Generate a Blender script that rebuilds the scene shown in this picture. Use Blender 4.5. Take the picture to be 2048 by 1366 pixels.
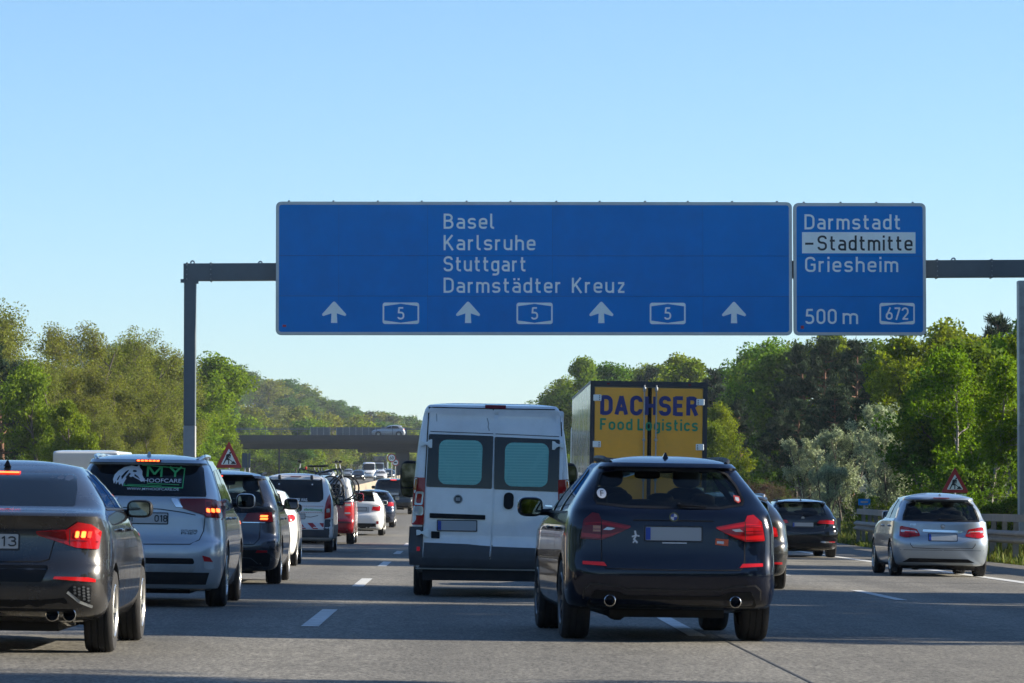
import bpy, bmesh, math, random
import numpy as np
from mathutils import Vector, Matrix, noise as mnoise

# ------------------------------------------------------------------ camera, sky, sun, exposure
SC = bpy.context.scene
for _o in list(bpy.data.objects):
    bpy.data.objects.remove(_o)
COL = SC.collection
FPX = 7670.0            # focal length in pixels of the 2048 px wide photograph
CAMH = 1.2
cam_d = bpy.data.cameras.new('camera'); cam = bpy.data.objects.new('camera', cam_d); COL.objects.link(cam)
cam_d.sensor_width = 36.0; cam_d.lens = FPX * 36.0 / 2048.0
cam_d.clip_start = 0.5; cam_d.clip_end = 20000
cam.location = (0, 0, CAMH)
cam.rotation_euler = (math.radians(90) + math.atan((1009 - 683) / FPX), 0, -math.atan((1024 - 912) / FPX))
cam_d.dof.use_dof = True; cam_d.dof.focus_distance = 75.0; cam_d.dof.aperture_fstop = 18.0
SC.camera = cam

SUN_EL = math.radians(20.0)
SUN_AZ = math.radians(90.0 - 5.5)       # clockwise from +Y (driving direction): from the right, a little ahead
world = bpy.data.worlds.new('World'); SC.world = world; world.use_nodes = True
_nt = world.node_tree
for _n in list(_nt.nodes): _nt.nodes.remove(_n)
_sky = _nt.nodes.new('ShaderNodeTexSky'); _sky.sky_type = 'NISHITA'; _sky.sun_disc = False
_sky.sun_elevation = SUN_EL; _sky.sun_rotation = SUN_AZ
_sky.altitude = 100; _sky.air_density = 0.9; _sky.dust_density = 0.25; _sky.ozone_density = 5.0
_bg = _nt.nodes.new('ShaderNodeBackground'); _bg.inputs['Strength'].default_value = 0.076
_wo = _nt.nodes.new('ShaderNodeOutputWorld')
_nt.links.new(_sky.outputs[0], _bg.inputs[0]); _nt.links.new(_bg.outputs[0], _wo.inputs[0])

sun_d = bpy.data.lights.new('sun', 'SUN'); sun_d.energy = 4.7; sun_d.angle = math.radians(0.5); sun_d.color = (1.0, 0.90, 0.74)
sun = bpy.data.objects.new('sun', sun_d); COL.objects.link(sun)
_sd = Vector((math.sin(SUN_AZ) * math.cos(SUN_EL), math.cos(SUN_AZ) * math.cos(SUN_EL), math.sin(SUN_EL)))
sun.rotation_euler = _sd.to_track_quat('Z', 'Y').to_euler()
sun.location = (60, 20, 60)

vs = SC.view_settings
vs.view_transform = 'Standard'; vs.look = 'None'; vs.gamma = 1.0; vs.use_curve_mapping = False
vs.exposure = 1.45
SC.cycles.max_bounces = 8; SC.cycles.transparent_max_bounces = 24; SC.cycles.volume_bounces = 0
SC.cycles.caustics_reflective = False; SC.cycles.caustics_refractive = False
SC.cycles.sample_clamp_indirect = 6.0

# ------------------------------------------------------------------ place helpers
CROSS = 0.015
def prof(D):
    """height of the carriageway along the road: level, then a gentle climb"""
    if D < 100: return 0.0
    if D < 155: return 1e-4 * (D - 100) ** 2
    if D < 820: return 0.3025 + 0.011 * (D - 155)
    return 0.3025 + 0.011 * 665
def gz(X, D):
    z = prof(D) - CROSS * min(max(X, -8.0), 14.0)
    if X > 14: z += min(0.03 * (X - 14), 1.2)
    if X < -23: z += min(0.03 * (-23 - X), 1.0)
    return z
def P(px, py, D):
    """point of the place at distance D that the photograph shows at this pixel"""
    return ((px - 912) / FPX * D, D, CAMH + (1009 - py) / FPX * D)

def tag(o, label=None, cat=None, group=None, kind=None):
    if label: o['label'] = label
    if cat: o['category'] = cat
    if group: o['group'] = group
    if kind: o['kind'] = kind
    return o
def empty(name, loc=(0, 0, 0), rot=(0, 0, 0), label=None, cat=None, group=None):
    o = bpy.data.objects.new(name, None); COL.objects.link(o)
    o.location = loc; o.rotation_euler = rot; o.empty_display_size = 0.2
    return tag(o, label, cat, group)
def kids(o):
    return [c for c in COL.objects if c.parent is o]
def dup(o, parent=None, _map=None):
    if _map is None:
        _map = {}
        for c in COL.objects:
            if c.parent: _map.setdefault(c.parent, []).append(c)
    n = o.copy(); COL.objects.link(n); n.parent = parent
    for c in _map.get(o, []): dup(c, n, _map)
    return n

# ------------------------------------------------------------------ mesh helper
class MB:
    def __init__(s): s.v = []; s.f = []; s.m = []
    def add(s, vs_, fs, mi=0):
        b = len(s.v); s.v.extend(tuple(p) for p in vs_)
        for f in fs: s.f.append(tuple(i + b for i in f)); s.m.append(mi)
        return s
    def box(s, x0, x1, y0, y1, z0, z1, mi=0):
        v = [(x0, y0, z0), (x1, y0, z0), (x1, y1, z0), (x0, y1, z0), (x0, y0, z1), (x1, y0, z1), (x1, y1, z1), (x0, y1, z1)]
        return s.add(v, [(0, 3, 2, 1), (4, 5, 6, 7), (0, 1, 5, 4), (1, 2, 6, 5), (2, 3, 7, 6), (3, 0, 4, 7)], mi)
    def tube(s, pts, r, n=8, mi=0, caps=True, flat=1.0):
        pts = [Vector(p) for p in pts]; rs = r if isinstance(r, (list, tuple)) else [r] * len(pts)
        rings = []; up = None
        for i, p in enumerate(pts):
            d = (pts[min(i + 1, len(pts) - 1)] - pts[max(i - 1, 0)])
            if d.length < 1e-9: d = Vector((0, 0, 1))
            d.normalize()
            if up is None:
                up = Vector((0, 0, 1)) if abs(d.z) < 0.9 else Vector((1, 0, 0))
            a = d.cross(up)
            if a.length < 1e-6: a = d.cross(Vector((0.3, 1, 0.2)))
            a.normalize(); b = a.cross(d).normalized(); up = b
            rings.append([p + (a * math.cos(2 * math.pi * k / n) + b * math.sin(2 * math.pi * k / n) * flat) * rs[i] for k in range(n)])
        v = [q for R in rings for q in R]; f = []
        for i in range(len(pts) - 1):
            for k in range(n):
                k2 = (k + 1) % n
                f.append((i * n + k, i * n + k2, (i + 1) * n + k2, (i + 1) * n + k))
        if caps:
            f.append(tuple(range(n))[::-1]); f.append(tuple((len(pts) - 1) * n + k for k in range(n)))
        return s.add(v, f, mi)
    def lathe(s, prof_, c=(0, 0, 0), axis='x', n=32, mi=0, a0=0.0, a1=2 * math.pi):
        """prof_: list of (r, h) revolved round an axis through c"""
        full = abs(a1 - a0 - 2 * math.pi) < 1e-6
        m = n if full else n + 1
        v = []
        for (r, h) in prof_:
            for k in range(m):
                a = a0 + (a1 - a0) * k / n
                p = (h, r * math.cos(a), r * math.sin(a)) if axis == 'x' else ((r * math.cos(a), h, r * math.sin(a)) if axis == 'y' else (r * math.cos(a), r * math.sin(a), h))
                v.append((p[0] + c[0], p[1] + c[1], p[2] + c[2]))
        f = []
        for i in range(len(prof_) - 1):
            for k in range(n):
                k2 = (k + 1) % m
                f.append((i * m + k, i * m + k2, (i + 1) * m + k2, (i + 1) * m + k))
        return s.add(v, f, mi)
    def blob(s, c, r, e=2.6, nu=18, nv=10, mi=0):
        """superellipsoid"""
        def pw(t, q): return math.copysign(abs(t) ** q, t)
        q = 2.0 / e; v = []
        for i in range(nv + 1):
            ph = -math.pi / 2 + math.pi * i / nv
            for k in range(nu):
                th = 2 * math.pi * k / nu
                v.append((c[0] + r[0] * pw(math.cos(ph), q) * pw(math.cos(th), q), c[1] + r[1] * pw(math.cos(ph), q) * pw(math.sin(th), q), c[2] + r[2] * pw(math.sin(ph), q)))
        f = []
        for i in range(nv):
            for k in range(nu):
                k2 = (k + 1) % nu
                f.append((i * nu + k, i * nu + k2, (i + 1) * nu + k2, (i + 1) * nu + k))
        return s.add(v, f, mi)
    def prism(s, poly, y0, y1, mi=0):
        """poly in (x,z), from y0 to y1"""
        n = len(poly); v = [(x, y0, z) for x, z in poly] + [(x, y1, z) for x, z in poly]
        f = [tuple(range(n)), tuple(range(2 * n - 1, n - 1, -1))]
        for i in range(n):
            j = (i + 1) % n; f.append((i, i + n, j + n, j))
        return s.add(v, f, mi)
    def build(s, name, mats, parent=None, loc=(0, 0, 0), rot=(0, 0, 0), smooth=None, sharp=35):
        me = bpy.data.meshes.new(name); me.from_pydata(s.v, [], s.f)
        mats = mats if isinstance(mats, (list, tuple)) else [mats]
        for m in mats: me.materials.append(m)
        if len(mats) > 1: me.polygons.foreach_set('material_index', s.m)
        me.update()
        if smooth: smooth_mesh(me, sharp)
        return link(name, me, parent, loc, rot)
def link(name, me, parent=None, loc=(0, 0, 0), rot=(0, 0, 0)):
    o = bpy.data.objects.new(name, me); COL.objects.link(o); o.parent = parent
    o.location = loc; o.rotation_euler = rot
    return o
def smooth_mesh(me, ang=35, weld=1e-5):
    bm = bmesh.new(); bm.from_mesh(me)
    if weld: bmesh.ops.remove_doubles(bm, verts=bm.verts, dist=weld)
    bmesh.ops.recalc_face_normals(bm, faces=bm.faces)
    lim = math.radians(ang)
    for e in bm.edges:
        e.smooth = not (len(e.link_faces) == 2 and e.calc_face_angle(0) > lim)
    for f in bm.faces: f.smooth = True
    bm.to_mesh(me); bm.free(); me.update()
def bevel_mesh(me, w=0.01, seg=2, ang=40):
    bm = bmesh.new(); bm.from_mesh(me)
    ed = [e for e in bm.edges if len(e.link_faces) == 2 and e.calc_face_angle(0) > math.radians(ang)]
    bmesh.ops.bevel(bm, geom=ed, offset=w, segments=seg, affect='EDGES', profile=0.7, clamp_overlap=True)
    bm.to_mesh(me); bm.free(); me.update()

# ------------------------------------------------------------------ materials
def _new(name):
    m = bpy.data.materials.new(name); m.use_nodes = True
    return m, m.node_tree, m.node_tree.nodes['Principled BSDF']
def mat(name, col, rough=0.5, metal=0.0, coat=0.0, spec=0.5, var=0.0, vscale=3.0, bump=0.0, bscale=40.0, emit=None, estr=0.0, dirt=None, coords='Object'):
    m, nt, b = _new(name)
    N, L = nt.nodes.new, nt.links.new
    b.inputs['Base Color'].default_value = (*col, 1); b.inputs['Roughness'].default_value = rough
    b.inputs['Metallic'].default_value = metal; b.inputs['Coat Weight'].default_value = coat; b.inputs['Coat Roughness'].default_value = 0.03
    b.inputs['Specular IOR Level'].default_value = spec
    if emit: b.inputs['Emission Color'].default_value = (*emit, 1); b.inputs['Emission Strength'].default_value = estr
    if var or bump or dirt:
        tc = N('ShaderNodeTexCoord')
    if var:
        nz = N('ShaderNodeTexNoise'); nz.inputs['Scale'].default_value = vscale; nz.inputs['Detail'].default_value = 6; nz.inputs['Roughness'].default_value = 0.65
        L(tc.outputs[coords], nz.inputs['Vector'])
        mr = N('ShaderNodeMapRange'); mr.inputs[1].default_value = 0.3; mr.inputs[2].default_value = 0.7; mr.inputs[3].default_value = 1 - var; mr.inputs[4].default_value = 1 + var
        L(nz.outputs['Fac'], mr.inputs[0])
        mx = N('ShaderNodeMix'); mx.data_type = 'RGBA'; mx.blend_type = 'MULTIPLY'; mx.inputs[0].default_value = 1
        mx.inputs[6].default_value = (*col, 1); L(mr.outputs[0], mx.inputs[7]); L(mx.outputs[2], b.inputs['Base Color'])
        r2 = N('ShaderNodeMapRange'); r2.inputs[1].default_value = 0.3; r2.inputs[2].default_value = 0.7; r2.inputs[3].default_value = max(rough - 0.12 * (rough > 0.1), 0.0); r2.inputs[4].default_value = min(rough + 0.12, 1)
        L(nz.outputs['Fac'], r2.inputs[0]); L(r2.outputs[0], b.inputs['Roughness'])
    if dirt:      # (colour, amount): road film, patchy
        nz2 = N('ShaderNodeTexNoise'); nz2.inputs['Scale'].default_value = 2.2; nz2.inputs['Detail'].default_value = 8; nz2.inputs['Roughness'].default_value = 0.7
        L(tc.outputs[coords], nz2.inputs['Vector'])
        m2 = N('ShaderNodeMapRange'); m2.inputs[1].default_value = 0.42; m2.inputs[2].default_value = 0.75; m2.inputs[3].default_value = 0.0; m2.inputs[4].default_value = dirt[1]
        L(nz2.outputs['Fac'], m2.inputs[0])
        mx2 = N('ShaderNodeMix'); mx2.data_type = 'RGBA'; mx2.inputs[7].default_value = (*dirt[0], 1); mx2.inputs[6].default_value = (*col, 1)
        if b.inputs['Base Color'].is_linked: L(b.inputs['Base Color'].links[0].from_socket, mx2.inputs[6])
        L(m2.outputs[0], mx2.inputs[0]); L(mx2.outputs[2], b.inputs['Base Color'])
        r3 = N('ShaderNodeMath'); r3.operation = 'MULTIPLY_ADD'; r3.inputs[1].default_value = 0.5; r3.inputs[2].default_value = rough
        L(m2.outputs[0], r3.inputs[0]); L(r3.outputs[0], b.inputs['Roughness'])
        c3 = N('ShaderNodeMath'); c3.operation = 'MULTIPLY_ADD'; c3.inputs[1].default_value = 0.35; c3.inputs[2].default_value = 0.03
        L(m2.outputs[0], c3.inputs[0]); L(c3.outputs[0], b.inputs['Coat Roughness'])
    if bump:
        nb = N('ShaderNodeTexNoise'); nb.inputs['Scale'].default_value = bscale; nb.inputs['Detail'].default_value = 5
        L(tc.outputs[coords], nb.inputs['Vector'])
        bp = N('ShaderNodeBump'); bp.inputs['Strength'].default_value = bump; bp.inputs['Distance'].default_value = 0.02
        L(nb.outputs['Fac'], bp.inputs['Height']); L(bp.outputs[0], b.inputs['Normal'])
    return m
def glass_mat(name, tint, refl=1.0):
    """window glass: tinted see-through with a mirror-like surface"""
    m = bpy.data.materials.new(name); m.use_nodes = True; nt = m.node_tree
    for n in list(nt.nodes): nt.nodes.remove(n)
    N, L = nt.nodes.new, nt.links.new
    t = N('ShaderNodeBsdfTransparent'); t.inputs[0].default_value = (*tint, 1)
    g = N('ShaderNodeBsdfGlossy'); g.inputs['Roughness'].default_value = 0.015
    fr = N('ShaderNodeFresnel'); fr.inputs[0].default_value = 1.5
    ml = N('ShaderNodeMath'); ml.operation = 'MULTIPLY'; ml.inputs[1].default_value = refl; L(fr.outputs[0], ml.inputs[0])
    mx = N('ShaderNodeMixShader'); o = N('ShaderNodeOutputMaterial')
    L(ml.outputs[0], mx.inputs[0]); L(t.outputs[0], mx.inputs[1]); L(g.outputs[0], mx.inputs[2]); L(mx.outputs[0], o.inputs[0])
    return m
def leaf_mat(name, col, col2, trans=0.35, tcol=None, hv=0.03, vv=0.45):
    m = bpy.data.materials.new(name); m.use_nodes = True; nt = m.node_tree; b = nt.nodes['Principled BSDF']
    N, L = nt.nodes.new, nt.links.new
    ge = N('ShaderNodeNewGeometry'); oi = N('ShaderNodeObjectInfo')
    mx = N('ShaderNodeMix'); mx.data_type = 'RGBA'; mx.inputs[6].default_value = (*col, 1); mx.inputs[7].default_value = (*col2, 1)
    L(ge.outputs['Random Per Island'], mx.inputs[0])
    hs = N('ShaderNodeHueSaturation')
    mr = N('ShaderNodeMapRange'); mr.inputs[3].default_value = 0.5 - hv; mr.inputs[4].default_value = 0.5 + hv * 0.6; L(oi.outputs['Random'], mr.inputs[0]); L(mr.outputs[0], hs.inputs['Hue'])
    wn = N('ShaderNodeTexWhiteNoise'); wn.noise_dimensions = '1D'; L(ge.outputs['Random Per Island'], wn.inputs['W'])
    mv = N('ShaderNodeMapRange'); mv.inputs[3].default_value = 1 - vv; mv.inputs[4].default_value = 1 + vv; L(wn.outputs['Value'], mv.inputs[0]); L(mv.outputs[0], hs.inputs['Value'])
    L(mx.outputs[2], hs.inputs['Color']); L(hs.outputs[0], b.inputs['Base Color'])
    b.inputs['Roughness'].default_value = 0.7; b.inputs['Specular IOR Level'].default_value = 0.10
    tr = N('ShaderNodeBsdfTranslucent'); h2 = N('ShaderNodeMix'); h2.data_type = 'RGBA'; h2.blend_type = 'MULTIPLY'; h2.inputs[0].default_value = 1.0
    h2.inputs[7].default_value = (*(tcol or (1.25, 1.2, 0.55)), 1); L(hs.outputs[0], h2.inputs[6]); L(h2.outputs[2], tr.inputs[0])
    ms = N('ShaderNodeMixShader'); ms.inputs[0].default_value = trans
    o = nt.nodes['Material Output']; L(b.outputs[0], ms.inputs[1]); L(tr.outputs[0], ms.inputs[2]); L(ms.outputs[0], o.inputs[0])
    return m
M = {}
M['galv'] = mat('galvanised_steel', (0.33, 0.35, 0.36), 0.5, 0.55, var=0.25, vscale=4, bump=0.05)
M['galv_old'] = mat('weathered_rail_steel', (0.18, 0.175, 0.16), 0.7, 0.15, var=0.35, vscale=2.5, bump=0.08)
M['gantry'] = mat('gantry_grey_paint', (0.10, 0.125, 0.14), 0.55, 0.1, var=0.15, vscale=1.5)
M['gantry_low'] = mat('gantry_pale_base', (0.30, 0.31, 0.31), 0.65, 0.1, var=0.15, vscale=2)
M['sign_blue'] = mat('sign_blue_sheet', (0.0, 0.20, 0.58), 0.65, 0, spec=0.12, var=0.07, vscale=0.9)
M['sign_blue2'] = mat('sign_blue_sheet_aged', (0.001, 0.193, 0.56), 0.63, 0, spec=0.14, var=0.09, vscale=1.3)
M['sign_white'] = mat('sign_white_sheet', (0.80, 0.86, 0.84), 0.45, 0, spec=0.4, var=0.06, vscale=2)
M['sign_edge'] = mat('sign_rim_white', (0.50, 0.53, 0.52), 0.4, 0, var=0.12, vscale=1.2)
M['sign_black'] = mat('sign_black_sheet', (0.012, 0.016, 0.022), 0.45)
M['sign_red'] = mat('sign_red_sheet', (0.38, 0.018, 0.022), 0.42, var=0.1, vscale=5)
M['joint'] = mat('dark_joint', (0.01, 0.018, 0.04), 0.7)
M['concrete'] = mat('pale_concrete', (0.27, 0.23, 0.17), 0.85, var=0.25, vscale=1.2, bump=0.15, bscale=30)
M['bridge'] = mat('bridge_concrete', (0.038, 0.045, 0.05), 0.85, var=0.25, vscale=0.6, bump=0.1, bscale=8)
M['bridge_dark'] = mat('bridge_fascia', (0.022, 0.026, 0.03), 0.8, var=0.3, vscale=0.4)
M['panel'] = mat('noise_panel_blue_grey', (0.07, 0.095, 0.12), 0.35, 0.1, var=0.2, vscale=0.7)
M['tyre'] = mat('tyre_rubber', (0.012, 0.012, 0.013), 0.8, var=0.3, vscale=14, bump=0.2, bscale=90)
M['rim'] = mat('alloy_rim', (0.52, 0.52, 0.50), 0.3, 0.85, var=0.15, vscale=8)
M['rim_dark'] = mat('dark_alloy_rim', (0.10, 0.10, 0.105), 0.35, 0.7)
M['plastic'] = mat('black_plastic_trim', (0.007, 0.008, 0.010), 0.5, spec=0.2, var=0.25, vscale=9)
M['trim'] = mat('grey_plastic_trim', (0.045, 0.052, 0.06), 0.55, var=0.2, vscale=6)
M['under'] = mat('underbody', (0.008, 0.008, 0.009), 0.85, var=0.3, vscale=5)
M['seam'] = mat('panel_gap', (0.004, 0.004, 0.005), 0.8)
M['chrome'] = mat('chrome', (0.72, 0.73, 0.74), 0.08, 1.0)
M['pipe'] = mat('exhaust_steel', (0.55, 0.55, 0.54), 0.16, 1.0)
M['darkglass'] = mat('privacy_glass', (0.005, 0.007, 0.009), 0.03, 0, spec=0.42)
M['tint_dark'] = glass_mat('darker_tinted_window', (0.26, 0.31, 0.29))
M['tint_mid'] = glass_mat('mid_tinted_window', (0.42, 0.47, 0.45))
M['tint'] = glass_mat('tinted_window', (0.50, 0.55, 0.52))
M['clear'] = glass_mat('clear_window', (0.72, 0.80, 0.77))
M['tealglass'] = mat('teal_window_pane', (0.17, 0.48, 0.43), 0.25, 0, spec=0.4, var=0.1, vscale=2)  # plain teal colour for the van's rear panes
M['red_lens'] = mat('red_lens', (0.34, 0.006, 0.010), 0.12, 0, coat=.25, spec=0.35)
M['dark_lens'] = mat('dark_red_lens', (0.15, 0.005, 0.009), 0.12, 0, coat=.2, spec=0.3)
M['glow_lens'] = mat('glowing_red_lens', (0.50, 0.010, 0.014), 0.12, 0, coat=.25, spec=.35, emit=(1, 0.02, 0.015), estr=0.03)  # faint glow added to the red, also on reflectors that are no lamps
M['clear_lens'] = mat('clear_lens', (0.45, 0.47, 0.48), 0.12, 0.3, coat=1.0)
M['amber'] = mat('amber_lens', (0.42, 0.11, 0.015), 0.12, 0, coat=1.0)
M['brake'] = mat('lit_brake_lamp', (0.6, 0.02, 0.01), 0.3, emit=(1.0, 0.04, 0.012), estr=0.9)
M['brake_core'] = mat('lit_brake_core', (0.9, 0.2, 0.05), 0.3, emit=(1.0, 0.13, 0.02), estr=1.9)
M['head'] = mat('headlamp', (0.7, 0.72, 0.72), 0.1, 0.2, coat=1.0)
M['head_lit'] = mat('lit_headlamp', (0.9, 0.9, 0.85), 0.1, emit=(1, 0.95, 0.82), estr=5.0)
M['plate'] = mat('plate_white', (0.42, 0.43, 0.43), 0.4)
M['plate_grey'] = mat('plate_grey', (0.34, 0.37, 0.39), 0.5)
M['plate_blue'] = mat('plate_blue_band', (0.01, 0.05, 0.32), 0.4)
M['seat'] = mat('seat_fabric', (0.018, 0.019, 0.021), 0.85, var=0.3, vscale=20)
M['seat_light'] = mat('pale_grey_seat', (0.12, 0.13, 0.13), 0.55, var=0.2, vscale=9)
M['mirror_glass'] = mat('mirror_glass', (0.12, 0.14, 0.15), 0.02, 1.0)
M['white_print'] = mat('white_print', (0.62, 0.64, 0.66), 0.5)
M['green_print'] = mat('green_print', (0.06, 0.40, 0.13), 0.5)
M['black_print'] = mat('black_print', (0.01, 0.01, 0.012), 0.5)
M['orange'] = mat('orange_sticker', (0.62, 0.10, 0.03), 0.5, var=0.3, vscale=30)
M['skin_red'] = mat('red_sticker', (0.55, 0.06, 0.04), 0.5)
def paint(name, col, metal=0.25, rough=0.28, dirt=0.18, coat=1.0, spec=0.5):
    return mat(name, col, rough, metal, coat, spec, dirt=((0.16, 0.145, 0.12), dirt))
# ------------------------------------------------------------------ ground, road, markings
def sheet(name, xs, ys, zf, m, parent=None):
    v = [(x, y, zf(x, y)) for y in ys for x in xs]; n = len(xs); f = []
    for j in range(len(ys) - 1):
        for i in range(n - 1):
            f.append((j * n + i, j * n + i + 1, (j + 1) * n + i + 1, (j + 1) * n + i))
    mb = MB(); mb.add(v, f)
    o = mb.build(name, m, parent); o.data.polygons.foreach_set('use_smooth', [True] * len(f))
    return o
YS = [-300, -120, -40] + list(range(0, 160, 5)) + list(range(160, 840, 20)) + [860, 1000, 1300, 2000, 3500, 6000]
def asphalt_mat(name, base, contrast=1.0):
    m, nt, b = _new(name); N, L = nt.nodes.new, nt.links.new
    tc = N('ShaderNodeTexCoord')
    def noise(scale, detail=4, rough=0.6, sx=1, sy=1):
        mp = N('ShaderNodeMapping'); mp.inputs['Scale'].default_value = (sx, sy, 1); L(tc.outputs['Object'], mp.inputs[0])
        n = N('ShaderNodeTexNoise'); n.inputs['Scale'].default_value = scale; n.inputs['Detail'].default_value = detail; n.inputs['Roughness'].default_value = rough
        L(mp.outputs[0], n.inputs['Vector']); return n.outputs['Fac']
    def mr(s, a, b_, lo=0.3, hi=0.7):
        r = N('ShaderNodeMapRange'); r.inputs[1].default_value = lo; r.inputs[2].default_value = hi; r.inputs[3].default_value = a; r.inputs[4].default_value = b_; L(s, r.inputs[0]); return r.outputs[0]
    def mul(a, b_):
        q = N('ShaderNodeMath'); q.operation = 'MULTIPLY'; L(a, q.inputs[0]); L(b_, q.inputs[1]); return q.outputs[0]
    fine = mr(noise(30, 3, 0.8, 1.0, 0.30), 1 - 0.52 * contrast, 1 + 0.52 * contrast, 0.36, 0.64)
    mid = mr(noise(7, 5, 0.7, 1, 0.2), 1 - 0.2 * contrast, 1 + 0.2 * contrast)
    big = mr(noise(0.35, 4, 0.6), 0.88, 1.12)
    track = mr(noise(1.1, 3, 0.5, 1.0, 0.012), 0.86, 1.12)
    sp = N('ShaderNodeSeparateXYZ'); L(tc.outputs['Object'], sp.inputs[0])
    ph = N('ShaderNodeMath'); ph.operation = 'MULTIPLY_ADD'; ph.inputs[1].default_value = 2 * math.pi / 3.70; ph.inputs[2].default_value = 2 * math.pi * 1.41 / 3.70; L(sp.outputs['X'], ph.inputs[0])
    cs = N('ShaderNodeMath'); cs.operation = 'COSINE'; L(ph.outputs[0], cs.inputs[0])       # -1 in the middle of each lane: oil film
    c2 = N('ShaderNodeMath'); c2.operation = 'MULTIPLY'; c2.inputs[1].default_value = 2.0; L(ph.outputs[0], c2.inputs[0])
    cw = N('ShaderNodeMath'); cw.operation = 'COSINE'; L(c2.outputs[0], cw.inputs[0])       # -1 in the two wheel tracks
    nv = mr(noise(0.5, 4, 0.6, 1.0, 0.05), 0.0, 1.0)
    w1 = N('ShaderNodeMath'); w1.operation = 'MULTIPLY'; L(cs.outputs[0], w1.inputs[0]); L(nv, w1.inputs[1])
    a1 = N('ShaderNodeMath'); a1.operation = 'MULTIPLY_ADD'; a1.inputs[1].default_value = 0.17; a1.inputs[2].default_value = 1.0; L(w1.outputs[0], a1.inputs[0])
    a2 = N('ShaderNodeMath'); a2.operation = 'MULTIPLY_ADD'; a2.inputs[1].default_value = 0.08; L(cw.outputs[0], a2.inputs[0]); L(a1.outputs[0], a2.inputs[2])
    f = mul(mul(mul(fine, mid), mul(big, track)), a2.outputs[0])
    mx = N('ShaderNodeMix'); mx.data_type = 'RGBA'; mx.blend_type = 'MULTIPLY'; mx.inputs[0].default_value = 1; mx.inputs[6].default_value = (*base, 1)
    L(f, mx.inputs[7]); L(mx.outputs[2], b.inputs['Base Color'])
    b.inputs['Roughness'].default_value = 0.82; b.inputs['Specular IOR Level'].default_value = 0.35
    bp = N('ShaderNodeBump'); bp.inputs['Strength'].default_value = 0.5; bp.inputs['Distance'].default_value = 0.012
    L(noise(30, 3, 0.75, 1, 0.6), bp.inputs['Height']); L(bp.outputs[0], b.inputs['Normal'])
    return m
M['asphalt'] = asphalt_mat('worn_asphalt', (0.140, 0.133, 0.114))
M['asphalt2'] = asphalt_mat('shoulder_asphalt', (0.125, 0.117, 0.100), 0.7)
M['grass_soil'] = mat('verge_grass_soil', (0.055, 0.07, 0.026), 0.95, var=0.5, vscale=0.5, bump=0.4, bscale=3)
M['soil'] = mat('median_soil', (0.10, 0.095, 0.055), 0.95, var=0.5, vscale=0.8, bump=0.4, bscale=4)
M['line'] = mat('road_paint', (0.56, 0.57, 0.55), 0.7, var=0.14, vscale=6, dirt=((0.22, 0.21, 0.19), 0.5))
M['tar'] = mat('tar_seam', (0.06, 0.06, 0.058), 0.75)

XS = [-3000, -800, -300, -150, -90, -60, -40, -30, -23, -16, -9, -5.5, 0, 5, 10, 14, 16, 20, 30, 54, 90, 150, 300, 800, 3000]
ground = tag(sheet('ground', XS, YS, lambda x, y: gz(x, y) - 0.03, M['grass_soil']), kind='structure')
YR = list(range(-60, 160, 5)) + list(range(160, 841, 20))
road = tag(sheet('road', [-5.75, -5.2, 0, 4, 9, 9.9], YR, lambda x, y: gz(x, y), M['asphalt']), kind='structure')
sheet('hard_shoulder', [9.9, 11.5, 13.0], YR, lambda x, y: gz(x, y) - 0.002, M['asphalt2'], road)
opp = tag(sheet('opposite_road', [-23.5, -18, -14, -9.6], YR, lambda x, y: gz(x, y) + 0.0, M['asphalt']), kind='structure')
tag(sheet('median', [-9.6, -8.4, -7, -5.75], YR, lambda x, y: gz(x, y) + 0.03, M['soil']), kind='structure')

def stripe(name, X, w, y0, y1, m, parent=road, up=0.006, X1=None):
    n = max(1, int((y1 - y0) / 8)); mb = MB(); X1 = X if X1 is None else X1
    v = []; f = []
    for i in range(n + 1):
        y = y0 + (y1 - y0) * i / n; xc = X + (X1 - X) * i / n
        for s in (-1, 1): v.append((xc + s * w / 2, y, gz(xc + s * w / 2, y) + up))
    for i in range(n): f.append((2 * i, 2 * i + 1, 2 * i + 3, 2 * i + 2))
    mb.add(v, f); return mb.build(name, m, parent)
L1, L2, L3, L4 = -1.41, 2.26, 6.0, 9.78
for X, y_first in ((L1, 37.1), (L2, 35.9), (L3, 51.6)):
    for k in range(-2, 26):
        y0 = y_first + 18 * k
        stripe('lane_dash', X, 0.16 if X != L1 else 0.17, y0, y0 + 6.0, M['line'])
stripe('edge_line', L4, 0.26, -40, 800, M['line'])
stripe('edge_line', -5.15, 0.24, -40, 800, M['line'])
for X in (-13.3, -17.1):
    for k in range(-2, 40):
        stripe('lane_dash', X, 0.16, 20 + 18 * k, 26 + 18 * k, M['line'], opp)
stripe('edge_line', -9.95, 0.24, -40, 800, M['line'], opp)
stripe('edge_line', -20.9, 0.26, -40, 800, M['line'], opp)
stripe('asphalt_seam', 2.56, 0.022, -20, 37.0, M['tar'], up=0.004, X1=2.45)
for y, w in ((64.5, 0.10), (88.8, 0.25), (133.0, 0.3)):     # transverse tar joints
    mb = MB(); xs = [-5.7 + 1.9 * i for i in range(9)]
    rr = random.Random(int(y)); ofs = [rr.uniform(-0.04, 0.04) for _ in xs]
    v = []; f = []
    for x, o_ in zip(xs, ofs): v += [(x, y + o_, gz(x, y) + 0.003), (x, y + o_ + w, gz(x, y) + 0.003)]
    for i in range(8): f.append((2 * i, 2 * i + 2, 2 * i + 3, 2 * i + 1))
    mb.add(v, f); mb.build('asphalt_seam', M['tar'], road)

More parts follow.
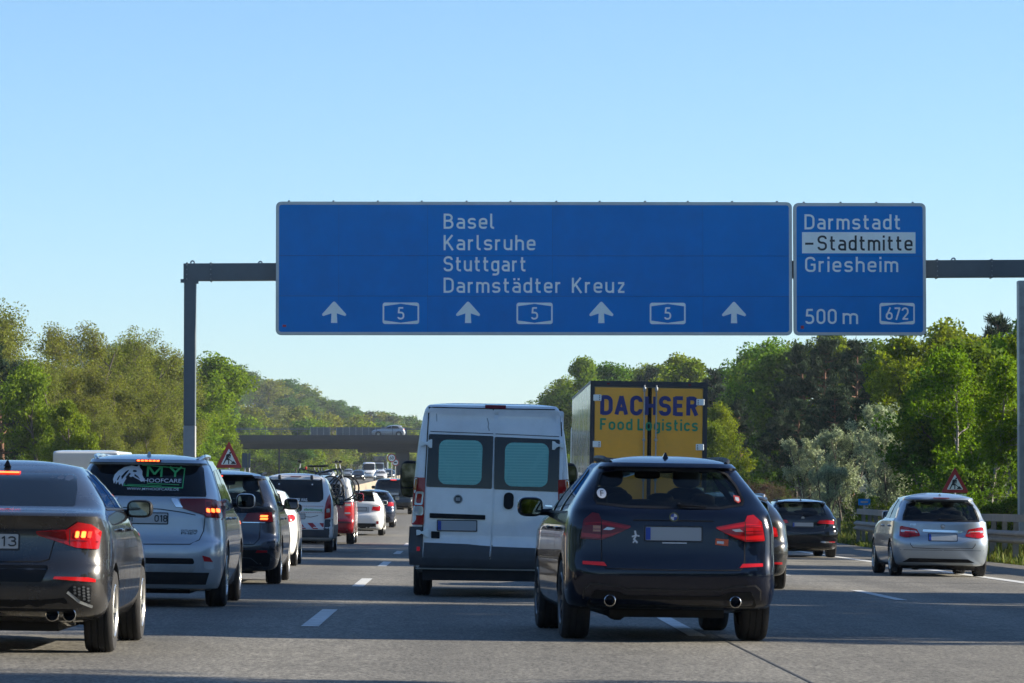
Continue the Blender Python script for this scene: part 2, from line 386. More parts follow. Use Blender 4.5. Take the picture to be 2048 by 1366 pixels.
# ------------------------------------------------------------------ median concrete barrier
bar = tag(empty('concrete_barrier', (-6.7, 20, 0)), 'pale sandy concrete barrier in jointed lengths along the median', 'barrier')
BP = [(-0.32, 0.0), (0.32, 0.0), (0.30, 0.08), (0.14, 0.32), (0.09, 0.95), (-0.09, 0.95), (-0.14, 0.32), (-0.30, 0.08)]
_y = 20.0; _seg = {}
while _y < 760:
    ln = 10.0 if _y < 420 else 20.0
    mb = MB(); a, b_ = gz(-6.7, _y) + 0.02, gz(-6.7, _y + ln) + 0.02
    n = len(BP); v = [(x, _y - 20 + 0.025, z + a) for x, z in BP] + [(x, _y - 20 + ln - 0.025, z + b_) for x, z in BP]
    f = [tuple(range(n)), tuple(range(2 * n - 1, n - 1, -1))] + [(i, i + n, (i + 1) % n + n, (i + 1) % n) for i in range(n)]
    mb.add(v, f); mb.build('barrier_segment', M['concrete'], bar)
    _y += ln

# ------------------------------------------------------------------ guard rails on the right
def w_beam(mb, x, z, y0, y1, h=0.31, n=None):
    """two-wave steel beam facing -x"""
    pr = [(0, -.5), (-.02, -.46), (-.075, -.34), (-.08, -.25), (-.075, -.16), (-.01, -.06), (-.01, .06), (-.075, .16), (-.08, .25), (-.075, .34), (-.02, .46), (0, .5)]
    ys = [y0, y1]; k = len(pr); v = []
    for y in ys:
        for px_, pz in pr: v.append((x + px_, y, gz(x, y) + z + pz * h))
    mb.add(v, [(i, i + 1, i + 1 + k, i + k) for i in range(k - 1)])
def rail_thing(name, X, y0, y1, levels, post_h, label, step=4.0, box_level=None):
    t = tag(empty(name, (0, 0, 0)), label, 'guard rail', 'steel guard rails along the right verge')
    post = None; y = y0
    while y <= y1 + 0.01:
        if post is None or True:
            mb = MB(); zb = gz(X + .12, y)
            mb.box(X + 0.02, X + 0.14, y - 0.05, y - 0.044, zb - 0.3, zb + post_h); mb.box(X + 0.02, X + 0.14, y + 0.044, y + 0.05, zb - 0.3, zb + post_h); mb.box(X + 0.134, X + 0.14, y - 0.044, y + 0.044, zb - 0.3, zb + post_h)
            mb.build('post', M['galv_old'], t)
        y += step
    for z in levels:
        y = y0
        while y < y1 - 0.1:
            mb = MB(); w_beam(mb, X, z, y, min(y + 8.0, y1) - 0.012); mb.build('rail', M['galv_old'], t, smooth=True, sharp=50); y += 8.0
    return t
rail_thing('guard_rail', 13.35, 24, 128, (0.62,), 0.80, 'low steel guard rail with a waved beam beside the hard shoulder')
t = rail_thing('guard_rail', 13.95, 20, 132, (), 1.16, 'taller steel guard rail with a flat box beam behind the waved one', step=2.0)
yy = 20.0
while yy < 131:
    y2 = min(yy + 8, 132); mb = MB()
    za, zb = gz(13.9, yy) + 1.07, gz(13.9, y2) + 1.07
    mb.add([(13.8, yy, za - .09), (13.8, y2 - .02, zb - .09), (13.8, y2 - .02, zb + .09), (13.8, yy, za + .09), (13.95, yy, za - .09), (13.95, y2 - .02, zb - .09), (13.95, y2 - .02, zb + .09), (13.95, yy, za + .09)],
           [(0, 1, 2, 3), (4, 7, 6, 5), (3, 2, 6, 7), (0, 4, 5, 1), (0, 3, 7, 4), (1, 5, 6, 2)])
    mb.build('box_beam', M['galv_old'], t); yy += 8
rail_thing('guard_rail', 13.5, 136, 320, (0.62,), 0.80, 'far stretch of low guard rail beyond the blue marker plate')

# ------------------------------------------------------------------ lettering in straight round-cornered strokes, as on motorway signs
def rp(pts, r, closed=False, seg=6):
    n = len(pts); out = []
    rr = r if isinstance(r, (list, tuple)) else [r] * n
    for i in range(n):
        p = Vector(pts[i])
        if not closed and i in (0, n - 1): out.append(tuple(p)); continue
        a = Vector(pts[i - 1]); b = Vector(pts[(i + 1) % n]); da = (a - p); db = (b - p); la, lb = da.length, db.length
        if rr[i] <= 0 or la < 1e-6 or lb < 1e-6: out.append(tuple(p)); continue
        da /= la; db /= lb
        ang = math.acos(max(-1, min(1, da.dot(db)))); t = rr[i] / max(math.tan(ang / 2), 1e-3)
        ea = la if (not closed and i - 1 == 0) else la / 2; eb = lb if (not closed and i + 1 == n - 1) else lb / 2
        t = min(t, ea * 0.999, eb * 0.999); r_ = t * math.tan(ang / 2)
        bis = (da + db).normalized(); c = p + bis * (r_ / math.sin(ang / 2))
        s0 = p + da * t - c; s1 = p + db * t - c
        a0 = math.atan2(s0.y, s0.x); a1 = math.atan2(s1.y, s1.x); d = (a1 - a0 + math.pi) % (2 * math.pi) - math.pi
        for k in range(seg + 1):
            q = a0 + d * k / seg; out.append((c.x + math.cos(q) * r_, c.y + math.sin(q) * r_))
    if closed: out.append(out[0])
    return out
_T, _X, _B = 0.93, 0.65, 0.07
_bowl = rp([(0, _X), (.36, _X), (.36, _B), (0, _B)], .17, True)
_a = [rp([(.02, _X), (.36, _X), (.36, 0)], .17), rp([(.36, .39), (0, .39), (0, _B), (.36, _B)], [0, .15, .15, 0])]
GLY = {
 'B': (.44, [[(0, 1), (0, 0)], rp([(0, _T), (.39, _T), (.39, .53), (0, .53)], .19), rp([(0, .53), (.43, .53), (.43, _B), (0, _B)], .21)]),
 'D': (.45, [[(0, 1), (0, 0)], rp([(0, _T), (.45, _T), (.45, _B), (0, _B)], .24)]),
 'K': (.43, [[(0, 1), (0, 0)], [(.42, 1), (.02, .40)], [(.14, .56), (.45, 0)]]),
 'S': (.44, [rp([(.43, .76), (.43, _T), (0, _T), (0, .53), (.44, .50), (.44, _B), (0, _B), (0, .24)], [0, .18, .2, .19, .19, .2, .18, 0])]),
 'G': (.45, [rp([(.44, .74), (.44, _T), (0, _T), (0, _B), (.45, _B), (.45, .48), (.25, .48)], [0, .19, .21, .21, .14, 0, 0])]),
 'H': (.45, [[(0, 1), (0, 0)], [(.45, 1), (.45, 0)], [(0, .5), (.45, .5)]]),
 'I': (.0, [[(0, 1), (0, 0)]]),
 'a': (.36, _a), 'ä': (.36, _a + [[(.06, .97), (.06, .83)], [(.30, .97), (.30, .83)]]),
 's': (.34, [rp([(.33, .56), (.33, _X), (0, _X), (0, .37), (.345, .35), (.345, _B), (0, _B), (0, .16)], [0, .13, .15, .14, .14, .15, .13, 0])]),
 'e': (.36, [rp([(0, .36), (.36, .36), (.36, _X), (0, _X), (0, _B), (.34, _B), (.34, .15)], [0, 0, .17, .17, .17, .12, 0])]),
 'l': (.13, [rp([(0, 1), (0, _B), (.16, _B)], .13)]),
 'r': (.20, [[(0, .72), (0, 0)], rp([(0, .42), (0, _X), (.22, _X)], .16)]),
 'u': (.36, [rp([(0, .72), (0, _B), (.36, _B), (.36, .3)], [0, .17, .17, 0]), [(.36, .72), (.36, 0)]]),
 'h': (.36, [[(0, 1), (0, 0)], rp([(0, .36), (0, _X), (.36, _X), (.36, 0)], [0, .17, .17, 0])]),
 'm': (.62, [[(0, .72), (0, 0)], rp([(0, .36), (0, _X), (.31, _X), (.31, 0)], [0, .14, .15, 0]), rp([(.31, .36), (.31, _X), (.62, _X), (.62, 0)], [0, .14, .15, 0])]),
 't': (.24, [rp([(.07, .94), (.07, _B), (.27, _B)], .13), [(-.04, _X), (.26, _X)]]),
 'g': (.36, [_bowl, rp([(.36, .72), (.36, -.2), (.02, -.2)], .15)]),
 'd': (.36, [_bowl, [(.36, 1), (.36, 0)]]),
 'i': (.0, [[(0, .72), (0, 0)], [(0, 1), (0, .85)]]),
 'z': (.33, [[(0, _X), (.33, _X)], [(.31, .62), (.02, .10)], [(0, _B), (.34, _B)]]),
 '5': (.42, [[(.40, _T), (.05, _T)], [(.07, .96), (.03, .50)], rp([(.02, .56), (.42, .56), (.42, _B), (0, _B), (0, .2)], [0, .2, .2, .18, 0])]),
 '0': (.42, [rp([(0, _T), (.42, _T), (.42, _B), (0, _B)], .21, True)]),
 '6': (.42, [rp([(0, .56), (.42, .56), (.42, _B), (0, _B)], .2, True), [(.30, 1.0), (.02, .36)]]),
 '7': (.42, [[(0, _T), (.44, _T)], [(.42, .96), (.13, 0)]]),
 '2': (.42, [rp([(0, .74), (0, _T), (.42, _T), (.42, .55), (.04, .08)], [0, .19, .2, .2, 0]), [(.0, _B), (.45, _B)]]),
 '1': (.16, [[(0, .78), (.18, .97)], [(.16, 1), (.16, 0)]]),
 '3': (.40, [rp([(0, .78), (0, _T), (.38, _T), (.38, .53), (.14, .53)], [0, .18, .19, .19, 0]), rp([(.14, .53), (.42, .53), (.42, _B), (0, _B), (0, .22)], [0, .2, .2, .18, 0])]),
 '8': (.42, [rp([(.02, _T), (.40, _T), (.40, .53), (.02, .53)], .18, True), rp([(0, .53), (.42, .53), (.42, _B), (0, _B)], .2, True)]),
 'A': (.52, [[(0, 0), (.26, 1)], [(.26, 1), (.52, 0)], [(.09, .30), (.43, .30)]]),
 'C': (.46, [rp([(.45, .70), (.45, _T), (0, _T), (0, _B), (.45, _B), (.45, .30)], [0, .22, .22, .22, .22, 0])]),
 'E': (.40, [[(0, 1), (0, 0)], [(0, _T), (.42, _T)], [(0, .52), (.38, .52)], [(0, _B), (.42, _B)]]),
 'F': (.38, [[(0, 1), (0, 0)], [(0, _T), (.40, _T)], [(0, .50), (.34, .50)]]),
 'L': (.36, [[(0, 1), (0, 0)], [(0, _B), (.38, _B)]]),
 'R': (.44, [[(0, 1), (0, 0)], rp([(0, _T), (.42, _T), (.42, .50), (0, .50)], .20), [(.22, .50), (.44, 0)]]),
 'o': (.38, [rp([(0, _X), (.38, _X), (.38, _B), (0, _B)], .19, True)]),
 'c': (.34, [rp([(.34, .52), (.34, _X), (0, _X), (0, _B), (.34, _B), (.34, .20)], [0, .16, .17, .17, .16, 0])]),
 'M': (.60, [[(0, 1), (0, 0)], [(.03, .97), (.30, .25)], [(.30, .25), (.57, .97)], [(.60, 1), (.60, 0)]]),
 'Y': (.52, [[(0, 1), (.26, .45)], [(.52, 1), (.26, .45)], [(.26, .50), (.26, 0)]]),
 '-': (.30, [[(-.02, .45), (.34, .45)]]), ' ': (.10, []),
}
def ribbon(pts, w, closed):
    """flat band along a 2-D line with mitred corners -> left and right points"""
    n = len(pts); out = []
    for i in range(n):
        p = Vector(pts[i])
        if closed and i in (0, n - 1): a, b = Vector(pts[-2]), Vector(pts[1])
        else: a = Vector(pts[max(i - 1, 0)]); b = Vector(pts[min(i + 1, n - 1)])
        d1 = (p - a); d2 = (b - p)
        if d1.length < 1e-7: d1 = d2
        if d2.length < 1e-7: d2 = d1
        d1 = d1.normalized(); d2 = d2.normalized(); t = (d1 + d2)
        t = t.normalized() if t.length > 1e-6 else d1
        nrm = Vector((-t.y, t.x)); k = w / 2 / max(0.45, nrm.dot(Vector((-d1.y, d1.x))))
        out.append((p + nrm * k, p - nrm * k))
    return out
def din(mb, s, x0, base, cap, x1=None, depth=0.0, w=0.135, gap=0.27, mapper=None, mi=0, centre=False):
    """write s with its baseline at (x0, base); fitted to end at x1"""
    adv = 0; lay = []
    for ch in s:
        wd, st = GLY[ch]; lay.append((adv, st)); adv += wd + gap
    tot = adv - gap
    sx = cap if x1 is None else (x1 - x0 - w * cap) / tot
    if centre: x0 = x0 - (tot * sx) / 2 - w * cap / 2
    mp = mapper or (lambda u, v, o: (u, -o, v)); k = 0
    for ox, st in lay:
        for pts in st:
            q = [(x0 + w * cap / 2 + (ox + x) * sx, base + y * cap) for x, y in pts]
            cl = len(pts) > 3 and (Vector(pts[0]) - Vector(pts[-1])).length < 1e-6
            rb = ribbon(q, w * cap, cl); v = []; o_ = depth + 0.0006 * (k % 4); k += 1
            for a, b in rb: v += [mp(a.x, a.y, o_), mp(b.x, b.y, o_)]
            mb.add(v, [(2 * i, 2 * i + 1, 2 * i + 3, 2 * i + 2) for i in range(len(rb) - 1)], mi)
def rrect(x0, x1, z0, z1, r, seg=5):
    o = []
    for cx, cz, a in ((x1 - r, z1 - r, 0), (x0 + r, z1 - r, 90), (x0 + r, z0 + r, 180), (x1 - r, z0 + r, 270)):
        for k in range(seg + 1):
            t = math.radians(a + 90 * k / seg); o.append((cx + r * math.cos(t), cz + r * math.sin(t)))
    return o
def frame_mesh(mb, outer, inner, y0, y1, mi=0):
    """ring between two outlines of equal point count, from y0 (front) to y1"""
    n = len(outer); v = [(x, y0, z) for x, z in outer] + [(x, y0, z) for x, z in inner] + [(x, y1, z) for x, z in outer] + [(x, y1, z) for x, z in inner]
    f = []
    for i in range(n):
        j = (i + 1) % n
        f += [(i, j, j + n, i + n), (i + 2 * n, i + 3 * n, j + 3 * n, j + 2 * n), (i, i + 2 * n, j + 2 * n, j), (i + n, j + n, j + 3 * n, i + 3 * n)]
    mb.add(v, f, mi)

# ------------------------------------------------------------------ gantry and its two sign boards
GD = 107.7
gs = FPX / GD
def GX(px): return (px - 912) / gs
def GZ(py): return CAMH + (1009 - py) / gs
gan = tag(empty('sign_gantry', (GX(378), GD + 0.45, gz(-7.5, GD))), 'dark grey steel gantry with one beam spanning the carriageway', 'gantry')
g0 = gan.location
def gloc(x, y, z): return (x - g0.x, y - g0.y, z - g0.z)
for nm, x, w in (('post', GX(378), 0.33), ('post', GX(2055), 0.33)):
    zb = gz(x, GD)
    mb = MB(); mb.box(x - w / 2 - g0.x, x + w / 2 - g0.x, -0.2, 0.2, GZ(851) - g0.z, GZ(560) - g0.z + 0.02)
    p = mb.build(nm, M['gantry' if x < 0 else 'galv'], gan); bevel_mesh(p.data, 0.03, 2)
    mb = MB(); mb.box(x - w / 2 - 0.005 - g0.x, x + w / 2 + 0.005 - g0.x, -0.205, 0.205, zb - g0.z - 0.2, GZ(851) - g0.z)
    q = mb.build('pale_base', M['gantry_low'], p); bevel_mesh(q.data, 0.03, 2)
    mb = MB(); mb.box(x - .4 - g0.x, x + .4 - g0.x, -0.4, 0.4, zb - g0.z - .1, zb - g0.z + 0.35); mb.build('foot', M['concrete'], p)
mb = MB(); x0, x1 = GX(365), GX(2064); za, zb = GZ(543), GZ(534)
hh = 0.245
mb.add([gloc(x0, GD + .25, za - hh), gloc(x1, GD + .25, zb - hh), gloc(x1, GD + .65, zb - hh), gloc(x0, GD + .65, za - hh), gloc(x0, GD + .25, za + hh), gloc(x1, GD + .25, zb + hh), gloc(x1, GD + .65, zb + hh), gloc(x0, GD + .65, za + hh)],
       [(0, 3, 2, 1), (4, 5, 6, 7), (0, 1, 5, 4), (1, 2, 6, 5), (2, 3, 7, 6), (3, 0, 4, 7)])
q = mb.build('beam', M['gantry'], gan); bevel_mesh(q.data, 0.025, 2)
for px_, py_ in ((364, 561), (391, 563)):
    mb = MB(); c = gloc(GX(px_), GD + .2, GZ(py_)); mb.box(c[0] - .06, c[0] + .06, c[1], c[1] + .12, c[2] - .05, c[2] + .05); mb.build('beam_bracket', M['gantry'], gan)
for px_ in (372, 420, 1880, 1990):
    c = gloc(GX(px_), GD + .45, GZ(543 - (px_ - 365) * 9 / 1699)); mb = MB(); mb.box(c[0] - .018, c[0] + .018, c[1] - .225, c[1] + .225, c[2] - .27, c[2] + .27); fl = mb.build('flange', M['gantry'], gan)
    for dz in (-.2, -.07, .07, .2):
        mb = MB(); mb.lathe([(0, -.012), (.016, -.012), (.016, 0)], (c[0], c[1] - .225, c[2] + dz), 'y', 6); mb.build('bolt', M['galv'], fl)
for px_, py_ in ((519, 525), (1913, 517), (383, 524)):
    mb = MB(); c = gloc(GX(px_), GD + .3, GZ(py_)); mb.lathe([(0.03, 0), (0.07, 0), (0.07, .06), (0.03, .06), (0.03, 0)], c, 'y', 14); mb.build('lifting_eye', M['galv'], gan)

def board(name, pl, pr, pt, pb, label, col_seams, row_seams, lugs):
    t = tag(empty(name, (GX((pl + pr) / 2), GD, GZ(pb))), label, 'road sign', 'blue boards on the gantry')
    ox, oz = t.location.x, t.location.z
    def lx(px_): return GX(px_) - ox
    def lz(py_): return GZ(py_) - oz
    X0, X1, Z0, Z1 = lx(pl), lx(pr), lz(pb), lz(pt)
    mb = MB(); o = rrect(X0, X1, Z0, Z1, 0.14); i_ = rrect(X0 + .075, X1 - .075, Z0 + .075, Z1 - .075, 0.075)
    frame_mesh(mb, o, i_, -0.006, 0.08); mb.build('rim', M['sign_edge'], t)
    mb = MB(); o2 = rrect(X0 - .012, X1 + .012, Z0 - .012, Z1 + .012, 0.15); frame_mesh(mb, o2, rrect(X0 + .02, X1 - .02, Z0 + .02, Z1 - .02, .12), 0.0, 0.10); mb.build('rear_frame', M['gantry_low'], t)
    mb = MB(); mb.box(X0 + .03, X1 - .03, 0.03, 0.06, Z0 + .03, Z1 - .03); mb.build('backing', M['joint'], t)
    cs = [X0 + .072] + [lx(c) for c in col_seams] + [X1 - .072]; rs = [Z0 + .072] + [lz(r) for r in row_seams] + [Z1 - .072]
    for a, b in zip(cs[:-1], cs[1:]):
        for c, d in zip(rs[:-1], rs[1:]):
            mb = MB(); mb.box(a + .002, b - .002, 0.0, 0.028, c + .0045, d - .0045); mb.build('panel', M['sign_blue' if (round(a * 7) + round(c * 5)) % 3 else 'sign_blue2'], t)
    for px_ in lugs:
        mb = MB(); mb.box(lx(px_) - .025, lx(px_) + .025, 0.02, 0.09, Z1 + .006, Z1 + .05); mb.build('lug', M['gantry'], t)
    for k in range(2 if pr - pl < 400 else 6):
        x = X0 + (X1 - X0) * (k + .5) / (2 if pr - pl < 400 else 6)
        mb = MB(); mb.box(x - .05, x + .05, .10, .19, Z0 + .1, Z1 - .1); mb.build('back_stiffener', M['galv'], t)
    return t, lx, lz
def words(t, lx, lz, s, xa, xb, base, cap, m, name='lettering', depth=0.004):
    mb = MB(); din(mb, s, lx(xa), lz(base), cap / gs, lx(xb), depth); return mb.build(name, M[m], t)
def badge(t, lx, lz, xa, xb, ya, yb, num):
    o = rrect(lx(xa), lx(xb), lz(yb), lz(ya), 0.07); mb = MB()
    mb.prism(o, -0.006, -0.001); e = mb.build('number_badge', M['sign_white'], t)
    cx, cz = (lx(xa) + lx(xb)) / 2, (lz(ya) + lz(yb)) / 2; hw = (lx(xb) - lx(xa)) / 2 - .045; h2 = (lz(ya) - lz(yb)) / 2
    mb = MB(); mb.prism([(cx - hw, cz - h2 + .10), (cx, cz - h2 + .035), (cx + hw, cz - h2 + .10), (cx + hw, cz + h2 - .10), (cx, cz + h2 - .035), (cx - hw, cz + h2 - .10)], -0.010, -0.0065)
    mb.build('badge_field', M['sign_blue'], e)
    mb = MB(); cap = 25 / gs; din(mb, num, cx, cz - cap / 2, cap, None, 0.0115, centre=True, gap=.22); mb.build('badge_number', M['sign_white'], e)
def arrow(t, lx, lz, cx, ya, yb):
    w = 24 / gs; st = 6.3 / gs; x = lx(cx); zt, zb = lz(ya), lz(yb); zh = lz(ya + 27)
    pl_ = [(x - st, zb), (x + st, zb), (x + st * .85, zh + .045), (x + w * .9, zh - .03), (x + w * .985, zh - .012), (x + w, zh + .025), (x + .03, zt - .012), (x, zt), (x - .03, zt - .012), (x - w, zh + .025), (x - w * .985, zh - .012), (x - w * .9, zh - .03), (x - st * .85, zh + .045)]
    mb = MB(); mb.prism(pl_, -0.006, -0.001); mb.build('arrow', M['sign_white'], t)
bt, lx, lz = board('motorway_sign', 552, 1585, 403.5, 669.5, 'large blue motorway sign with four place names and a row of four arrows', [677, 855, 1105, 1407], [592, 511],
                   [577, 666, 755, 843, 933, 1021, 1113, 1200, 1291, 1377, 1466, 1556])
for s, xb, base in (('Basel', 989, 457), ('Karlsruhe', 1071, 500), ('Stuttgart', 1052, 542.5), ('Darmstädter', 1122, 585.5)):
    words(bt, lx, lz, s, 887, xb, base, 30.5, 'sign_white')
words(bt, lx, lz, 'Kreuz', 1144, 1251, 585.5, 30.5, 'sign_white')
for cx in (668, 936, 1203, 1469): arrow(bt, lx, lz, cx, 603, 646)
for xa, xb in ((765, 838), (1033, 1105.5), (1300, 1372)): badge(bt, lx, lz, xa, xb, 605, 648, '5')
mb = MB(); mb.prism([(lx(565), lz(654)), (lx(572), lz(654)), (lx(572), lz(650)), (lx(565), lz(650))], -0.004, -0.001); mb.build('sticker', M['sign_red'], bt)
st_, lx, lz = board('motorway_sign', 1589.5, 1854, 405, 669.5, 'square blue motorway sign with a white name strip and 500 m', [], [592, 511], [1610, 1684, 1756, 1829])
words(st_, lx, lz, 'Darmstadt', 1611, 1804, 457.5, 30.5, 'sign_white')
mb = MB(); mb.box(lx(1606), lx(1834), -0.006, -0.001, lz(505.5), lz(463)); mb.build('name_strip', M['sign_white'], st_)
words(st_, lx, lz, '-', 1611, 1629, 500, 30.5, 'sign_black', depth=.010)
words(st_, lx, lz, 'Stadtmitte', 1637, 1828, 500, 30.5, 'sign_black', depth=.010)
words(st_, lx, lz, 'Griesheim', 1612, 1799, 543, 30.5, 'sign_white')
words(st_, lx, lz, '500', 1612, 1675, 647.5, 30.5, 'sign_white')
words(st_, lx, lz, 'm', 1687, 1718, 647.5, 30.5, 'sign_white')
badge(st_, lx, lz, 1761, 1832, 605, 648, '672')
mb = MB(); mb.prism([(lx(1603), lz(657)), (lx(1609), lz(657)), (lx(1609), lz(651)), (lx(1603), lz(651))], -0.004, -0.001); mb.build('sticker', M['sign_red'], st_)

# ------------------------------------------------------------------ roadworks triangles
def works_sign(px, ptop, pbot, D, side, label):
    X, _, zt = P(px, ptop, D); zb = CAMH + (1009 - pbot) / FPX * D
    t = tag(empty('roadworks_sign', (X, D, gz(X, D)), (0, 0, 0)), label, 'road sign', 'triangular roadworks signs')
    z0, z1 = zb - gz(X, D), zt - gz(X, D); s2 = side / 2; H = z1 - z0
    tri = [(-s2 + .03, z0), (s2 - .03, z0), (s2, z0 + .03), (s2 - .012, z0 + .06), (.02, z1 - .008), (0, z1), (-.02, z1 - .008), (-s2 + .012, z0 + .06), (-s2, z0 + .03)]
    mb = MB(); mb.prism(tri, 0.0, 0.02); mb.build('red_border', M['sign_red'], t)
    k = 0.60; c = z0 + H * 0.315
    mb = MB(); mb.prism([(x * k, c + (z - c) * k) for x, z in tri], -0.006, -0.0005); mb.build('white_field', M['sign_white'], t)
    u = H * 0.5; zb_ = c + (z0 - c) * k + .02 * H; mb = MB(); y = -0.0115
    def pg(q, dy=0.0): mb.prism([(a * u, zb_ + b * u) for a, b in q], y - dy, -0.0065)
    pg([(.12, 0), (.58, 0), (.40, .20), (.33, .24)])                     # heap
    pg([(-.46, 0), (-.38, 0), (-.20, .32), (-.05, .30), (-.06, .0), (.02, 0), (.04, .38), (-.12, .50), (-.26, .44)], .001)   # legs
    pg([(-.24, .42), (-.06, .38), (.08, .68), (-.02, .80), (-.20, .74)], .002)      # trunk
    pg([(-.02, .78), (.08, .66), (.02, .46), (.10, .44), (.16, .70), (.06, .80)], .003)
    pg([(-.20, .70), (-.14, .72), (-.18, .52), (.02, .40), (.0, .34), (-.24, .48)], .0035)
    pg([(-.12, .46), (-.08, .50), (.30, .18), (.26, .14)], .004)              # shovel
    pg([(.10 + .075 * math.cos(a), .86 + .08 * math.sin(a)) for a in [2 * math.pi * i / 10 for i in range(10)]], .0045)
    mb.build('worker_symbol', M['sign_black'], t)
    for sx in (-.05, .05):
        pass
    mb = MB(); mb.tube([(0, .05, -.2), (0, .05, z1 - .12)], .035, 8); mb.build('pole', M['galv'], t)
    mb = MB(); mb.box(-s2 * .86, s2 * .86, 0.0, 0.015, z0 - .42, z0 - .04); mb.build('lower_plate', M['sign_white'], t)
    mb = MB(); mb.box(-.33, .33, -.25, .35, -.02, .10); mb.build('foot_plate', M['plastic'], t)
    return t
works_sign(458.5, 884, 936, 135, 0.90, 'roadworks triangle in the median behind the dark minivan')
works_sign(1911, 936, 985.5, 118, 0.82, 'roadworks triangle on the verge above the silver hatchback')
# back of a small sign on two uprights beside the left triangle
X, D, z = P(492, 921, 140); g = gz(X, D)
t = tag(empty('reversed_sign', (X, D, g)), 'dark narrow board on two uprights beside the left roadworks triangle', 'sign')
mb = MB(); mb.box(-.13, .07, 0, .04, z - g - .26, z - g + .26); mb.build('board', M['gantry'], t)
mb = MB(); mb.box(.09, .17, .02, .06, z - g - .26, z - g + .26); mb.build('side_board', M['gantry'], t)
mb = MB(); mb.tube([(-.03, .06, -.1), (-.03, .06, z - g + .2)], .035, 6); mb.build('upright', M['galv'], t)
mb = MB(); mb.tube([(.13, .08, -.1), (.13, .08, z - g + .2)], .03, 6); mb.build('upright', M['galv'], t)
# blue kilometre plate
X, D, z = P(1729, 1004, 140); g = gz(X, D)
t = tag(empty('marker_plate', (X, D, g)), 'small blue distance plate on a post behind the guard rail', 'marker sign')
mb = MB(); mb.box(-.22, .22, -.01, .01, z - g - .115, z - g + .115); pl_ = mb.build('plate', M['sign_blue'], t)
mb = MB(); mb.box(-.13, .13, -.016, -.011, z - g - .03, z - g + .035); mb.build('pale_strip', M['galv'], pl_)
mb = MB(); mb.box(-.035, .035, .012, .06, -.2, z - g + .05); mb.build('post', M['galv'], t)
# round speed limit signs by the far side of the bridge
for (px, py, r, lab, num) in ((783.5, 916, 5.6, 'round red-ringed speed limit sign reading 60 beside the bridge pier', '60'), (791, 925, 4.6, 'second smaller red-ringed round sign half behind the first', '')):
    D = 300 if num else 330; X, _, z = P(px, py, D); g = gz(X, D); R = r / FPX * D * 1.55
    t = tag(empty('speed_sign', (X, D, g)), lab, 'road sign', 'round signs in the median')
    mb = MB(); mb.lathe([(0, 0), (R, 0), (R, .02), (0, .02)], (0, 0, z - g), 'y', 24); mb.build('red_ring', M['sign_red'], t)
    mb = MB(); mb.lathe([(0, -.006), (R * .76, -.006), (R * .76, -.001)], (0, 0, z - g), 'y', 24); mb.build('white_field', M['sign_white'], t)
    if num:
        mb = MB(); din(mb, num, 0, z - g - R * .36, R * .72, None, .012, centre=True, w=.17); mb.build('number', M['sign_black'], t)
    else:
        mb = MB(); mb.box(-R * .45, R * .45, -.012, -.007, z - g - R * .25, z - g + R * .18); mb.build('symbol', M['sign_black'], t)
    mb = MB(); mb.tube([(0, .05, -.1), (0, .05, z - g + R)], .04, 6); mb.build('pole', M['galv'], t)

# ------------------------------------------------------------------ overpass
BD = 484.0; bs = FPX / BD
def BX(px): return (px - 912) / bs
def BZ(py): return CAMH + (1009 - py) / bs
br = tag(empty('overpass_bridge', (BX(804), BD, gz(-7, BD))), 'low dark concrete road bridge crossing above the motorway', 'bridge')
b0 = br.location
def bb(name, x0, x1, y0, y1, z0, z1, m, parent=br):
    mb = MB(); mb.box(x0 - b0.x, x1 - b0.x, y0 - b0.y, y1 - b0.y, z0 - b0.z, z1 - b0.z); return mb.build(name, M[m], parent)
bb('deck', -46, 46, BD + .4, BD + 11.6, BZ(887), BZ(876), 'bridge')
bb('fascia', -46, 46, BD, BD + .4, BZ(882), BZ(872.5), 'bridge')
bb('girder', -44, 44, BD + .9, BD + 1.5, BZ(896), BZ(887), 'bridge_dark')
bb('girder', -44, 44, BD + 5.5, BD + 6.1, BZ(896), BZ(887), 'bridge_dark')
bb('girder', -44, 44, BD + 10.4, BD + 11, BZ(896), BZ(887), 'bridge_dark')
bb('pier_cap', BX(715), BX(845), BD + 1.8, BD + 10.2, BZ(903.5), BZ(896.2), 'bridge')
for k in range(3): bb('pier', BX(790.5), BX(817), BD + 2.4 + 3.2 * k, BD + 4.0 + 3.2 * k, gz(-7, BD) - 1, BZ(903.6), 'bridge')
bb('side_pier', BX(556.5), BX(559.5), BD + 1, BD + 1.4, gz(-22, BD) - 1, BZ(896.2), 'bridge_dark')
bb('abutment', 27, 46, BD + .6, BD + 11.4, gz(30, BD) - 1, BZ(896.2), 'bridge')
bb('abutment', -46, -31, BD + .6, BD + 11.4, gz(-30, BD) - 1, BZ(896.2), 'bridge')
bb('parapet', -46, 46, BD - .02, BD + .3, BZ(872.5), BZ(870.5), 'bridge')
zr0, zr1 = BZ(870.5), BZ(855.5)
for (xa, xb) in ((-46, 40),):
    rl = bb('top_rail', xa, xb, BD + .1, BD + .16, zr1 - .05, zr1, 'gantry')
    bb('mid_rail', xa, xb, BD + .1, BD + .14, zr1 - .5, zr1 - .46, 'gantry')
    x = xa
    while x < xb:
        bb('rail_post', x - .035, x + .035, BD + .09, BD + .17, zr0, zr1 + .0, 'gantry'); x += 2.0
    mb = MB(); x = xa
    while x < xb:
        mb.box(x - .008 - b0.x, x + .008 - b0.x, .12, .135, zr0 + .05 - b0.z, zr1 - .06 - b0.z); x += .16
    o = mb.build('rail_bars', M['gantry'], br); o['kind'] = 'stuff'
bb('top_rail', -46, 46, BD + 11.2, BD + 11.26, zr1 - .05, zr1 + .1, 'gantry')
x = BX(615); k = 0; pw = 13.2 / bs
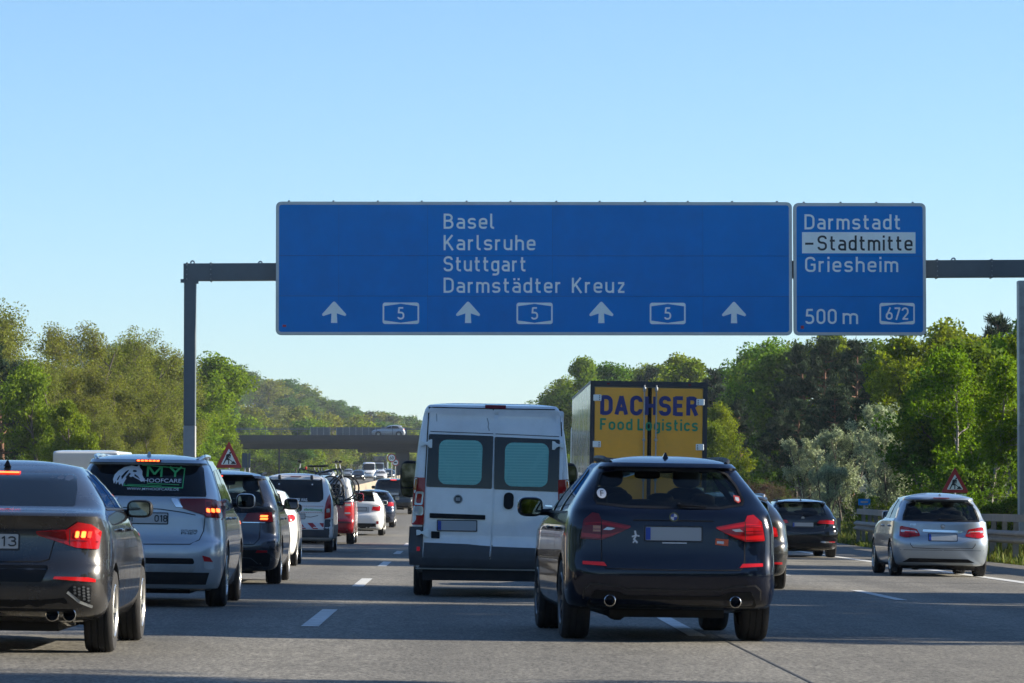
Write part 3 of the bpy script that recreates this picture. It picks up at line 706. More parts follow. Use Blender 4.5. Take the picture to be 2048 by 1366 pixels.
while x < BX(801):
    if abs(x - BX(655)) > pw * .35:
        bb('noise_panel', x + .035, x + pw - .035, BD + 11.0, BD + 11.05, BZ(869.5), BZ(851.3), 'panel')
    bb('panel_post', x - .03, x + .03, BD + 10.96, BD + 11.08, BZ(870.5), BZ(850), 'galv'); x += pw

# embankment ramp beyond the bridge on the left, with its dark side rail
mb = MB(); pts = [(-20.5, 560, 3.9), (-20.5, 640, 2.9), (-20.8, 740, 1.4), (-21, 830, .5)]
v = []; f = []
for x, y, h in pts:
    z = gz(-21, y); v += [(x, y, z - .5), (x - 1.0, y, z + h), (x - 10, y, z + h), (x - 13, y, z - .5)]
for i in range(3):
    a = 4 * i
    for k in range(3): f.append((a + k, a + k + 1, a + k + 5, a + k + 4))
f.append((0, 1, 2, 3)); mb.add(v, f)
tag(mb.build('slip_road_ramp', M['grass_soil']), kind='structure')
t = tag(empty('ramp_wall', (-21.5, 560, 0)), 'dark sloping side wall of the slip road beyond the bridge', 'wall')
mb = MB()
for (x, y, h), (x2, y2, h2) in zip(pts[:-1], pts[1:]):
    za, zb = gz(-21, y) + h, gz(-21, y2) + h2
    mb.add([(x - .9 + 21.5, y - 560, za - 1.3), (x2 - .9 + 21.5, y2 - 560, zb - 1.1), (x2 - .9 + 21.5, y2 - 560, zb + .9), (x - .9 + 21.5, y - 560, za + .9),
            (x - 1.2 + 21.5, y - 560, za - 1.3), (x2 - 1.2 + 21.5, y2 - 560, zb - 1.1), (x2 - 1.2 + 21.5, y2 - 560, zb + .9), (x - 1.2 + 21.5, y - 560, za + .9)],
           [(0, 1, 2, 3), (7, 6, 5, 4), (3, 2, 6, 7), (0, 3, 7, 4)])
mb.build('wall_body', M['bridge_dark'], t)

# electricity pylon far off
X, D, z = P(827, 830, 1500); g = gz(X, D)
t = tag(empty('power_pylon', (X, D, g)), 'faint thin lattice power pylon far off above the treetops', 'pylon')
mb = MB(); H = z - g
for sx in (-1, 1):
    for sy in (-1, 1): mb.tube([(sx * 2.2, sy * 2.2, -1), (sx * .8, sy * .8, H * .6), (sx * .15, sy * .15, H)], .16, 4)
mb.build('lattice_tower', M['galv'], t)
mb = MB()
for zz, w in ((H * .70, 5.5), (H * .84, 4.0)): mb.tube([(-w, 0, zz), (0, 0, zz + .8), (w, 0, zz)], .14, 4); mb.tube([(-w, 0, zz), (w, 0, zz)], .1, 4)
mb.build('cross_arm', M['galv'], t)

# distant wooded rise
def hill_h(x, y):
    rx = (x + 95) / 72.0; ry = (y - 1120) / 210.0
    h = 27.0 * math.exp(-(max(0, rx) ** 2) * 1.1 - ry * ry) if rx > 0 else 27.0 * math.exp(-ry * ry)
    return h + 1.2 * mnoise.noise(Vector((x * .03, y * .01, 0)))
hx = [-360 + 15 * i for i in range(30)]; hy = [820 + 40 * i for i in range(18)]
tag(sheet('hill', hx, hy, lambda x, y: gz(x, y) - .6 + hill_h(x, y) * (1 - max(0, (x - 40) / 40) if x > 40 else 1), M['grass_soil']), kind='structure')
# ------------------------------------------------------------------ trees and bushes
LEAF = {
 'fresh': leaf_mat('fresh_green_leaves', (0.10, 0.185, 0.012), (0.15, 0.225, 0.016), 0.43),
 'lime': leaf_mat('yellow_green_leaves', (0.16, 0.24, 0.008), (0.11, 0.19, 0.008), 0.45),
 'olive': leaf_mat('budding_olive_leaves', (0.155, 0.195, 0.024), (0.155, 0.16, 0.045), 0.45, tcol=(1.15, 1.15, 0.5), hv=0.012),
 'mid': leaf_mat('mid_green_leaves', (0.06, 0.13, 0.016), (0.095, 0.165, 0.016), 0.45),
 'pine': leaf_mat('pine_needles', (0.022, 0.048, 0.028), (0.042, 0.068, 0.032), 0.18, tcol=(1.1, 1.1, 0.8)),
 'silver': leaf_mat('silver_willow_leaves', (0.25, 0.30, 0.19), (0.32, 0.37, 0.23), 0.25, tcol=(1.05, 1.1, 0.8), hv=0.015),
 'brown': leaf_mat('reddish_dry_leaves', (0.085, 0.05, 0.035), (0.11, 0.075, 0.04), 0.2, tcol=(1.2, 1, .7)),
 'far': leaf_mat('far_wood_leaves', (0.05, 0.115, 0.022), (0.075, 0.14, 0.026), 0.42),
}
M['bark'] = mat('grey_brown_bark', (0.085, 0.07, 0.055), 0.9, var=0.4, vscale=6, bump=0.4, bscale=20)
M['bark_pine'] = mat('reddish_pine_bark', (0.17, 0.085, 0.05), 0.9, var=0.4, vscale=5, bump=0.4, bscale=16)
M['bark_birch'] = mat('pale_birch_bark', (0.19, 0.175, 0.15), 0.85, var=0.5, vscale=5)

def leaves_mesh(name, P_, size, elong, rng, m, droop=0.0, dirs=None):
    n = len(P_); P_ = np.asarray(P_)
    if dirs is None:
        a = rng.normal(size=(n, 3)); a[:, 2] -= droop
    else: a = np.asarray(dirs) + rng.normal(size=(n, 3)) * 0.35
    a /= np.linalg.norm(a, axis=1)[:, None] + 1e-9
    b = rng.normal(size=(n, 3)); b -= (b * a).sum(1)[:, None] * a; b /= np.linalg.norm(b, axis=1)[:, None] + 1e-9
    c = np.cross(a, b); s = size * rng.uniform(0.6, 1.35, n)[:, None]; w = s * elong
    fold = rng.uniform(-.25, .25, n)[:, None] * w
    v = np.empty((n, 4, 3)); v[:, 0] = P_ - a * s * .5; v[:, 1] = P_ + b * w * .5 + c * fold; v[:, 2] = P_ + a * s * .5; v[:, 3] = P_ - b * w * .5 + c * fold
    me = bpy.data.meshes.new(name); me.vertices.add(4 * n); me.vertices.foreach_set('co', v.reshape(-1))
    me.loops.add(4 * n); me.loops.foreach_set('vertex_index', np.arange(4 * n, dtype=np.int32))
    me.polygons.add(n); me.polygons.foreach_set('loop_start', np.arange(0, 4 * n, 4, dtype=np.int32)); me.polygons.foreach_set('loop_total', np.full(n, 4, dtype=np.int32))
    me.materials.append(m); me.update(calc_edges=True)
    return me
def branch_path(p, d, ln, rng, n=5, bend=.18, lift=.12):
    pts = [np.array(p, float)]; d = np.array(d, float); d /= np.linalg.norm(d)
    for k in range(n):
        d = d + rng.normal(size=3) * bend + np.array([0, 0, lift]); d /= np.linalg.norm(d); pts.append(pts[-1] + d * ln / n)
    return pts
def broad(seed, H, R, leaf='fresh', nl=16000, size=.2, elong=.62, base=.10, nprim=14, clump=.085, sparse=1.0, twigs=0, bark='bark', multi=1, up=.5, flat=.75, peak=.60):
    rng = np.random.default_rng(seed); mb = MB(); cl = []
    for s in range(multi):
        a0 = rng.uniform(0, 6.28); lean = 0.0 if multi == 1 else rng.uniform(.12, .32)
        tp = branch_path((rng.normal() * .1 * (multi > 1), rng.normal() * .1 * (multi > 1), -0.3), (math.cos(a0) * lean, math.sin(a0) * lean, 1), H * rng.uniform(.82, .95) + .3, rng, 8, .07, .05)
        r0 = (H * .017 / math.sqrt(multi) + .03) * (.5 if bark == 'bark_birch' else 1)
        mb.tube(tp, [r0 * (1 - .85 * i / 8) + .01 for i in range(9)], 7, caps=False)
        for k in range(max(3, nprim // multi)):
            t = base + (.97 - base) * (k + rng.uniform(0, 1)) / max(3, nprim // multi); i = t * 8; i0 = min(int(i), 7); p = tp[i0] + (tp[i0 + 1] - tp[i0]) * (i - i0)
            env = max(0.18, 1 - abs((t - peak * .75) / (.62 if t > peak * .75 else .7)) ** 2.0)
            az = rng.uniform(0, 6.28); L_ = R * env * rng.uniform(.65, 1.2); el = rng.uniform(.1, .7) * up * 2 + (t > .8) * .6
            bp = branch_path(p, (math.cos(az), math.sin(az), el), L_, rng, 5, .2, .10)
            rb = r0 * .42 * (1 - .6 * t) + .012
            mb.tube(bp, [rb * (1 - .8 * j / 5) + .006 for j in range(6)], 5, caps=False)
            for q in range(rng.integers(4, 7)):
                tt = rng.uniform(.3, 1.0); j = tt * 5; j0 = min(int(j), 4); pp = bp[j0] + (bp[j0 + 1] - bp[j0]) * (j - j0)
                dd = rng.normal(size=3); dd[2] = abs(dd[2]) * .6 + up * .6
                sp = branch_path(pp, dd, L_ * rng.uniform(.25, .5) + .25, rng, 3, .25, .12)
                mb.tube(sp, [.016 + .004 * H / 10, .012, .009, .005], 4, caps=False)
                for e in (sp[1], sp[2], sp[3]): cl.append((e, rng.uniform(.55, 1.35)))
    cl_p = np.array([c[0] for c in cl]); cl_s = np.array([c[1] for c in cl])
    if sparse < 1:
        keep = rng.random(len(cl_p)) < sparse; cl_p, cl_s = cl_p[keep], cl_s[keep]
    w = cl_s ** 2; w /= w.sum(); idx = rng.choice(len(cl_p), nl, p=w)
    sg = clump * H * cl_s[idx][:, None]
    g = rng.normal(size=(nl, 3)); g /= np.maximum(1, np.linalg.norm(g, axis=1) / 1.7)[:, None]
    off = g * sg * np.array([1, 1, flat]) * .54
    pts = cl_p[idx] + off; pts[:, 2] = np.maximum(pts[:, 2], .15)
    if twigs:
        for k in range(twigs):
            i = rng.integers(len(cl_p)); c = cl_p[i]; d = rng.normal(size=3); d[2] = abs(d[2]) + .4; tp = branch_path(c - d * .1, d, H * rng.uniform(.03, .065), rng, 2, .35, .05); mb.tube(tp, [.011, .008, .004], 3, caps=False)
    tm = bpy.data.meshes.new('trunk'); tm.from_pydata(mb.v, [], mb.f); tm.materials.append(M[bark]); tm.polygons.foreach_set('use_smooth', [True] * len(mb.f)); tm.update()
    lm = leaves_mesh('crown', pts, size * (1.12 if nl > 5000 else 1.0), elong, rng, LEAF[leaf]); return tm, lm, float(np.percentile(pts[:, 2], 99.6))
def pine(seed, H, R, nl=16000, leaf='pine', base=.22, size=.34):
    rng = np.random.default_rng(seed); mb = MB(); pts = []; dirs = []
    tp = branch_path((0, 0, -.3), (rng.normal() * .04, rng.normal() * .04, 1), H * .97 + .3, rng, 9, .035, .03)
    mb.tube(tp, [H * .018 * (1 - .88 * i / 9) + .015 for i in range(10)], 7, caps=False)
    tufts = []
    nw = 15
    for k in range(nw):
        t = base + (1 - base) * (k / (nw - 1)) ** .9 * .985; i = t * 9; i0 = min(int(i), 8); p = tp[i0] + (tp[i0 + 1] - tp[i0]) * (i - i0)
        for q in range(rng.integers(4, 7)):
            az = rng.uniform(0, 6.28); L_ = R * (1 - ((t - base) / (1 - base)) ** 2.6 * .82) * rng.uniform(.45, 1.15) * (.6 + .4 * min(1, (t - base) / .2 + .3))
            bp = branch_path(p, (math.cos(az), math.sin(az), rng.uniform(-.05, .35)), L_, rng, 5, .12, .09)
            mb.tube(bp, [.05 * (1 - .8 * j / 5) * H / 11 + .008 for j in range(6)], 4, caps=False)
            for z in range(int(5 + L_ * 5)):
                tt = rng.uniform(.25, 1.03); j = min(tt, .999) * 5; j0 = min(int(j), 4); pp = bp[j0] + (bp[j0 + 1] - bp[j0]) * (j - j0)
                d = (bp[min(j0 + 1, 5)] - bp[j0]); d = d / np.linalg.norm(d); sd = rng.normal(size=3) * .8; sd[2] = abs(sd[2]) * .8; d2 = d * .6 + sd; d2 /= np.linalg.norm(d2)
                tufts.append((pp + d2 * rng.uniform(.08, .36), d2))
    T = np.array([a for a, _ in tufts]); Dv = np.array([b for _, b in tufts]); idx = rng.integers(len(T), size=nl)
    pts = T[idx] + rng.normal(size=(nl, 3)) * np.array([.13, .13, .09]); dirs = Dv[idx] + np.array([0, 0, .5]) + rng.normal(size=(nl, 3)) * .5
    tm = bpy.data.meshes.new('trunk'); tm.from_pydata(mb.v, [], mb.f); tm.materials.append(M['bark_pine']); tm.polygons.foreach_set('use_smooth', [True] * len(mb.f)); tm.update()
    return tm, leaves_mesh('crown', pts, size, .17, rng, LEAF[leaf], dirs=dirs), float(np.percentile(pts[:, 2], 99.7))
PROTO = {
 'fresh1': broad(1, 10, 3.4, 'fresh', 26000, .21), 'fresh2': broad(2, 10, 2.9, 'fresh', 25000, .18, nprim=15, up=.7),
 'lime1': broad(3, 10, 3.0, 'lime', 25000, .18, clump=.07, up=.6), 'lime2': broad(4, 10, 2.4, 'lime', 22000, .16, nprim=16, up=.8, clump=.065),
 'mid1': broad(5, 10, 3.5, 'mid', 24000, .21), 'mid2': broad(6, 10, 3.0, 'mid', 22000, .20, nprim=15),
 'locust1': broad(7, 12, 4.4, 'olive', 32000, .14, .5, base=.10, nprim=22, clump=.066, twigs=900, up=.75, multi=2, peak=.75),
 'locust2': broad(8, 12, 4.0, 'olive', 30000, .14, .5, base=.12, nprim=20, clump=.062, twigs=1000, up=.85, multi=2, peak=.75),
 'locust3': broad(9, 12, 4.6, 'olive', 31000, .14, .5, base=.08, nprim=24, clump=.07, twigs=900, up=.65, multi=3, peak=.7),
 'pine1': pine(10, 11, 2.9, 24000), 'pine2': pine(11, 11, 2.5, 21000), 'pine3': pine(12, 11, 3.2, 25000),
 'birch1': broad(13, 9, 1.9, 'lime', 13000, .12, .7, base=.25, nprim=16, clump=.06, bark='bark_birch', up=.7),
 'birch2': broad(14, 9, 1.6, 'lime', 10000, .12, .7, base=.35, nprim=14, clump=.06, bark='bark_birch', up=.8, twigs=120),
 'silver1': broad(15, 5.5, 2.3, 'silver', 14000, .14, .32, base=.05, nprim=28, clump=.042, multi=6, up=1.2, flat=1.0, peak=.5),
 'silver2': broad(16, 5.5, 1.9, 'silver', 12000, .14, .32, base=.05, nprim=28, clump=.04, multi=5, up=1.3, flat=1.0, peak=.5),
 'bush1': broad(17, 3, 1.9, 'mid', 6000, .13, .6, base=.03, nprim=20, clump=.09, multi=5, up=.5),
 'bush2': broad(18, 3, 1.8, 'lime', 5500, .12, .6, base=.03, nprim=20, clump=.085, multi=5, up=.5),
 'bush3': broad(19, 3, 1.8, 'brown', 4200, .10, .5, base=.03, nprim=22, clump=.09, multi=6, up=.6, twigs=500),
 'far1': broad(20, 11, 4.2, 'far', 4200, .46, .7, base=.08, nprim=14, clump=.10), 'far2': broad(21, 11, 3.6, 'far', 3800, .46, .7, base=.08, nprim=14, clump=.10, up=.7),
 'far3': broad(22, 11, 3.8, 'olive', 3600, .42, .6, base=.08, nprim=16, clump=.085), 'far4': pine(23, 11, 3.0, 4200, size=.55),
 'far5': broad(24, 11, 4.0, 'fresh', 3800, .44, .7, base=.06, nprim=14, clump=.10),
}
_trng = random.Random(77); _tn = {}
def tree(kind, X, D, H, label, group, name=None, cat='tree', wide=1.0, rot=None, sink=0.0):
    tm, cm, H0 = PROTO[kind]; s = H / H0
    nm = name or ('pine_tree' if kind in ('pine1', 'pine2', 'pine3', 'far4') else 'birch_tree' if 'birch' in kind else 'bush' if ('bush' in kind or 'silver' in kind) else 'broadleaf_tree')
    t = empty(nm, (X, D, gz(X, D) - sink), (0, 0, _trng.uniform(0, 6.28) if rot is None else rot), label, cat, group)
    t.scale = (s * wide * _trng.uniform(.92, 1.08), s * wide * _trng.uniform(.92, 1.08), s)
    link('trunk', tm, t); link('crown', cm, t)
    return t
def tree_px(kind, px, ptop, D, label, group, **k):
    X = (px - 912) / FPX * D; H = CAMH + (1009 - ptop) / FPX * D - gz(X, D)
    return tree(kind, X, D, H, label, group, **k)
GL, GR, GH, GF = 'trees along the left side', 'trees along the right side', 'trees on the distant rise', 'trees behind the bridge'
# left wood, front edge
tree_px('pine1', 8, 692, 214, 'dark pine at the left edge beside the bright maple', GL, wide=1.15)
tree_px('pine3', -70, 650, 222, 'dark pine partly out of frame at far left', GL)
tree_px('fresh2', 88, 735, 209, 'bright green young maple in front of the olive trees', GL, wide=.85)
tree_px('fresh1', 142, 806, 207, 'small bright green maple beside the taller young maple', GL, wide=.8)
for i, (k, px, pt, D, lab) in enumerate((
    ('locust1', 62, 606, 236, 'tallest olive tree with thin leaves, above the young maple'),
    ('locust2', 150, 652, 244, 'olive tree with bare twigs right of the tallest one'),
    ('locust3', 215, 668, 252, 'broad olive tree with brown twigs in the middle of the left wood'),
    ('locust1', 282, 674, 266, 'olive tree with feathery top left of the gantry post'),
    ('locust2', 332, 708, 284, 'last olive tree beside the gantry post'),
    ('locust3', 8, 634, 240, 'olive tree rising behind the dark pine'),
    ('locust2', 185, 735, 226, 'low olive tree with brown twigs before the broad one'),
    ('locust1', 262, 760, 238, 'low olive tree standing forward left of the gantry post'),
    ('locust3', 318, 780, 252, 'low olive tree just left of the gantry post foot'),
    ('locust3', 225, 830, 222, 'shrubby olive tree at the edge behind the white estate car'),
    ('locust2', 300, 850, 236, 'shrubby olive tree near the gantry post foot'),
    ('locust1', 120, 720, 224, 'olive tree close behind the small maple'),
    ('locust2', 30, 760, 222, 'olive tree filling the gap between pine and maple'))):
    tree_px(k, px, pt, D, lab, GL, wide=1.05)
for (k, px, pt, D, lab) in (
    ('fresh2', 386, 716, 322, 'bright green tree right of the gantry post'),
    ('fresh2', 352, 722, 330, 'green tree showing just left of the gantry post top'),
    ('lime2', 414, 785, 352, 'yellow green tree stepping down towards the bridge'),
    ('fresh1', 372, 800, 300, 'green tree behind the foot of the gantry post'),
    ('lime2', 408, 828, 312, 'low yellow green tree right of the gantry post'),
    ('lime2', 440, 828, 392, 'green tree above the left bridge end'),
    ('lime1', 446, 862, 418, 'low yellow green tree at the left bridge end'),
    ('fresh1', 420, 872, 360, 'low green tree above the left roadworks triangle'),
    ('mid1', 470, 905, 440, 'low green tree just below the left bridge end')):
    tree_px(k, px, pt, D, lab, GL, wide=1.05)
for i in range(16):      # depth of the left wood
    D = 250 + i * 13; X = -34 - _trng.uniform(0, 10) - (i % 3) * 5
    tree(_trng.choice(['locust1', 'locust3', 'mid1', 'locust2']), X, D, _trng.uniform(10.5, 13) - max(0, D - 330) * .02, 'tree deep inside the left wood, mostly hidden by others', 'inner trees of the left wood')
for i in range(14):
    D = 205 + i * 15 + _trng.uniform(-4, 4); X = -24.5 - _trng.uniform(0, 1.5)
    tree(_trng.choice(['bush1', 'bush2', 'locust3', 'bush1']), X, D, _trng.uniform(2.2, 3.8), 'low bush at the foot of the left wood', 'bushes under the left wood', name='bush', cat='bush')
# beyond the bridge, left and centre
for (k, px, pt, D, lab) in (
    ('far5', 500, 832, 560, 'round green tree behind the left bridge railing'), ('far3', 545, 838, 590, 'olive tree behind the bridge railing'),
    ('far1', 585, 842, 570, 'dark green tree behind the bridge railing'), ('far5', 625, 838, 580, 'bright green tree left of the grey bridge panels'),
    ('far3', 665, 826, 700, 'tall brownish tree above the bridge panels'), ('far3', 700, 832, 720, 'second brownish tree above the bridge panels'), ('far5', 735, 842, 690, 'green tree above the right bridge panels'),
    ('far1', 775, 846, 740, 'green tree above the car on the bridge'), ('far5', 815, 852, 760, 'green tree left of the white van roof'), ('far1', 470, 815, 620, 'tree between the wood and the distant rise'),
    ('far3', 520, 812, 660, 'hazy olive tree below the distant rise'), ('far3', 605, 815, 700, 'hazy brown tree below the distant rise')):
    tree_px(k, px, pt, D, lab, GF, wide=1.15)
for i, (px, pt, D) in enumerate(((505, 893, 530), (528, 902, 545), (552, 895, 560), (575, 900, 540), (600, 892, 570), (622, 899, 550), (645, 893, 600), (668, 897, 620), (690, 902, 700), (715, 903, 760), (742, 898, 800), (765, 897, 830), (785, 893, 900), (805, 895, 880), (830, 893, 860), (855, 893, 840), (620, 900, 530), (590, 903, 520))):
    tree_px(['far5', 'far1', 'far3', 'far5'][i % 4], px, pt - 8, D, 'low green tree seen through the bridge opening', 'trees seen under the bridge', wide=1.5)
# distant rise
k = 0
for iy in range(14):
    for ix in range(22):
        x = -200 + ix * 10.2 + _trng.uniform(-4, 4); y = 900 + iy * 22 + _trng.uniform(-8, 8)
        if x > 26 or x < -92 - (y - 900) * .06: continue
        if abs(x + 11) < 14 and y < 880: continue
        h = hill_h(x, y); hh = _trng.uniform(8.5, 12.5) * (1 if h > 3 else .75)
        t = tree(_trng.choice(['far1', 'far2', 'far1', 'far1', 'far2', 'far3', 'far4']), x, y, hh, 'hazy tree in the wood on the distant rise', GH, wide=1.35, sink=-h + .4)
# right wood
for (kd, px, pt, D, lab) in (
    ('mid1', 1128, 792, 460, 'dark green tree at the left end of the right wood'), ('fresh1', 1182, 720, 430, 'green tree with pointed top above the lorry left corner'),
    ('mid2', 1226, 732, 420, 'green tree above the left lorry door'), ('fresh2', 1262, 738, 410, 'green tree over the middle of the lorry'),
    ('pine2', 1300, 734, 400, 'dark pine above the right lorry door'), ('lime1', 1352, 716, 380, 'yellow green tree above the right lorry corner'),
    ('fresh1', 1392, 724, 370, 'green tree right of the yellow green one over the lorry'), ('pine1', 1432, 742, 340, 'dark pine right of the lorry'),
    ('fresh2', 1472, 698, 325, 'bright green tree rising over the pines right of the lorry'), ('pine3', 1510, 745, 290, 'broad dark pine below the bright green tree'),
    ('fresh2', 1558, 690, 285, 'slim green tree between the dark pines'), ('pine1', 1612, 690, 246, 'tall dark pine under the small sign board'),
    ('pine2', 1652, 676, 240, 'tallest dark pine under the small sign board'), ('pine3', 1702, 684, 236, 'wide dark pine right of the tallest'),
    ('pine2', 1755, 715, 226, 'dark pine behind the top of the silver bush'), ('lime1', 1798, 690, 212, 'yellow green tree right of the dark pines'),
    ('fresh1', 1690, 672, 268, 'green treetop showing behind the dark pines'), ('mid1', 1760, 690, 250, 'green treetop behind the yellow green tree'),
    ('lime2', 1846, 672, 197, 'tall yellow green tree under the right sign corner'), ('fresh2', 1903, 655, 201, 'green tree in the row left of the gantry right post'),
    ('pine1', 1966, 636, 204, 'dark pine rising above the right row'), ('lime1', 2040, 628, 158, 'green tree at the right frame edge'),
    ('mid2', 1942, 690, 147, 'mid green tree behind the pale birch'), ('mid1', 1872, 745, 149, 'mid green tree behind the right roadworks triangle'),
    ('birch1', 1925, 700, 138, 'slim pale-stemmed birch above the right roadworks triangle'), ('birch2', 1985, 670, 132, 'pale birch left of the gantry right post'),
    ('birch2', 2012, 720, 128, 'second pale birch close to the gantry right post'), ('birch1', 1870, 760, 150, 'pale birch left of the right roadworks triangle'),
    ('lime2', 1442, 812, 262, 'small yellow green tree right of the lorry'), ('fresh2', 1425, 850, 255, 'low bright tree against the lorry right side'),
    ('pine3', 1560, 770, 258, 'low dark pine in the middle of the right wood'), ('pine1', 1480, 800, 280, 'low dark pine right of the small yellow green tree'),
    ('pine2', 1600, 800, 232, 'low dark pine behind the silver bush'), ('pine3', 1670, 780, 224, 'dark pine directly behind the silver bush'),
    ('pine3', 1760, 790, 205, 'low dark pine right of the silver bush top'), ('mid1', 1246, 744, 445, 'dark green tree low behind the middle of the lorry'), ('fresh1', 1322, 736, 425, 'green tree filling the gap over the right lorry door'), ('mid2', 1452, 742, 352, 'mid green tree right of the lorry top corner'), ('fresh2', 1160, 760, 470, 'green tree between van roof and lorry'), ('mid1', 1592, 702, 275, 'green treetop left of the tall dark pine'), ('fresh1', 1530, 728, 300, 'green tree in the dip between the dark pines')):
    tree_px(kd, px, pt, D, lab, GR)
for (kd, px, pt, D, lab) in (('silver1', 1618, 878, 172, 'left silvery willow bush behind the guard rail'), ('silver2', 1690, 858, 168, 'middle silvery willow bush behind the guard rail'),
    ('silver1', 1748, 812, 166, 'tallest silvery willow bush left of the silver hatchback'), ('silver2', 1792, 870, 154, 'right silvery willow bush next to the silver hatchback'), ('silver2', 1655, 930, 158, 'low silvery willow bush in front of the others')):
    tree_px(kd, px, pt, D, lab, 'silvery bushes on the right verge', name='willow_bush', cat='bush')
for (kd, px, pt, D, lab) in (('bush3', 1512, 958, 188, 'reddish dry bush above the dark estate cars'), ('bush3', 1560, 965, 182, 'reddish dry bush beside the silvery bushes'), ('bush2', 1722, 985, 150, 'yellow green bush under the silvery bushes'),
    ('bush2', 1850, 972, 126, 'yellow green bush left of the right roadworks triangle'), ('bush1', 1890, 965, 128, 'green bush behind the right roadworks triangle'), ('bush2', 1950, 985, 118, 'yellow green bush right of the roadworks triangle'),
    ('bush1', 2010, 1000, 112, 'green bush by the gantry right post'), ('bush1', 1470, 950, 200, 'green bush above the near black car roof'), ('bush1', 1780, 1000, 136, 'green bush left of the silver hatchback'), ('bush2', 2040, 990, 114, 'yellow green bush at the right frame edge')):
    tree_px(kd, px, pt, D, lab, 'bushes along the right verge', cat='bush')
for i in range(18):     # depth of the right wood
    D = 150 + i * 15; X = max(22, 0.118 * D) + _trng.uniform(3, 12)
    if 152 < D < 194: continue
    tree(_trng.choice(['mid1', 'pine2', 'mid2', 'pine1']), X, D, _trng.uniform(8.5, 10.5), 'tree deep inside the right wood, mostly hidden by others', 'inner trees of the right wood')
# the same wood goes on beside the road next to and behind the camera: it throws the bands of shade
def shade_tree(D, X, H, kind, wide=1.0):
    tree(kind, X, D, H, 'roadside tree of the wood beyond the right edge of the view', 'roadside trees beyond the right edge', wide=wide)
for D, X, H, kd, w in ((38.6, 20, 11.0, 'pine3', 1.0), (40.5, 24, 11.5, 'mid1', 1.0), (43.0, 20.5, 11.2, 'mid1', .9), (46.5, 22, 11.5, 'fresh1', .9), (50.0, 20, 10.8, 'pine1', 1.0), (52.5, 22, 11.5, 'mid2', .9), (55.5, 20.5, 11.0, 'mid1', .85), (57.5, 25, 11.5, 'pine2', .9),
                      (76.8, 21, 11.0, 'pine2', 1.0), (80.5, 22, 11.2, 'mid2', .85), (95.5, 20.5, 10.5, 'pine3', 1.0), (100.5, 21, 11, 'mid1', .95), (106.5, 21.5, 11, 'pine1', 1.0), (111.0, 22, 10.8, 'mid2', .9),
                      (25.2, 20, 11, 'mid1', 1.0), (21.0, 21, 11, 'mid2', .9), (17, 21, 11.5, 'pine1', 1.0), (11, 20, 11, 'mid2', 1.0), (4, 22, 12, 'mid1', 1.0), (-8, 20, 11, 'pine3', 1.0)):
    shade_tree(D, X, H, kd, w)

# verge grass
def grass_patch(name, n, xr, yr_, seed, h=.32):
    rng = np.random.default_rng(seed); x = rng.uniform(*xr, n); y = rng.uniform(*yr_, n)
    z = np.array([gz(a, b) for a, b in zip(x, y)]); s = h * rng.uniform(.4, 1.3, n) * (1 + .8 * np.sin(x * 1.7) * np.sin(y * .31))
    s = np.maximum(s, .08)
    pts = np.stack([x, y, z - .03 + s * .5], 1); d = rng.normal(size=(n, 3)) * .3; d[:, 2] = 1
    d /= np.linalg.norm(d, axis=1)[:, None]; b = rng.normal(size=(n, 3)); b[:, 2] = 0; b /= np.linalg.norm(b, axis=1)[:, None]
    w = (.012 + .03 * rng.random(n))[:, None]; v = np.empty((n, 4, 3)); S = s[:, None]
    v[:, 0] = pts - d * S * .5 - b * w; v[:, 1] = pts - d * S * .5 + b * w; v[:, 2] = pts + d * S * .5 + b * w * .25 + b * .05; v[:, 3] = pts + d * S * .5 - b * w * .25 + b * .05
    me = bpy.data.meshes.new(name); me.vertices.add(4 * n); me.vertices.foreach_set('co', v.reshape(-1)); me.loops.add(4 * n); me.loops.foreach_set('vertex_index', np.arange(4 * n, dtype=np.int32))
    me.polygons.add(n); me.polygons.foreach_set('loop_start', np.arange(0, 4 * n, 4, dtype=np.int32)); me.polygons.foreach_set('loop_total', np.full(n, 4, dtype=np.int32)); me.materials.append(LEAF['grass']); me.update(calc_edges=True)
    o = link(name, me); return tag(o, kind='stuff')
LEAF['grass'] = leaf_mat('verge_grass', (0.07, 0.115, 0.02), (0.12, 0.125, 0.04), 0.3)
grass_patch('grass', 60000, (13.05, 22), (76, 175), 5, .21)
grass_patch('grass', 9000, (-9.4, -5.9), (60, 330), 6, .22)

# the wood beside and behind the camera, never in view, that the cars' backs and mirrors look at
def wood_mass(name, spots, seed, leaf):
    rng = np.random.default_rng(seed); P_ = []
    for X, D, H in spots:
        n = 900; c = rng.normal(size=(n, 3)); c /= np.linalg.norm(c, axis=1)[:, None]; c *= rng.uniform(.55, 1.0, n)[:, None]
        P_.append(np.array([X, D, gz(X, D) + H * .5]) + c * np.array([4.2, 4.8, H * .55]))
    o = link(name, leaves_mesh(name, np.concatenate(P_), .85, .7, rng, LEAF[leaf])); tag(o, kind='stuff')
wood_mass('roadside_wood', [(21 + (i % 3) * 4, -12 - 6.5 * i, 10.5 + (i * 7 % 5) * .5) for i in range(34)] + [(-28 - (i % 3) * 4, -160 + 7 * i, 10.5 + (i * 5 % 5) * .5) for i in range(46)] + [(-22 + i * 6, -240 - (i % 2) * 8, 11) for i in range(9)], 91, 'mid')
for i in range(34):      # dark depth behind the visible right row
    D = 120 + i * 9.5; X = 0.09 * D + 13 + (i % 3) * 3.5
    if 154 < D < 192: continue
    tree(_trng.choice(['mid1', 'pine3', 'mid2', 'pine1', 'pine3']), X, D, _trng.uniform(6.0, 8.0) * (1 if D < 300 else 1.15), 'dark tree in the shaded depth of the right wood', 'inner trees of the right wood', wide=1.25)
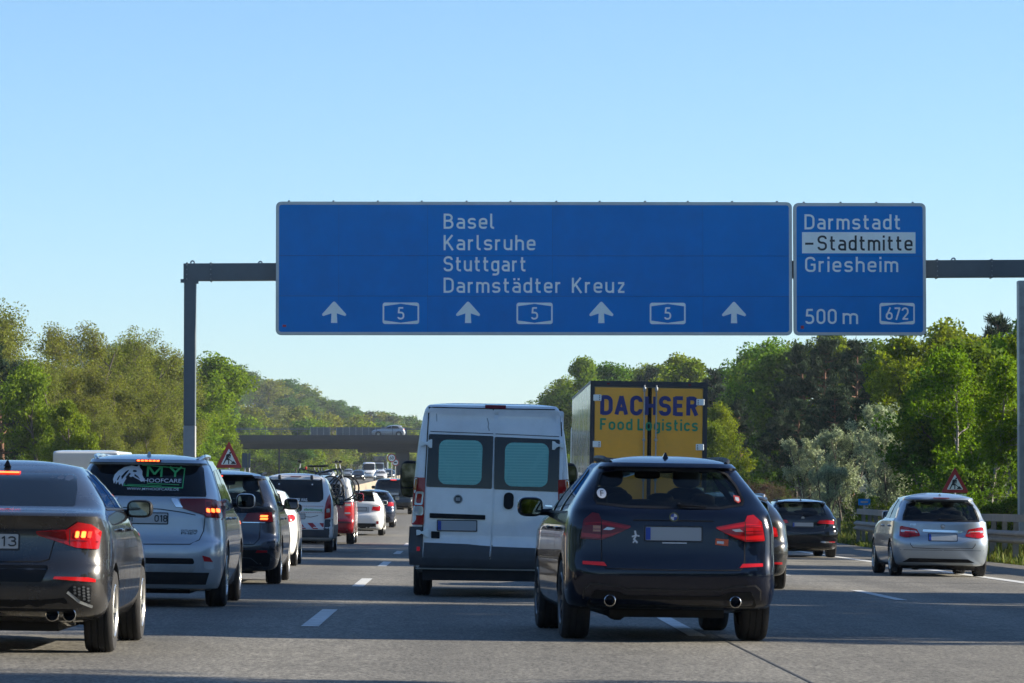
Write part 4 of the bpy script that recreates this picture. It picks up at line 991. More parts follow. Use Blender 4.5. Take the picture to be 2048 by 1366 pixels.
for i in range(22):
    D = 112 + i * 10; X = 15.4 + _trng.uniform(0, 2.5) + max(0, D - 200) * .03
    if 138 < D < 192: continue
    tree(_trng.choice(['bush1', 'bush1', 'bush2']), X, D, _trng.uniform(1.6, 2.8), 'low bush among the undergrowth of the right verge', 'undergrowth of the right verge', name='bush', cat='bush', wide=1.2)
# ------------------------------------------------------------------ vehicles
def pchip(xk, yk, x):
    xk = np.asarray(xk, float); yk = np.asarray(yk, float); x = np.asarray(x, float)
    h = np.diff(xk); d = np.diff(yk) / h; n = len(xk); m = np.zeros(n)
    for i in range(1, n - 1):
        if d[i - 1] * d[i] > 0:
            w1 = 2 * h[i] + h[i - 1]; w2 = h[i] + 2 * h[i - 1]; m[i] = (w1 + w2) / (w1 / d[i - 1] + w2 / d[i])
    m[0] = d[0]; m[-1] = d[-1]
    i = np.clip(np.searchsorted(xk, x) - 1, 0, n - 2); t = np.clip((x - xk[i]) / h[i], 0, 1)
    return (2*t**3 - 3*t**2 + 1) * yk[i] + (t**3 - 2*t**2 + t) * h[i] * m[i] + (-2*t**3 + 3*t**2) * yk[i + 1] + (t**3 - t**2) * h[i] * m[i + 1]

class Car:
    """A body made of stacked plan outlines. Local axes: x to the right, y forward (rear bumper at y=0), z up from the road."""
    def __init__(s, name, label, cat, X, D, yaw, keys, ztop, paint, nr=4.2, Rr=.62, nf=3.2, Rf=.9, roof_p=2.3, axle=.85, wb=2.7, wr=.33, ww=.225, track=None, group=None, ref=None, roll=True, rim='rim', crown=None, spokes=10):
        s.keys = sorted(keys); K = np.array(s.keys); s.zk = K[:, 0]; s.wk = K[:, 1]; s.yrk = K[:, 2]; s.yfk = K[:, 3]
        s.ztop = ztop; s.zc = s.zk[-1]; s.nr, s.Rr, s.nf, s.Rf, s.p = nr, Rr, nf, Rf, roof_p; s.axle, s.wb, s.wr, s.ww = axle, wb, wr, ww
        s.W = float(s.wk.max()); s.track = track or s.W - .02; s.paint = paint; s.L = float(s.yfk.max()); s.rim = rim; s.spokes = spokes
        ca, sa = math.cos(yaw), math.sin(yaw)
        # (X, D): where the middle of the rear axle stands
        ox, oy = X + sa * axle, D - ca * axle
        gy = gz(X, D + 2) ; pitch = math.atan((gz(X, D + wb) - gz(X, D)) / wb)
        s.root = empty(name, (ox, oy, gz(ox, oy) if roll else gy), (0, 0, 0), label, cat, group)
        s.root.rotation_euler = (Matrix.Rotation(math.atan(CROSS) if (roll and X > -8) else 0, 4, 'Y') @ Matrix.Rotation(pitch if roll else 0, 4, 'X') @ Matrix.Rotation(yaw, 4, 'Z')).to_euler()
        s.ref = ref
    def w(s, z): return float(pchip(s.zk, s.wk, min(max(z, s.zk[0]), s.zc)))
    def yr(s, z): return float(pchip(s.zk, s.yrk, min(max(z, s.zk[0]), s.zc)))
    def yf(s, z): return float(pchip(s.zk, s.yfk, min(max(z, s.zk[0]), s.zc)))
    def U(s, px, py):       # photo pixel on the rear face -> local (x, z)
        cx, gy, sc = s.ref; return ((px - cx) / sc, (gy - py) / sc)
    def rear(s, x, z, off=0.0):
        w = s.w(z); t = min(abs(x) / w, .9995); R = min(s.Rr, .45 * (s.yf(z) - s.yr(z)))
        return (x, s.yr(z) + R * (1 - (1 - t ** s.nr) ** (1 / s.nr)) - off, z)
    def front(s, x, z, off=0.0):
        w = s.w(z); t = min(abs(x) / w, .9995); R = min(s.Rf, .45 * (s.yf(z) - s.yr(z)))
        return (x, s.yf(z) - R * (1 - (1 - t ** s.nf) ** (1 / s.nf)) + off, z)
    def sidex(s, y, z):
        w = s.w(z); yr, yf = s.yr(z), s.yf(z); Rr = min(s.Rr, .45 * (yf - yr)); Rf = min(s.Rf, .45 * (yf - yr)); t = 1
        if y < yr + Rr: a = max(0, min(1, 1 - (y - yr) / Rr)); t = (1 - a ** s.nr) ** (1 / s.nr)
        if y > yf - Rf: a = max(0, min(1, 1 - (yf - y) / Rf)); t = (1 - a ** s.nf) ** (1 / s.nf)
        return w * t
    def side(s, sg): return lambda y, z, off=0.0: (sg * (s.sidex(y, z) + off), y, z)
    def roofz(s, x, y):
        w, yr, yf = s.wk[-1], s.yrk[-1], s.yfk[-1]; k = 0.0; lo, hi = 0.0, 1.0; yc = (yr + yf) / 2
        for _ in range(22):
            mid = (lo + hi) / 2
            # inside the outline scaled by mid?
            yy = (y - yc) / max(mid, 1e-4) + yc; ins = yr < yy < yf and abs(x) / max(mid, 1e-4) < s.sidex(yy, s.zc)
            if ins: hi = mid
            else: lo = mid
        return s.zc + (s.ztop - s.zc) * (1 - hi ** s.p)
    def loop(s, w, yr, yf, n1=13, n2=7, n3=9):
        Rr = min(s.Rr, .45 * (yf - yr)); Rf = min(s.Rf, .45 * (yf - yr)); h = []
        for k in range(n1):
            th = math.pi / 2 * k / (n1 - 1); h.append((w * math.sin(th) ** (2 / s.nr), yr + Rr * (1 - math.cos(th) ** (2 / s.nr))))
        for k in range(1, n2): h.append((w, yr + Rr + (yf - Rf - yr - Rr) * k / n2))
        for k in range(n3):
            th = math.pi / 2 * (1 - k / (n3 - 1)); h.append((w * math.sin(th) ** (2 / s.nf), yf - Rf * (1 - math.cos(th) ** (2 / s.nf))))
        full = h + [(-x, y) for x, y in h[-2:0:-1]]
        return full
    def body(s, see=False, windows=(), wind=None, rear_win=None, dz=.045, arch=True):
        zs = [s.zk[0]]
        for a, b in zip(s.zk[:-1], s.zk[1:]):
            n = max(1, int(math.ceil((b - a) / dz)))
            zs += [a + (b - a) * (k + 1) / n for k in range(n)]
        v = []; f = []; m = None
        for z in zs:
            lp = s.loop(s.w(z), s.yr(z), s.yf(z)); m = len(lp); v += [(x, y, z) for x, y in lp]
        w, yr, yf = s.wk[-1], s.yrk[-1], s.yfk[-1]; yc = (yr + yf) / 2; base = s.loop(w, yr, yf); nl = len(zs)
        for q in (.985, .95, .9, .82, .72, .6, .46, .3, .15):
            v += [(x * q, yc + (y - yc) * q, s.zc + (s.ztop - s.zc) * (1 - q ** s.p)) for x, y in base]; nl += 1
        v.append((0, yc, s.ztop)); top = len(v) - 1
        for i in range(nl - 1):
            for k in range(m):
                k2 = (k + 1) % m; f.append((i * m + k, i * m + k2, (i + 1) * m + k2, (i + 1) * m + k))
        for k in range(m): f.append(((nl - 1) * m + k, (nl - 1) * m + (k + 1) % m, top))
        f.append(tuple(range(m))[::-1])
        me = bpy.data.meshes.new('body'); me.from_pydata(v, [], f); me.materials.append(s.paint); me.materials.append(M['under']); me.update()
        cut = MB()
        if arch:
            for ya in (s.axle, s.axle + s.wb):
                for sg in (-1, 1):
                    xo, xi = sg * (s.W + .15), sg * (s.W - s.ww - .12); pr = [(s.wr + .055, xi), (s.wr + .055, xo)]
                    c0 = len(cut.v); n = 28
                    for (r, h) in pr: cut.v += [(h, ya + r * math.cos(2 * math.pi * k / n), s.wr + r * math.sin(2 * math.pi * k / n)) for k in range(n)]
                    fs = [tuple(c0 + k for k in range(n)), tuple(c0 + n + k for k in range(n))[::-1]] + [(c0 + k, c0 + n + k, c0 + n + (k + 1) % n, c0 + (k + 1) % n) for k in range(n)]
                    cut.f += fs; cut.m += [1] * len(fs)
        cuts = [cut] if arch else []
        if see:
            # hollow cabin
            zz = [s.zbelt - .06, s.zbelt + .1, (s.zbelt + s.zc) / 2, s.zc - .06, s.zc - .01, s.zc + (s.ztop - s.zc) * .3]; cav = MB(); lps = []
            for z in zz:
                z2 = min(z, s.zc); q = 1.0 if z <= s.zc else .9
                yc_ = (s.yr(z2) + s.yf(z2)) / 2
                lp = [(x * q, yc_ + (y - yc_) * q) for x, y in s.loop(s.w(z2) - .055, s.yr(z2) + .055, s.yf(z2) - .06)]; lps.append([(x, y, z) for x, y in lp])
            zf = s.zbelt - .45
            yc_ = (s.yr(s.zbelt) + s.yf(s.zbelt)) / 2; lps.insert(0, [(x * .9, yc_ + (y - yc_) * .9, zf) for x, y, z in lps[0]])
            mm = len(lps[0])
            for lp in lps: cav.v += lp
            for i in range(len(lps) - 1):
                for k in range(mm): cav.f.append((i * mm + k, i * mm + (k + 1) % mm, (i + 1) * mm + (k + 1) % mm, (i + 1) * mm + k))
            cav.f.append(tuple(range(mm))[::-1]); cav.f.append(tuple((len(lps) - 1) * mm + k for k in range(mm))); cav.m = [1] * len(cav.f); cuts.append(cav)
            if rear_win:
                c = MB(); y1 = max(s.yr(z) for x, z in rear_win) + .5; y0 = min(s.yr(z) for x, z in rear_win) - .3; c.prism(rear_win, y0, y1, 1); cuts.append(c)
            if wind:
                c = MB(); y0 = min(s.yf(z) for x, z in wind) - .75; c.prism(wind, y0, s.L + .2, 1); cuts.append(c)
            for poly in windows:
                c = MB(); n = len(poly); c.add([(-s.W - .2, y, z) for y, z in poly] + [(s.W + .2, y, z) for y, z in poly], [tuple(range(n)), tuple(range(2 * n - 1, n - 1, -1))] + [(i, i + n, (i + 1) % n + n, (i + 1) % n) for i in range(n)], 1); cuts.append(c)
        bm = bmesh.new(); bm.from_mesh(me); bmesh.ops.recalc_face_normals(bm, faces=bm.faces); bm.to_mesh(me); bm.free(); me.validate()
        me2 = me
        def area(m_):
            return sum(p.area for p in m_.polygons if p.material_index == 0)
        for c in cuts:
            cm = bpy.data.meshes.new('cut'); cm.from_pydata(c.v, [], c.f); cm.materials.append(s.paint); cm.materials.append(M['under']); cm.polygons.foreach_set('material_index', [1] * len(c.f)); cm.update()
            bm = bmesh.new(); bm.from_mesh(cm); bmesh.ops.remove_doubles(bm, verts=bm.verts, dist=1e-4); bmesh.ops.recalc_face_normals(bm, faces=bm.faces); bm.to_mesh(cm); bm.free(); cm.validate()
            a0 = area(me2)
            for solver in ('EXACT', 'FAST'):
                ob = bpy.data.objects.new('tmp', me2); co = bpy.data.objects.new('cut', cm); COL.objects.link(ob); COL.objects.link(co)
                md = ob.modifiers.new('b', 'BOOLEAN'); md.operation = 'DIFFERENCE'; md.object = co; md.solver = solver
                dg = bpy.context.evaluated_depsgraph_get(); dg.update()
                m3 = bpy.data.meshes.new_from_object(ob.evaluated_get(dg)); bpy.data.objects.remove(ob); bpy.data.objects.remove(co)
                if area(m3) > a0 * .72: me2 = m3; break
            else: print('boolean skipped', s.root['label'])
        me2.name = 'body'; me2.validate(); smooth_mesh(me2, 32); me2.validate()
        s.body_ob = link('body', me2, s.root); return s.body_ob
    # pieces laid on the body
    def patch(s, name, pts, m, mapper=None, off=.004, thick=.012, step=.1, parent=None, rnd=0.0, smooth=True):
        mapper = mapper or s.rear
        if rnd: pts = rp(list(pts), rnd, True, 4)[:-1]
        bm = bmesh.new(); vs_ = [bm.verts.new((a, b, 0)) for a, b in pts]
        try: bm.faces.new(vs_)
        except ValueError: bm.free(); return None
        us = [a for a, b in pts]; ws = [b for a, b in pts]
        for lo, hi, no in ((min(us), max(us), (1, 0, 0)), (min(ws), max(ws), (0, 1, 0))):
            n = int((hi - lo) / step)
            for k in range(1, n + 1):
                c = lo + (hi - lo) * k / (n + 1)
                bmesh.ops.bisect_plane(bm, geom=bm.verts[:] + bm.edges[:] + bm.faces[:], plane_co=(c if no[0] else 0, c if no[1] else 0, 0), plane_no=no)
        bmesh.ops.triangulate(bm, faces=[f for f in bm.faces if len(f.verts) > 4])
        bd = [e for e in bm.edges if len(e.link_faces) == 1]; inner = set(bm.verts)
        ex = bmesh.ops.extrude_edge_only(bm, edges=bd); back = {g for g in ex['geom'] if isinstance(g, bmesh.types.BMVert)}
        for v in bm.verts: v.co = mapper(v.co.x, v.co.y, off - (thick if v in back else 0))
        bm.normal_update(); lim = math.radians(40)
        for e in bm.edges: e.smooth = not (len(e.link_faces) == 2 and e.calc_face_angle(0) > lim)
        for f in bm.faces: f.smooth = smooth
        me = bpy.data.meshes.new(name); bm.to_mesh(me); bm.free(); me.materials.append(M[m] if isinstance(m, str) else m)
        return link(name, me, parent or s.root)
    def both(s, name, pts, m, **k):
        a = s.patch(name, pts, m, **k); b = s.patch(name, [(-x, z) for x, z in pts][::-1], m, **k); return a, b
    def strip(s, name, pts, w, m, mapper=None, off=.003, parent=None, closed=False, step=.08):
        mapper = mapper or s.rear; q = []
        for a, b in zip(pts[:-1], pts[1:]):
            n = max(1, int((Vector(b) - Vector(a)).length / step)); q += [(a[0] + (b[0] - a[0]) * k / n, a[1] + (b[1] - a[1]) * k / n) for k in range(n)]
        q.append(pts[-1]); rb = ribbon(q, w, closed); v = []
        for a, b in rb: v += [mapper(a.x, a.y, off), mapper(b.x, b.y, off)]
        mb = MB(); mb.add(v, [(2 * i, 2 * i + 1, 2 * i + 3, 2 * i + 2) for i in range(len(rb) - 1)]); return mb.build(name, M[m], parent or s.root)
    def text(s, name, body, x, z, size, m, mapper=None, off=.006, fit=None, bold=0.0, parent=None, slant=0.0, centre=False):
        v, f = text_mesh(body, bold); us = [p[0] for p in v]; u0, u1 = min(us), max(us); k = size; kx = k if fit is None else fit / (u1 - u0)
        x0 = x - (u1 - u0) * kx / 2 if centre else x; mapper = mapper or s.rear
        mb = MB(); mb.add([mapper(x0 + (a - u0) * kx + slant * b * k, z + b * k, off) for a, b in v], f); return mb.build(name, M[m] if isinstance(m, str) else m, parent or s.root)
    def wheels(s, n=4):
        W, r, ww = s.track, s.wr, s.ww; proto = None
        for ya in (s.axle, s.axle + s.wb):
            for sg in (-1, 1):
                t = ww / 2
                if proto is None or proto[0] != sg:
                    mb = MB(); pr = [(r * .60, -t * .9), (r * .78, -t), (r * .93, -t * .98), (r * .985, -t * .8), (r, -t * .62), (r, -t * .50), (r - .009, -t * .48), (r - .009, -t * .42), (r, -t * .40), (r, -t * .06), (r - .009, -t * .04), (r - .009, t * .04), (r, t * .06), (r, t * .40), (r - .009, t * .42), (r - .009, t * .48), (r, t * .50), (r, t * .62), (r * .985, t * .8), (r * .93, t * .98), (r * .78, t), (r * .60, t * .9)]
                    mb.lathe(pr, (0, 0, 0), 'x', 36)
                    me = mb.build('wheel', M['tyre']); smooth_mesh(me.data, 30, 0); tm = me.data; bpy.data.objects.remove(me)
                    mb = MB(); R = r * .645; xo = sg * t
                    mb.lathe([(R, xo * .95), (R * .96, xo * 1.0), (R * .90, xo * .9), (R * .88, xo * .3), (R * .95, -xo * .8)], (0, 0, 0), 'x', 32)
                    mb.lathe([(0, xo * .80), (R * .14, xo * .80), (R * .19, xo * .65), (R * .2, xo * .2)], (0, 0, 0), 'x', 16)
                    for q in range(s.spokes):
                        a = 2 * math.pi * q / s.spokes; ca, sa = math.cos(a), math.sin(a); wd = R * .085
                        c0, c1 = R * .14, R * .93; v = []
                        for (rr, hw, xx) in ((c0, wd * .9, xo * .78), (c1, wd * 1.15, xo * .86)):
                            for d in (-hw, hw): v.append((xx, rr * ca - d * sa, rr * sa + d * ca))
                            for d in (-hw, hw): v.append((xx - sg * .03, rr * ca - d * sa, rr * sa + d * ca))
                        mb.add(v, [(0, 1, 5, 4), (2, 6, 7, 3), (0, 4, 6, 2), (1, 3, 7, 5)])
                    ro = mb.build('rim', M[s.rim]); smooth_mesh(ro.data, 35, 0); rm = ro.data; bpy.data.objects.remove(ro)
                    mb = MB(); mb.lathe([(0.02, xo * .1), (r * .5, xo * .1), (r * .5, xo * .02), (.02, xo * .02)], (0, 0, 0), 'x', 20); do = mb.build('brake_disc', M['galv']); dm = do.data; bpy.data.objects.remove(do)
                    proto = (sg, tm, rm, dm)
                wo = link('wheel', proto[1], s.root, (sg * (W - t), ya, r)); link('rim', proto[2], wo); link('brake_disc', proto[3], wo)
    def underbody(s, exhaust=True):
        W = s.W; z0 = s.zk[0]; mb = MB()
        mb.box(-W * .55, W * .55, s.axle - .35, s.axle + s.wb + .3, z0 - .03, z0 + .1)
        mb.tube([(-W * .8, s.axle, s.wr), (W * .8, s.axle, s.wr)], .05, 8); mb.tube([(-W * .8, s.axle + s.wb, s.wr), (W * .8, s.axle + s.wb, s.wr)], .045, 8)
        mb.tube([(-W * .45, s.axle + .25, z0 + .02), (-W * .45, s.axle - .1, z0 + .02)], .09, 10)
        mb.build('underbody', M['under'], s.root, smooth=True)
    def mirror(s, sg, y, z, reach=.2, h=.085, w=.115, m=None, cap='plastic'):
        x0 = s.sidex(y, z); cx = sg * (x0 + reach - w * .45)
        mb = MB(); mb.blob((cx, y, z), (w, .085, h), 3.0, 20, 12); mo = mb.build('door_mirror', [m or s.paint], s.root, smooth=True, sharp=60)
        mb = MB(); mb.tube([(sg * (x0 - .03), y + .02, z - h * .5), (cx, y + .01, z - h * .55)], [.035, .03], 8); mb.build('mirror_arm', M['plastic'], mo)
        o = [(cx + a * w * .86, z + b * h * .84) for a, b in rrect(-1, 1, -1, 1, .45, 4)]
        mb = MB(); n = len(o); mb.add([(a, y - .088, b) for a, b in o] + [(a, y - .06, b) for a, b in o], [tuple(range(n))] + [(i, (i + 1) % n, (i + 1) % n + n, i + n) for i in range(n)]); mb.build('mirror_frame', M[cap], mo)
        o2 = [(cx + (a - cx) * .88, z + (b - z) * .86) for a, b in o]; mb = MB(); mb.add([(a + sg * 0.0, y - .0905, b) for a, b in o2], [tuple(range(n))]); g = mb.build('mirror_glass', M['mirror_glass'], mo)
        return mo
    def plate(s, x, z, w=.52, h=.11, m='plate', txt=None, off=.008):
        p = s.patch('number_plate', rrect(x - w / 2 - .012, x + w / 2 + .012, z - h / 2 - .012, z + h / 2 + .012, .012, 2), 'black_print', off=off, thick=.02)
        f = s.patch('plate_face', rrect(x - w / 2, x + w / 2, z - h / 2, z + h / 2, .008, 2), m, off=off + .003, thick=.004, parent=p)
        s.patch('blue_band', [(x - w / 2 + .002, z - h / 2 + .004), (x - w / 2 + .045, z - h / 2 + .004), (x - w / 2 + .045, z + h / 2 - .004), (x - w / 2 + .002, z + h / 2 - .004)], 'plate_blue', off=off + .005, thick=.003, parent=p)
        for (t, xx, fit) in (txt or []):
            mb = MB(); din(mb, t, xx, z - .038, .076, xx + fit, off + .007, w=.15, mapper=lambda a, b, o: s.rear(a, b, o)); mb.build('plate_lettering', M['black_print'], p)
        return p
    def ring_badge(s, x, z, r, m='chrome', fill='black_print', off=.006):
        y = s.rear(x, z)[1] - off
        mb = MB(); mb.lathe([(r * .78, -.0), (r * .8, -.008), (r * .95, -.008), (r, 0), (r, .012)], (x, y, z), 'y', 24); b = mb.build('badge', M[m], s.root, smooth=True)
        mb = MB(); mb.lathe([(0, -.002), (r * .8, -.002)], (x, y, z), 'y', 24); mb.build('badge_centre', M[fill], b); return b, y
    def rails(s, m='plastic', y0=.55, y1=2.6, inset=.10, h=.055, r=.018):
        for sg in (-1, 1):
            pts = []; n = 18
            for k in range(n + 1):
                y = s.yrk[-1] + y0 + (y1 - y0) * k / n; x = sg * (s.sidex(y, s.zc) - inset); z = s.roofz(abs(x), y)
                lift = h * max(0.0, math.sin(math.pi * k / n)) ** .35; pts.append((x, y, z + lift - .012))
            mb = MB(); mb.tube(pts, r, 8, flat=1.2)
            mb.build('roof_rail', M[m] if isinstance(m, str) else m, s.root, smooth=True)
    def fin(s, y=.35, h=.07, m=None):
        yy = s.yrk[-1] + y; z = s.roofz(0, yy) - .005; mb = MB()
        mb.add([(-.028, yy, z), (.028, yy, z), (.02, yy + .17, z), (-.02, yy + .17, z), (-.007, yy + .02, z + h * .8), (.007, yy + .02, z + h * .8), (.004, yy + .07, z + h * .55), (-.004, yy + .07, z + h * .55)],
               [(0, 1, 5, 4), (1, 2, 6, 5), (2, 3, 7, 6), (3, 0, 4, 7), (4, 5, 6, 7)]); mb.build('antenna_fin', m or s.paint, s.root, smooth=True)
    def wiper(s, x0, z0, x1, z1):
        a = Vector(s.rear(x0, z0, .03)); b = Vector(s.rear(x1, z1, .022)); mb = MB(); mb.tube([tuple(s.rear(x0, z0, -.02)), tuple(a), tuple((a + b) / 2 + Vector((0, -.012, 0))), tuple(b)], [.022, .016, .011, .008], 6); mb.build('rear_wiper', M['plastic'], s.root, smooth=True)
    def pipe(s, x, z, r=.045, y=None, ln=.28):
        y = s.yr(z) - .03 if y is None else y
        mb = MB(); mb.lathe([(r * .84, ln), (r * .84, .012), (r * .9, 0), (r, .004), (r, ln)], (x, y, z), 'y', 22); o = mb.build('exhaust_pipe', M['pipe'], s.root, smooth=True)
        mb = MB(); mb.lathe([(0, .09), (r * .83, .09)], (x, y, z), 'y', 16); mb.build('pipe_inside', M['under'], o)
    def cabin(s, light=None):
        zb = s.zbelt; y0 = s.axle; sm = M['seat']; top = s.zc - .07
        for x in (-.37, .37):
            yy = y0 + s.wb * .52; o = MB(); o.blob((x, yy, zb - .12), (.24, .10, .38), 3.2); so = o.build('front_seat', sm, s.root, smooth=True, sharp=80)
            o = MB(); o.blob((x, yy - .03, zb + .36), (.135, .06, .115), 2.8); o.build('headrest', (M['seat_light'] if light and x > 0 else sm), so, smooth=True, sharp=80)  # only the right front headrest takes the paler grey
        yy = y0 + .30; o = MB(); o.blob((0, yy, zb - .16), (.62, .10, .30), 4); so = o.build('rear_bench', sm, s.root, smooth=True, sharp=80)
        for x in (-.38, .0, .38):
            o = MB(); o.blob((x, yy - .02, zb + .12), (.12, .05, .075), 2.8); o.build('headrest', sm, so, smooth=True, sharp=80)
        yd = s.yf(zb) - .35; o = MB(); o.blob((0, yd, zb - .12), (s.w(zb) - .12, .32, .15), 4); do = o.build('dashboard', sm, s.root, smooth=True, sharp=80)
        o = MB(); o.lathe([(.165 + .016 * math.cos(a), .016 * math.sin(a)) for a in [2 * math.pi * k / 8 for k in range(9)]], (-.37, yd - .42, zb - .02), 'y', 20); o.build('steering_wheel', sm, s.root, smooth=True)
        ym = s.yf(s.zc - .1) - .25; o = MB(); o.blob((0, ym, s.zc - .09), (.125, .025, .04), 3.5); o.build('inner_mirror', M['plastic'], s.root, smooth=True)
    def handles(s, ys, z):
        for sg in (-1, 1):
            for y in ys:
                mb = MB(); x = s.sidex(y, z); mb.blob((sg * (x + .02), y, z), (.022, .10, .016), 3, 10, 6); mb.build('door_handle', s.paint, s.root, smooth=True)
    def door_seams(s, ys, z0=None, z1=None):
        z0 = z0 or s.zk[0] + .12; z1 = z1 or s.zbelt
        for sg in (-1, 1):
            for y in ys: s.strip('door_gap', [(y, z0), (y - .02, (z0 + z1) / 2), (y, z1)], .008, 'seam', mapper=s.side(sg), off=.003)
    def face(s, lit=False, zl=.66, grille=True):
        """lamps, grille, plate and screen seen from ahead"""
        W = s.W
        for sg in (-1, 1):
            pts = [(sg * W * .55, zl - .05), (sg * W * .90, zl - .03), (sg * W * .93, zl + .06), (sg * W * .6, zl + .05)]
            if sg < 0: pts = pts[::-1]
            h = s.patch('headlamp', pts, 'head', mapper=s.front, off=.006)
            if lit:
                s.patch('lamp_bulb', [(sg * W * .72 - .04, zl - .03), (sg * W * .72 + .04, zl - .03), (sg * W * .72 + .04, zl + .04), (sg * W * .72 - .04, zl + .04)], 'head_lit', mapper=s.front, off=.012, parent=h)
        if grille:
            s.patch('grille', rrect(-W * .42, W * .42, zl - .07, zl + .05, .03, 3), 'plastic', mapper=s.front, off=.005)
            s.patch('lower_grille', rrect(-W * .6, W * .6, .30, .44, .04, 3), 'plastic', mapper=s.front, off=.005)
        s.patch('front_plate', rrect(-.26, .26, .47, .58, .01, 2), 'plate', mapper=s.front, off=.015)

_TX = {}
def text_mesh(body, bold=0.0):
    key = (body, bold)
    if key in _TX: return _TX[key]
    c = bpy.data.curves.new('t', 'FONT'); c.body = body; c.size = 1.0; c.offset = bold; c.resolution_u = 4; c.fill_mode = 'FRONT'
    o = bpy.data.objects.new('t', c); COL.objects.link(o); dg = bpy.context.evaluated_depsgraph_get(); dg.update()
    me = bpy.data.meshes.new_from_object(o.evaluated_get(dg)); v = [(p.co.x, p.co.y) for p in me.vertices]; f = [tuple(p.vertices) for p in me.polygons]
    bpy.data.objects.remove(o); bpy.data.meshes.remove(me); bpy.data.curves.remove(c); _TX[key] = (v, f); return v, f

def hatch_keys(W, L, H, zb, zc, wc, yt, ybelt=.14, zbump=.70, clr=.22, hood=.95, cowl=None, screen=None, bel=.94, lip=.07, zbot=.33):
    """side profile and widths of a hatchback, estate or SUV; W half width, zb belt line, zc roof edge height, wc half width there, yt rear screen top"""
    cowl = cowl or L * .70; screen = screen or L * .52
    clr = min(clr, .18)
    k = [(clr, W * .84, .40, L - .45), (clr + .035, W * .91, .11, L - .18), (zbot - .03, W * .955, .04, L - .07), (zbot + .10, W * .985, .012, L - .02), (zbump - .12, W, .0, L), (zbump, W, .02, L - .02), (zbump + .05, W * .997, .055, L - .06),
         (hood - .16, W * .99, .075, L - .16), (hood - .06, W * .975, .085, L - .32), (hood, W * .968, .09, cowl + .55), (hood + .05, W * .962, .10, cowl + .06), (zb, W * bel, ybelt, cowl - .12 - max(0, zb - hood - .05) * .9),
         (zb + (zc - zb) * .5, W * bel * .5 + wc * .5 + .012, ybelt + (yt - ybelt) * .46, (cowl - .12 + screen) / 2 + .05), (zc - .055, wc + .025, yt, screen + .12), (zc - .035, wc + .012, yt - lip, screen + .06), (zc, wc, yt - lip + .03, screen)]
    return k
def lsim(a, b, t): return a + (b - a) * t
def silver(name, c): return paint(name, c, 0.65, 0.3, 0.14)
PT = {
 'navy': paint('navy_black_paint', (0.003, 0.006, 0.018), 0.2, 0.2, 0.01, .65, .2), 'graphite': paint('graphite_paint', (0.022, 0.022, 0.024), 0.4, 0.26, 0.12),
 'silverblue': paint('pale_silver_paint', (0.40, 0.44, 0.48), 0.45, 0.3, 0.10), 'slate': paint('slate_grey_paint', (0.035, 0.042, 0.058), 0.5, 0.25, 0.1),
 'white': paint('white_paint', (0.72, 0.73, 0.72), 0.0, 0.3, 0.12), 'white2': paint('van_white_paint', (0.77, 0.80, 0.81), 0.0, 0.35, 0.22), 'red': paint('red_paint', (0.34, 0.012, 0.018), 0.2, 0.25, 0.08),
 'black': paint('black_paint', (0.004, 0.0045, 0.006), 0.2, 0.18, 0.02, .9, .25), 'darkgreen': paint('dark_grey_paint', (0.018, 0.020, 0.022), 0.4, 0.25, 0.08), 'silver': paint('silver_paint', (0.33, 0.385, 0.44), 0.55, 0.3, 0.12),
 'blue': paint('dark_blue_paint', (0.012, 0.022, 0.05), 0.4, 0.25, 0.1),
}
LANE1 = 'cars queuing in the left lane'
# ============ dark blue-black SUV in front of the camera
c = Car('suv', 'glossy blue-black SUV straddling the lane line, nearest the camera', 'SUV', 1.88, 35.0, math.radians(3.1),
    [(.24, .84, .95, 4.2), (.30, .90, .20, 4.5), (.38, .93, .055, 4.62), (.50, .942, .01, 4.68), (.62, .94, 0, 4.69), (.70, .942, .02, 4.68), (.80, .942, .045, 4.62), (.95, .94, .06, 4.5), (1.02, .935, .065, 4.25), (1.07, .925, .075, 3.95), (1.12, .912, .085, 3.45),
     (1.17, .895, .11, 3.32), (1.22, .868, .175, 3.22), (1.36, .775, .31, 2.95), (1.50, .675, .45, 2.62), (1.545, .645, .49, 2.5), (1.565, .632, .42, 2.44), (1.60, .60, .46, 2.3)], 1.675, PT['navy'], nr=5.5, Rr=.50, axle=.86, wb=2.864, wr=.365, ww=.25, track=.937, rim='rim_dark', ref=(1345, 1284, 224.0), roof_p=2.6)
c.zbelt = 1.14
U = c.U
rw = [U(1194, 1007), U(1255, 1013), U(1345, 1014), U(1440, 1013.5), U(1486, 1006), U(1490, 998), U(1479, 968), U(1462, 944), U(1440, 938.5), U(1345, 938), U(1240, 938.5), U(1208, 944), U(1197, 972), U(1190, 998)]
rw = [(x, z - .005) for x, z in rw]
sw = [[(.72, 1.16), (.80, 1.33), (1.02, 1.50), (1.42, 1.555), (1.50, 1.15)], [(1.56, 1.15), (1.56, 1.56), (2.26, 1.56), (2.30, 1.15)], [(2.36, 1.15), (2.36, 1.56), (2.55, 1.55), (3.12, 1.18)]]
wsd = [(-.80, 1.16), (.80, 1.16), (.60, 1.53), (-.60, 1.53)]
c.body(see=True, windows=sw, wind=wsd, rear_win=rw)
c.patch('rear_window', rw, 'tint', off=-.012, thick=.004); c.patch('windscreen', wsd, 'clear', mapper=c.front, off=-.015, thick=.004)
for p in sw:
    for sg in (-1, 1): c.patch('side_window', p, 'tint', mapper=c.side(sg), off=-.008, thick=.004)
for sg in (-1, 1): c.strip('window_trim', [(.70, 1.148), (3.18, 1.148)], .022, 'plastic', mapper=c.side(sg), off=.004)
c.strip('window_seal', rw + [rw[0]], .022, 'plastic', off=.004, closed=True)
c.cabin(light=True); c.wheels(); c.underbody()
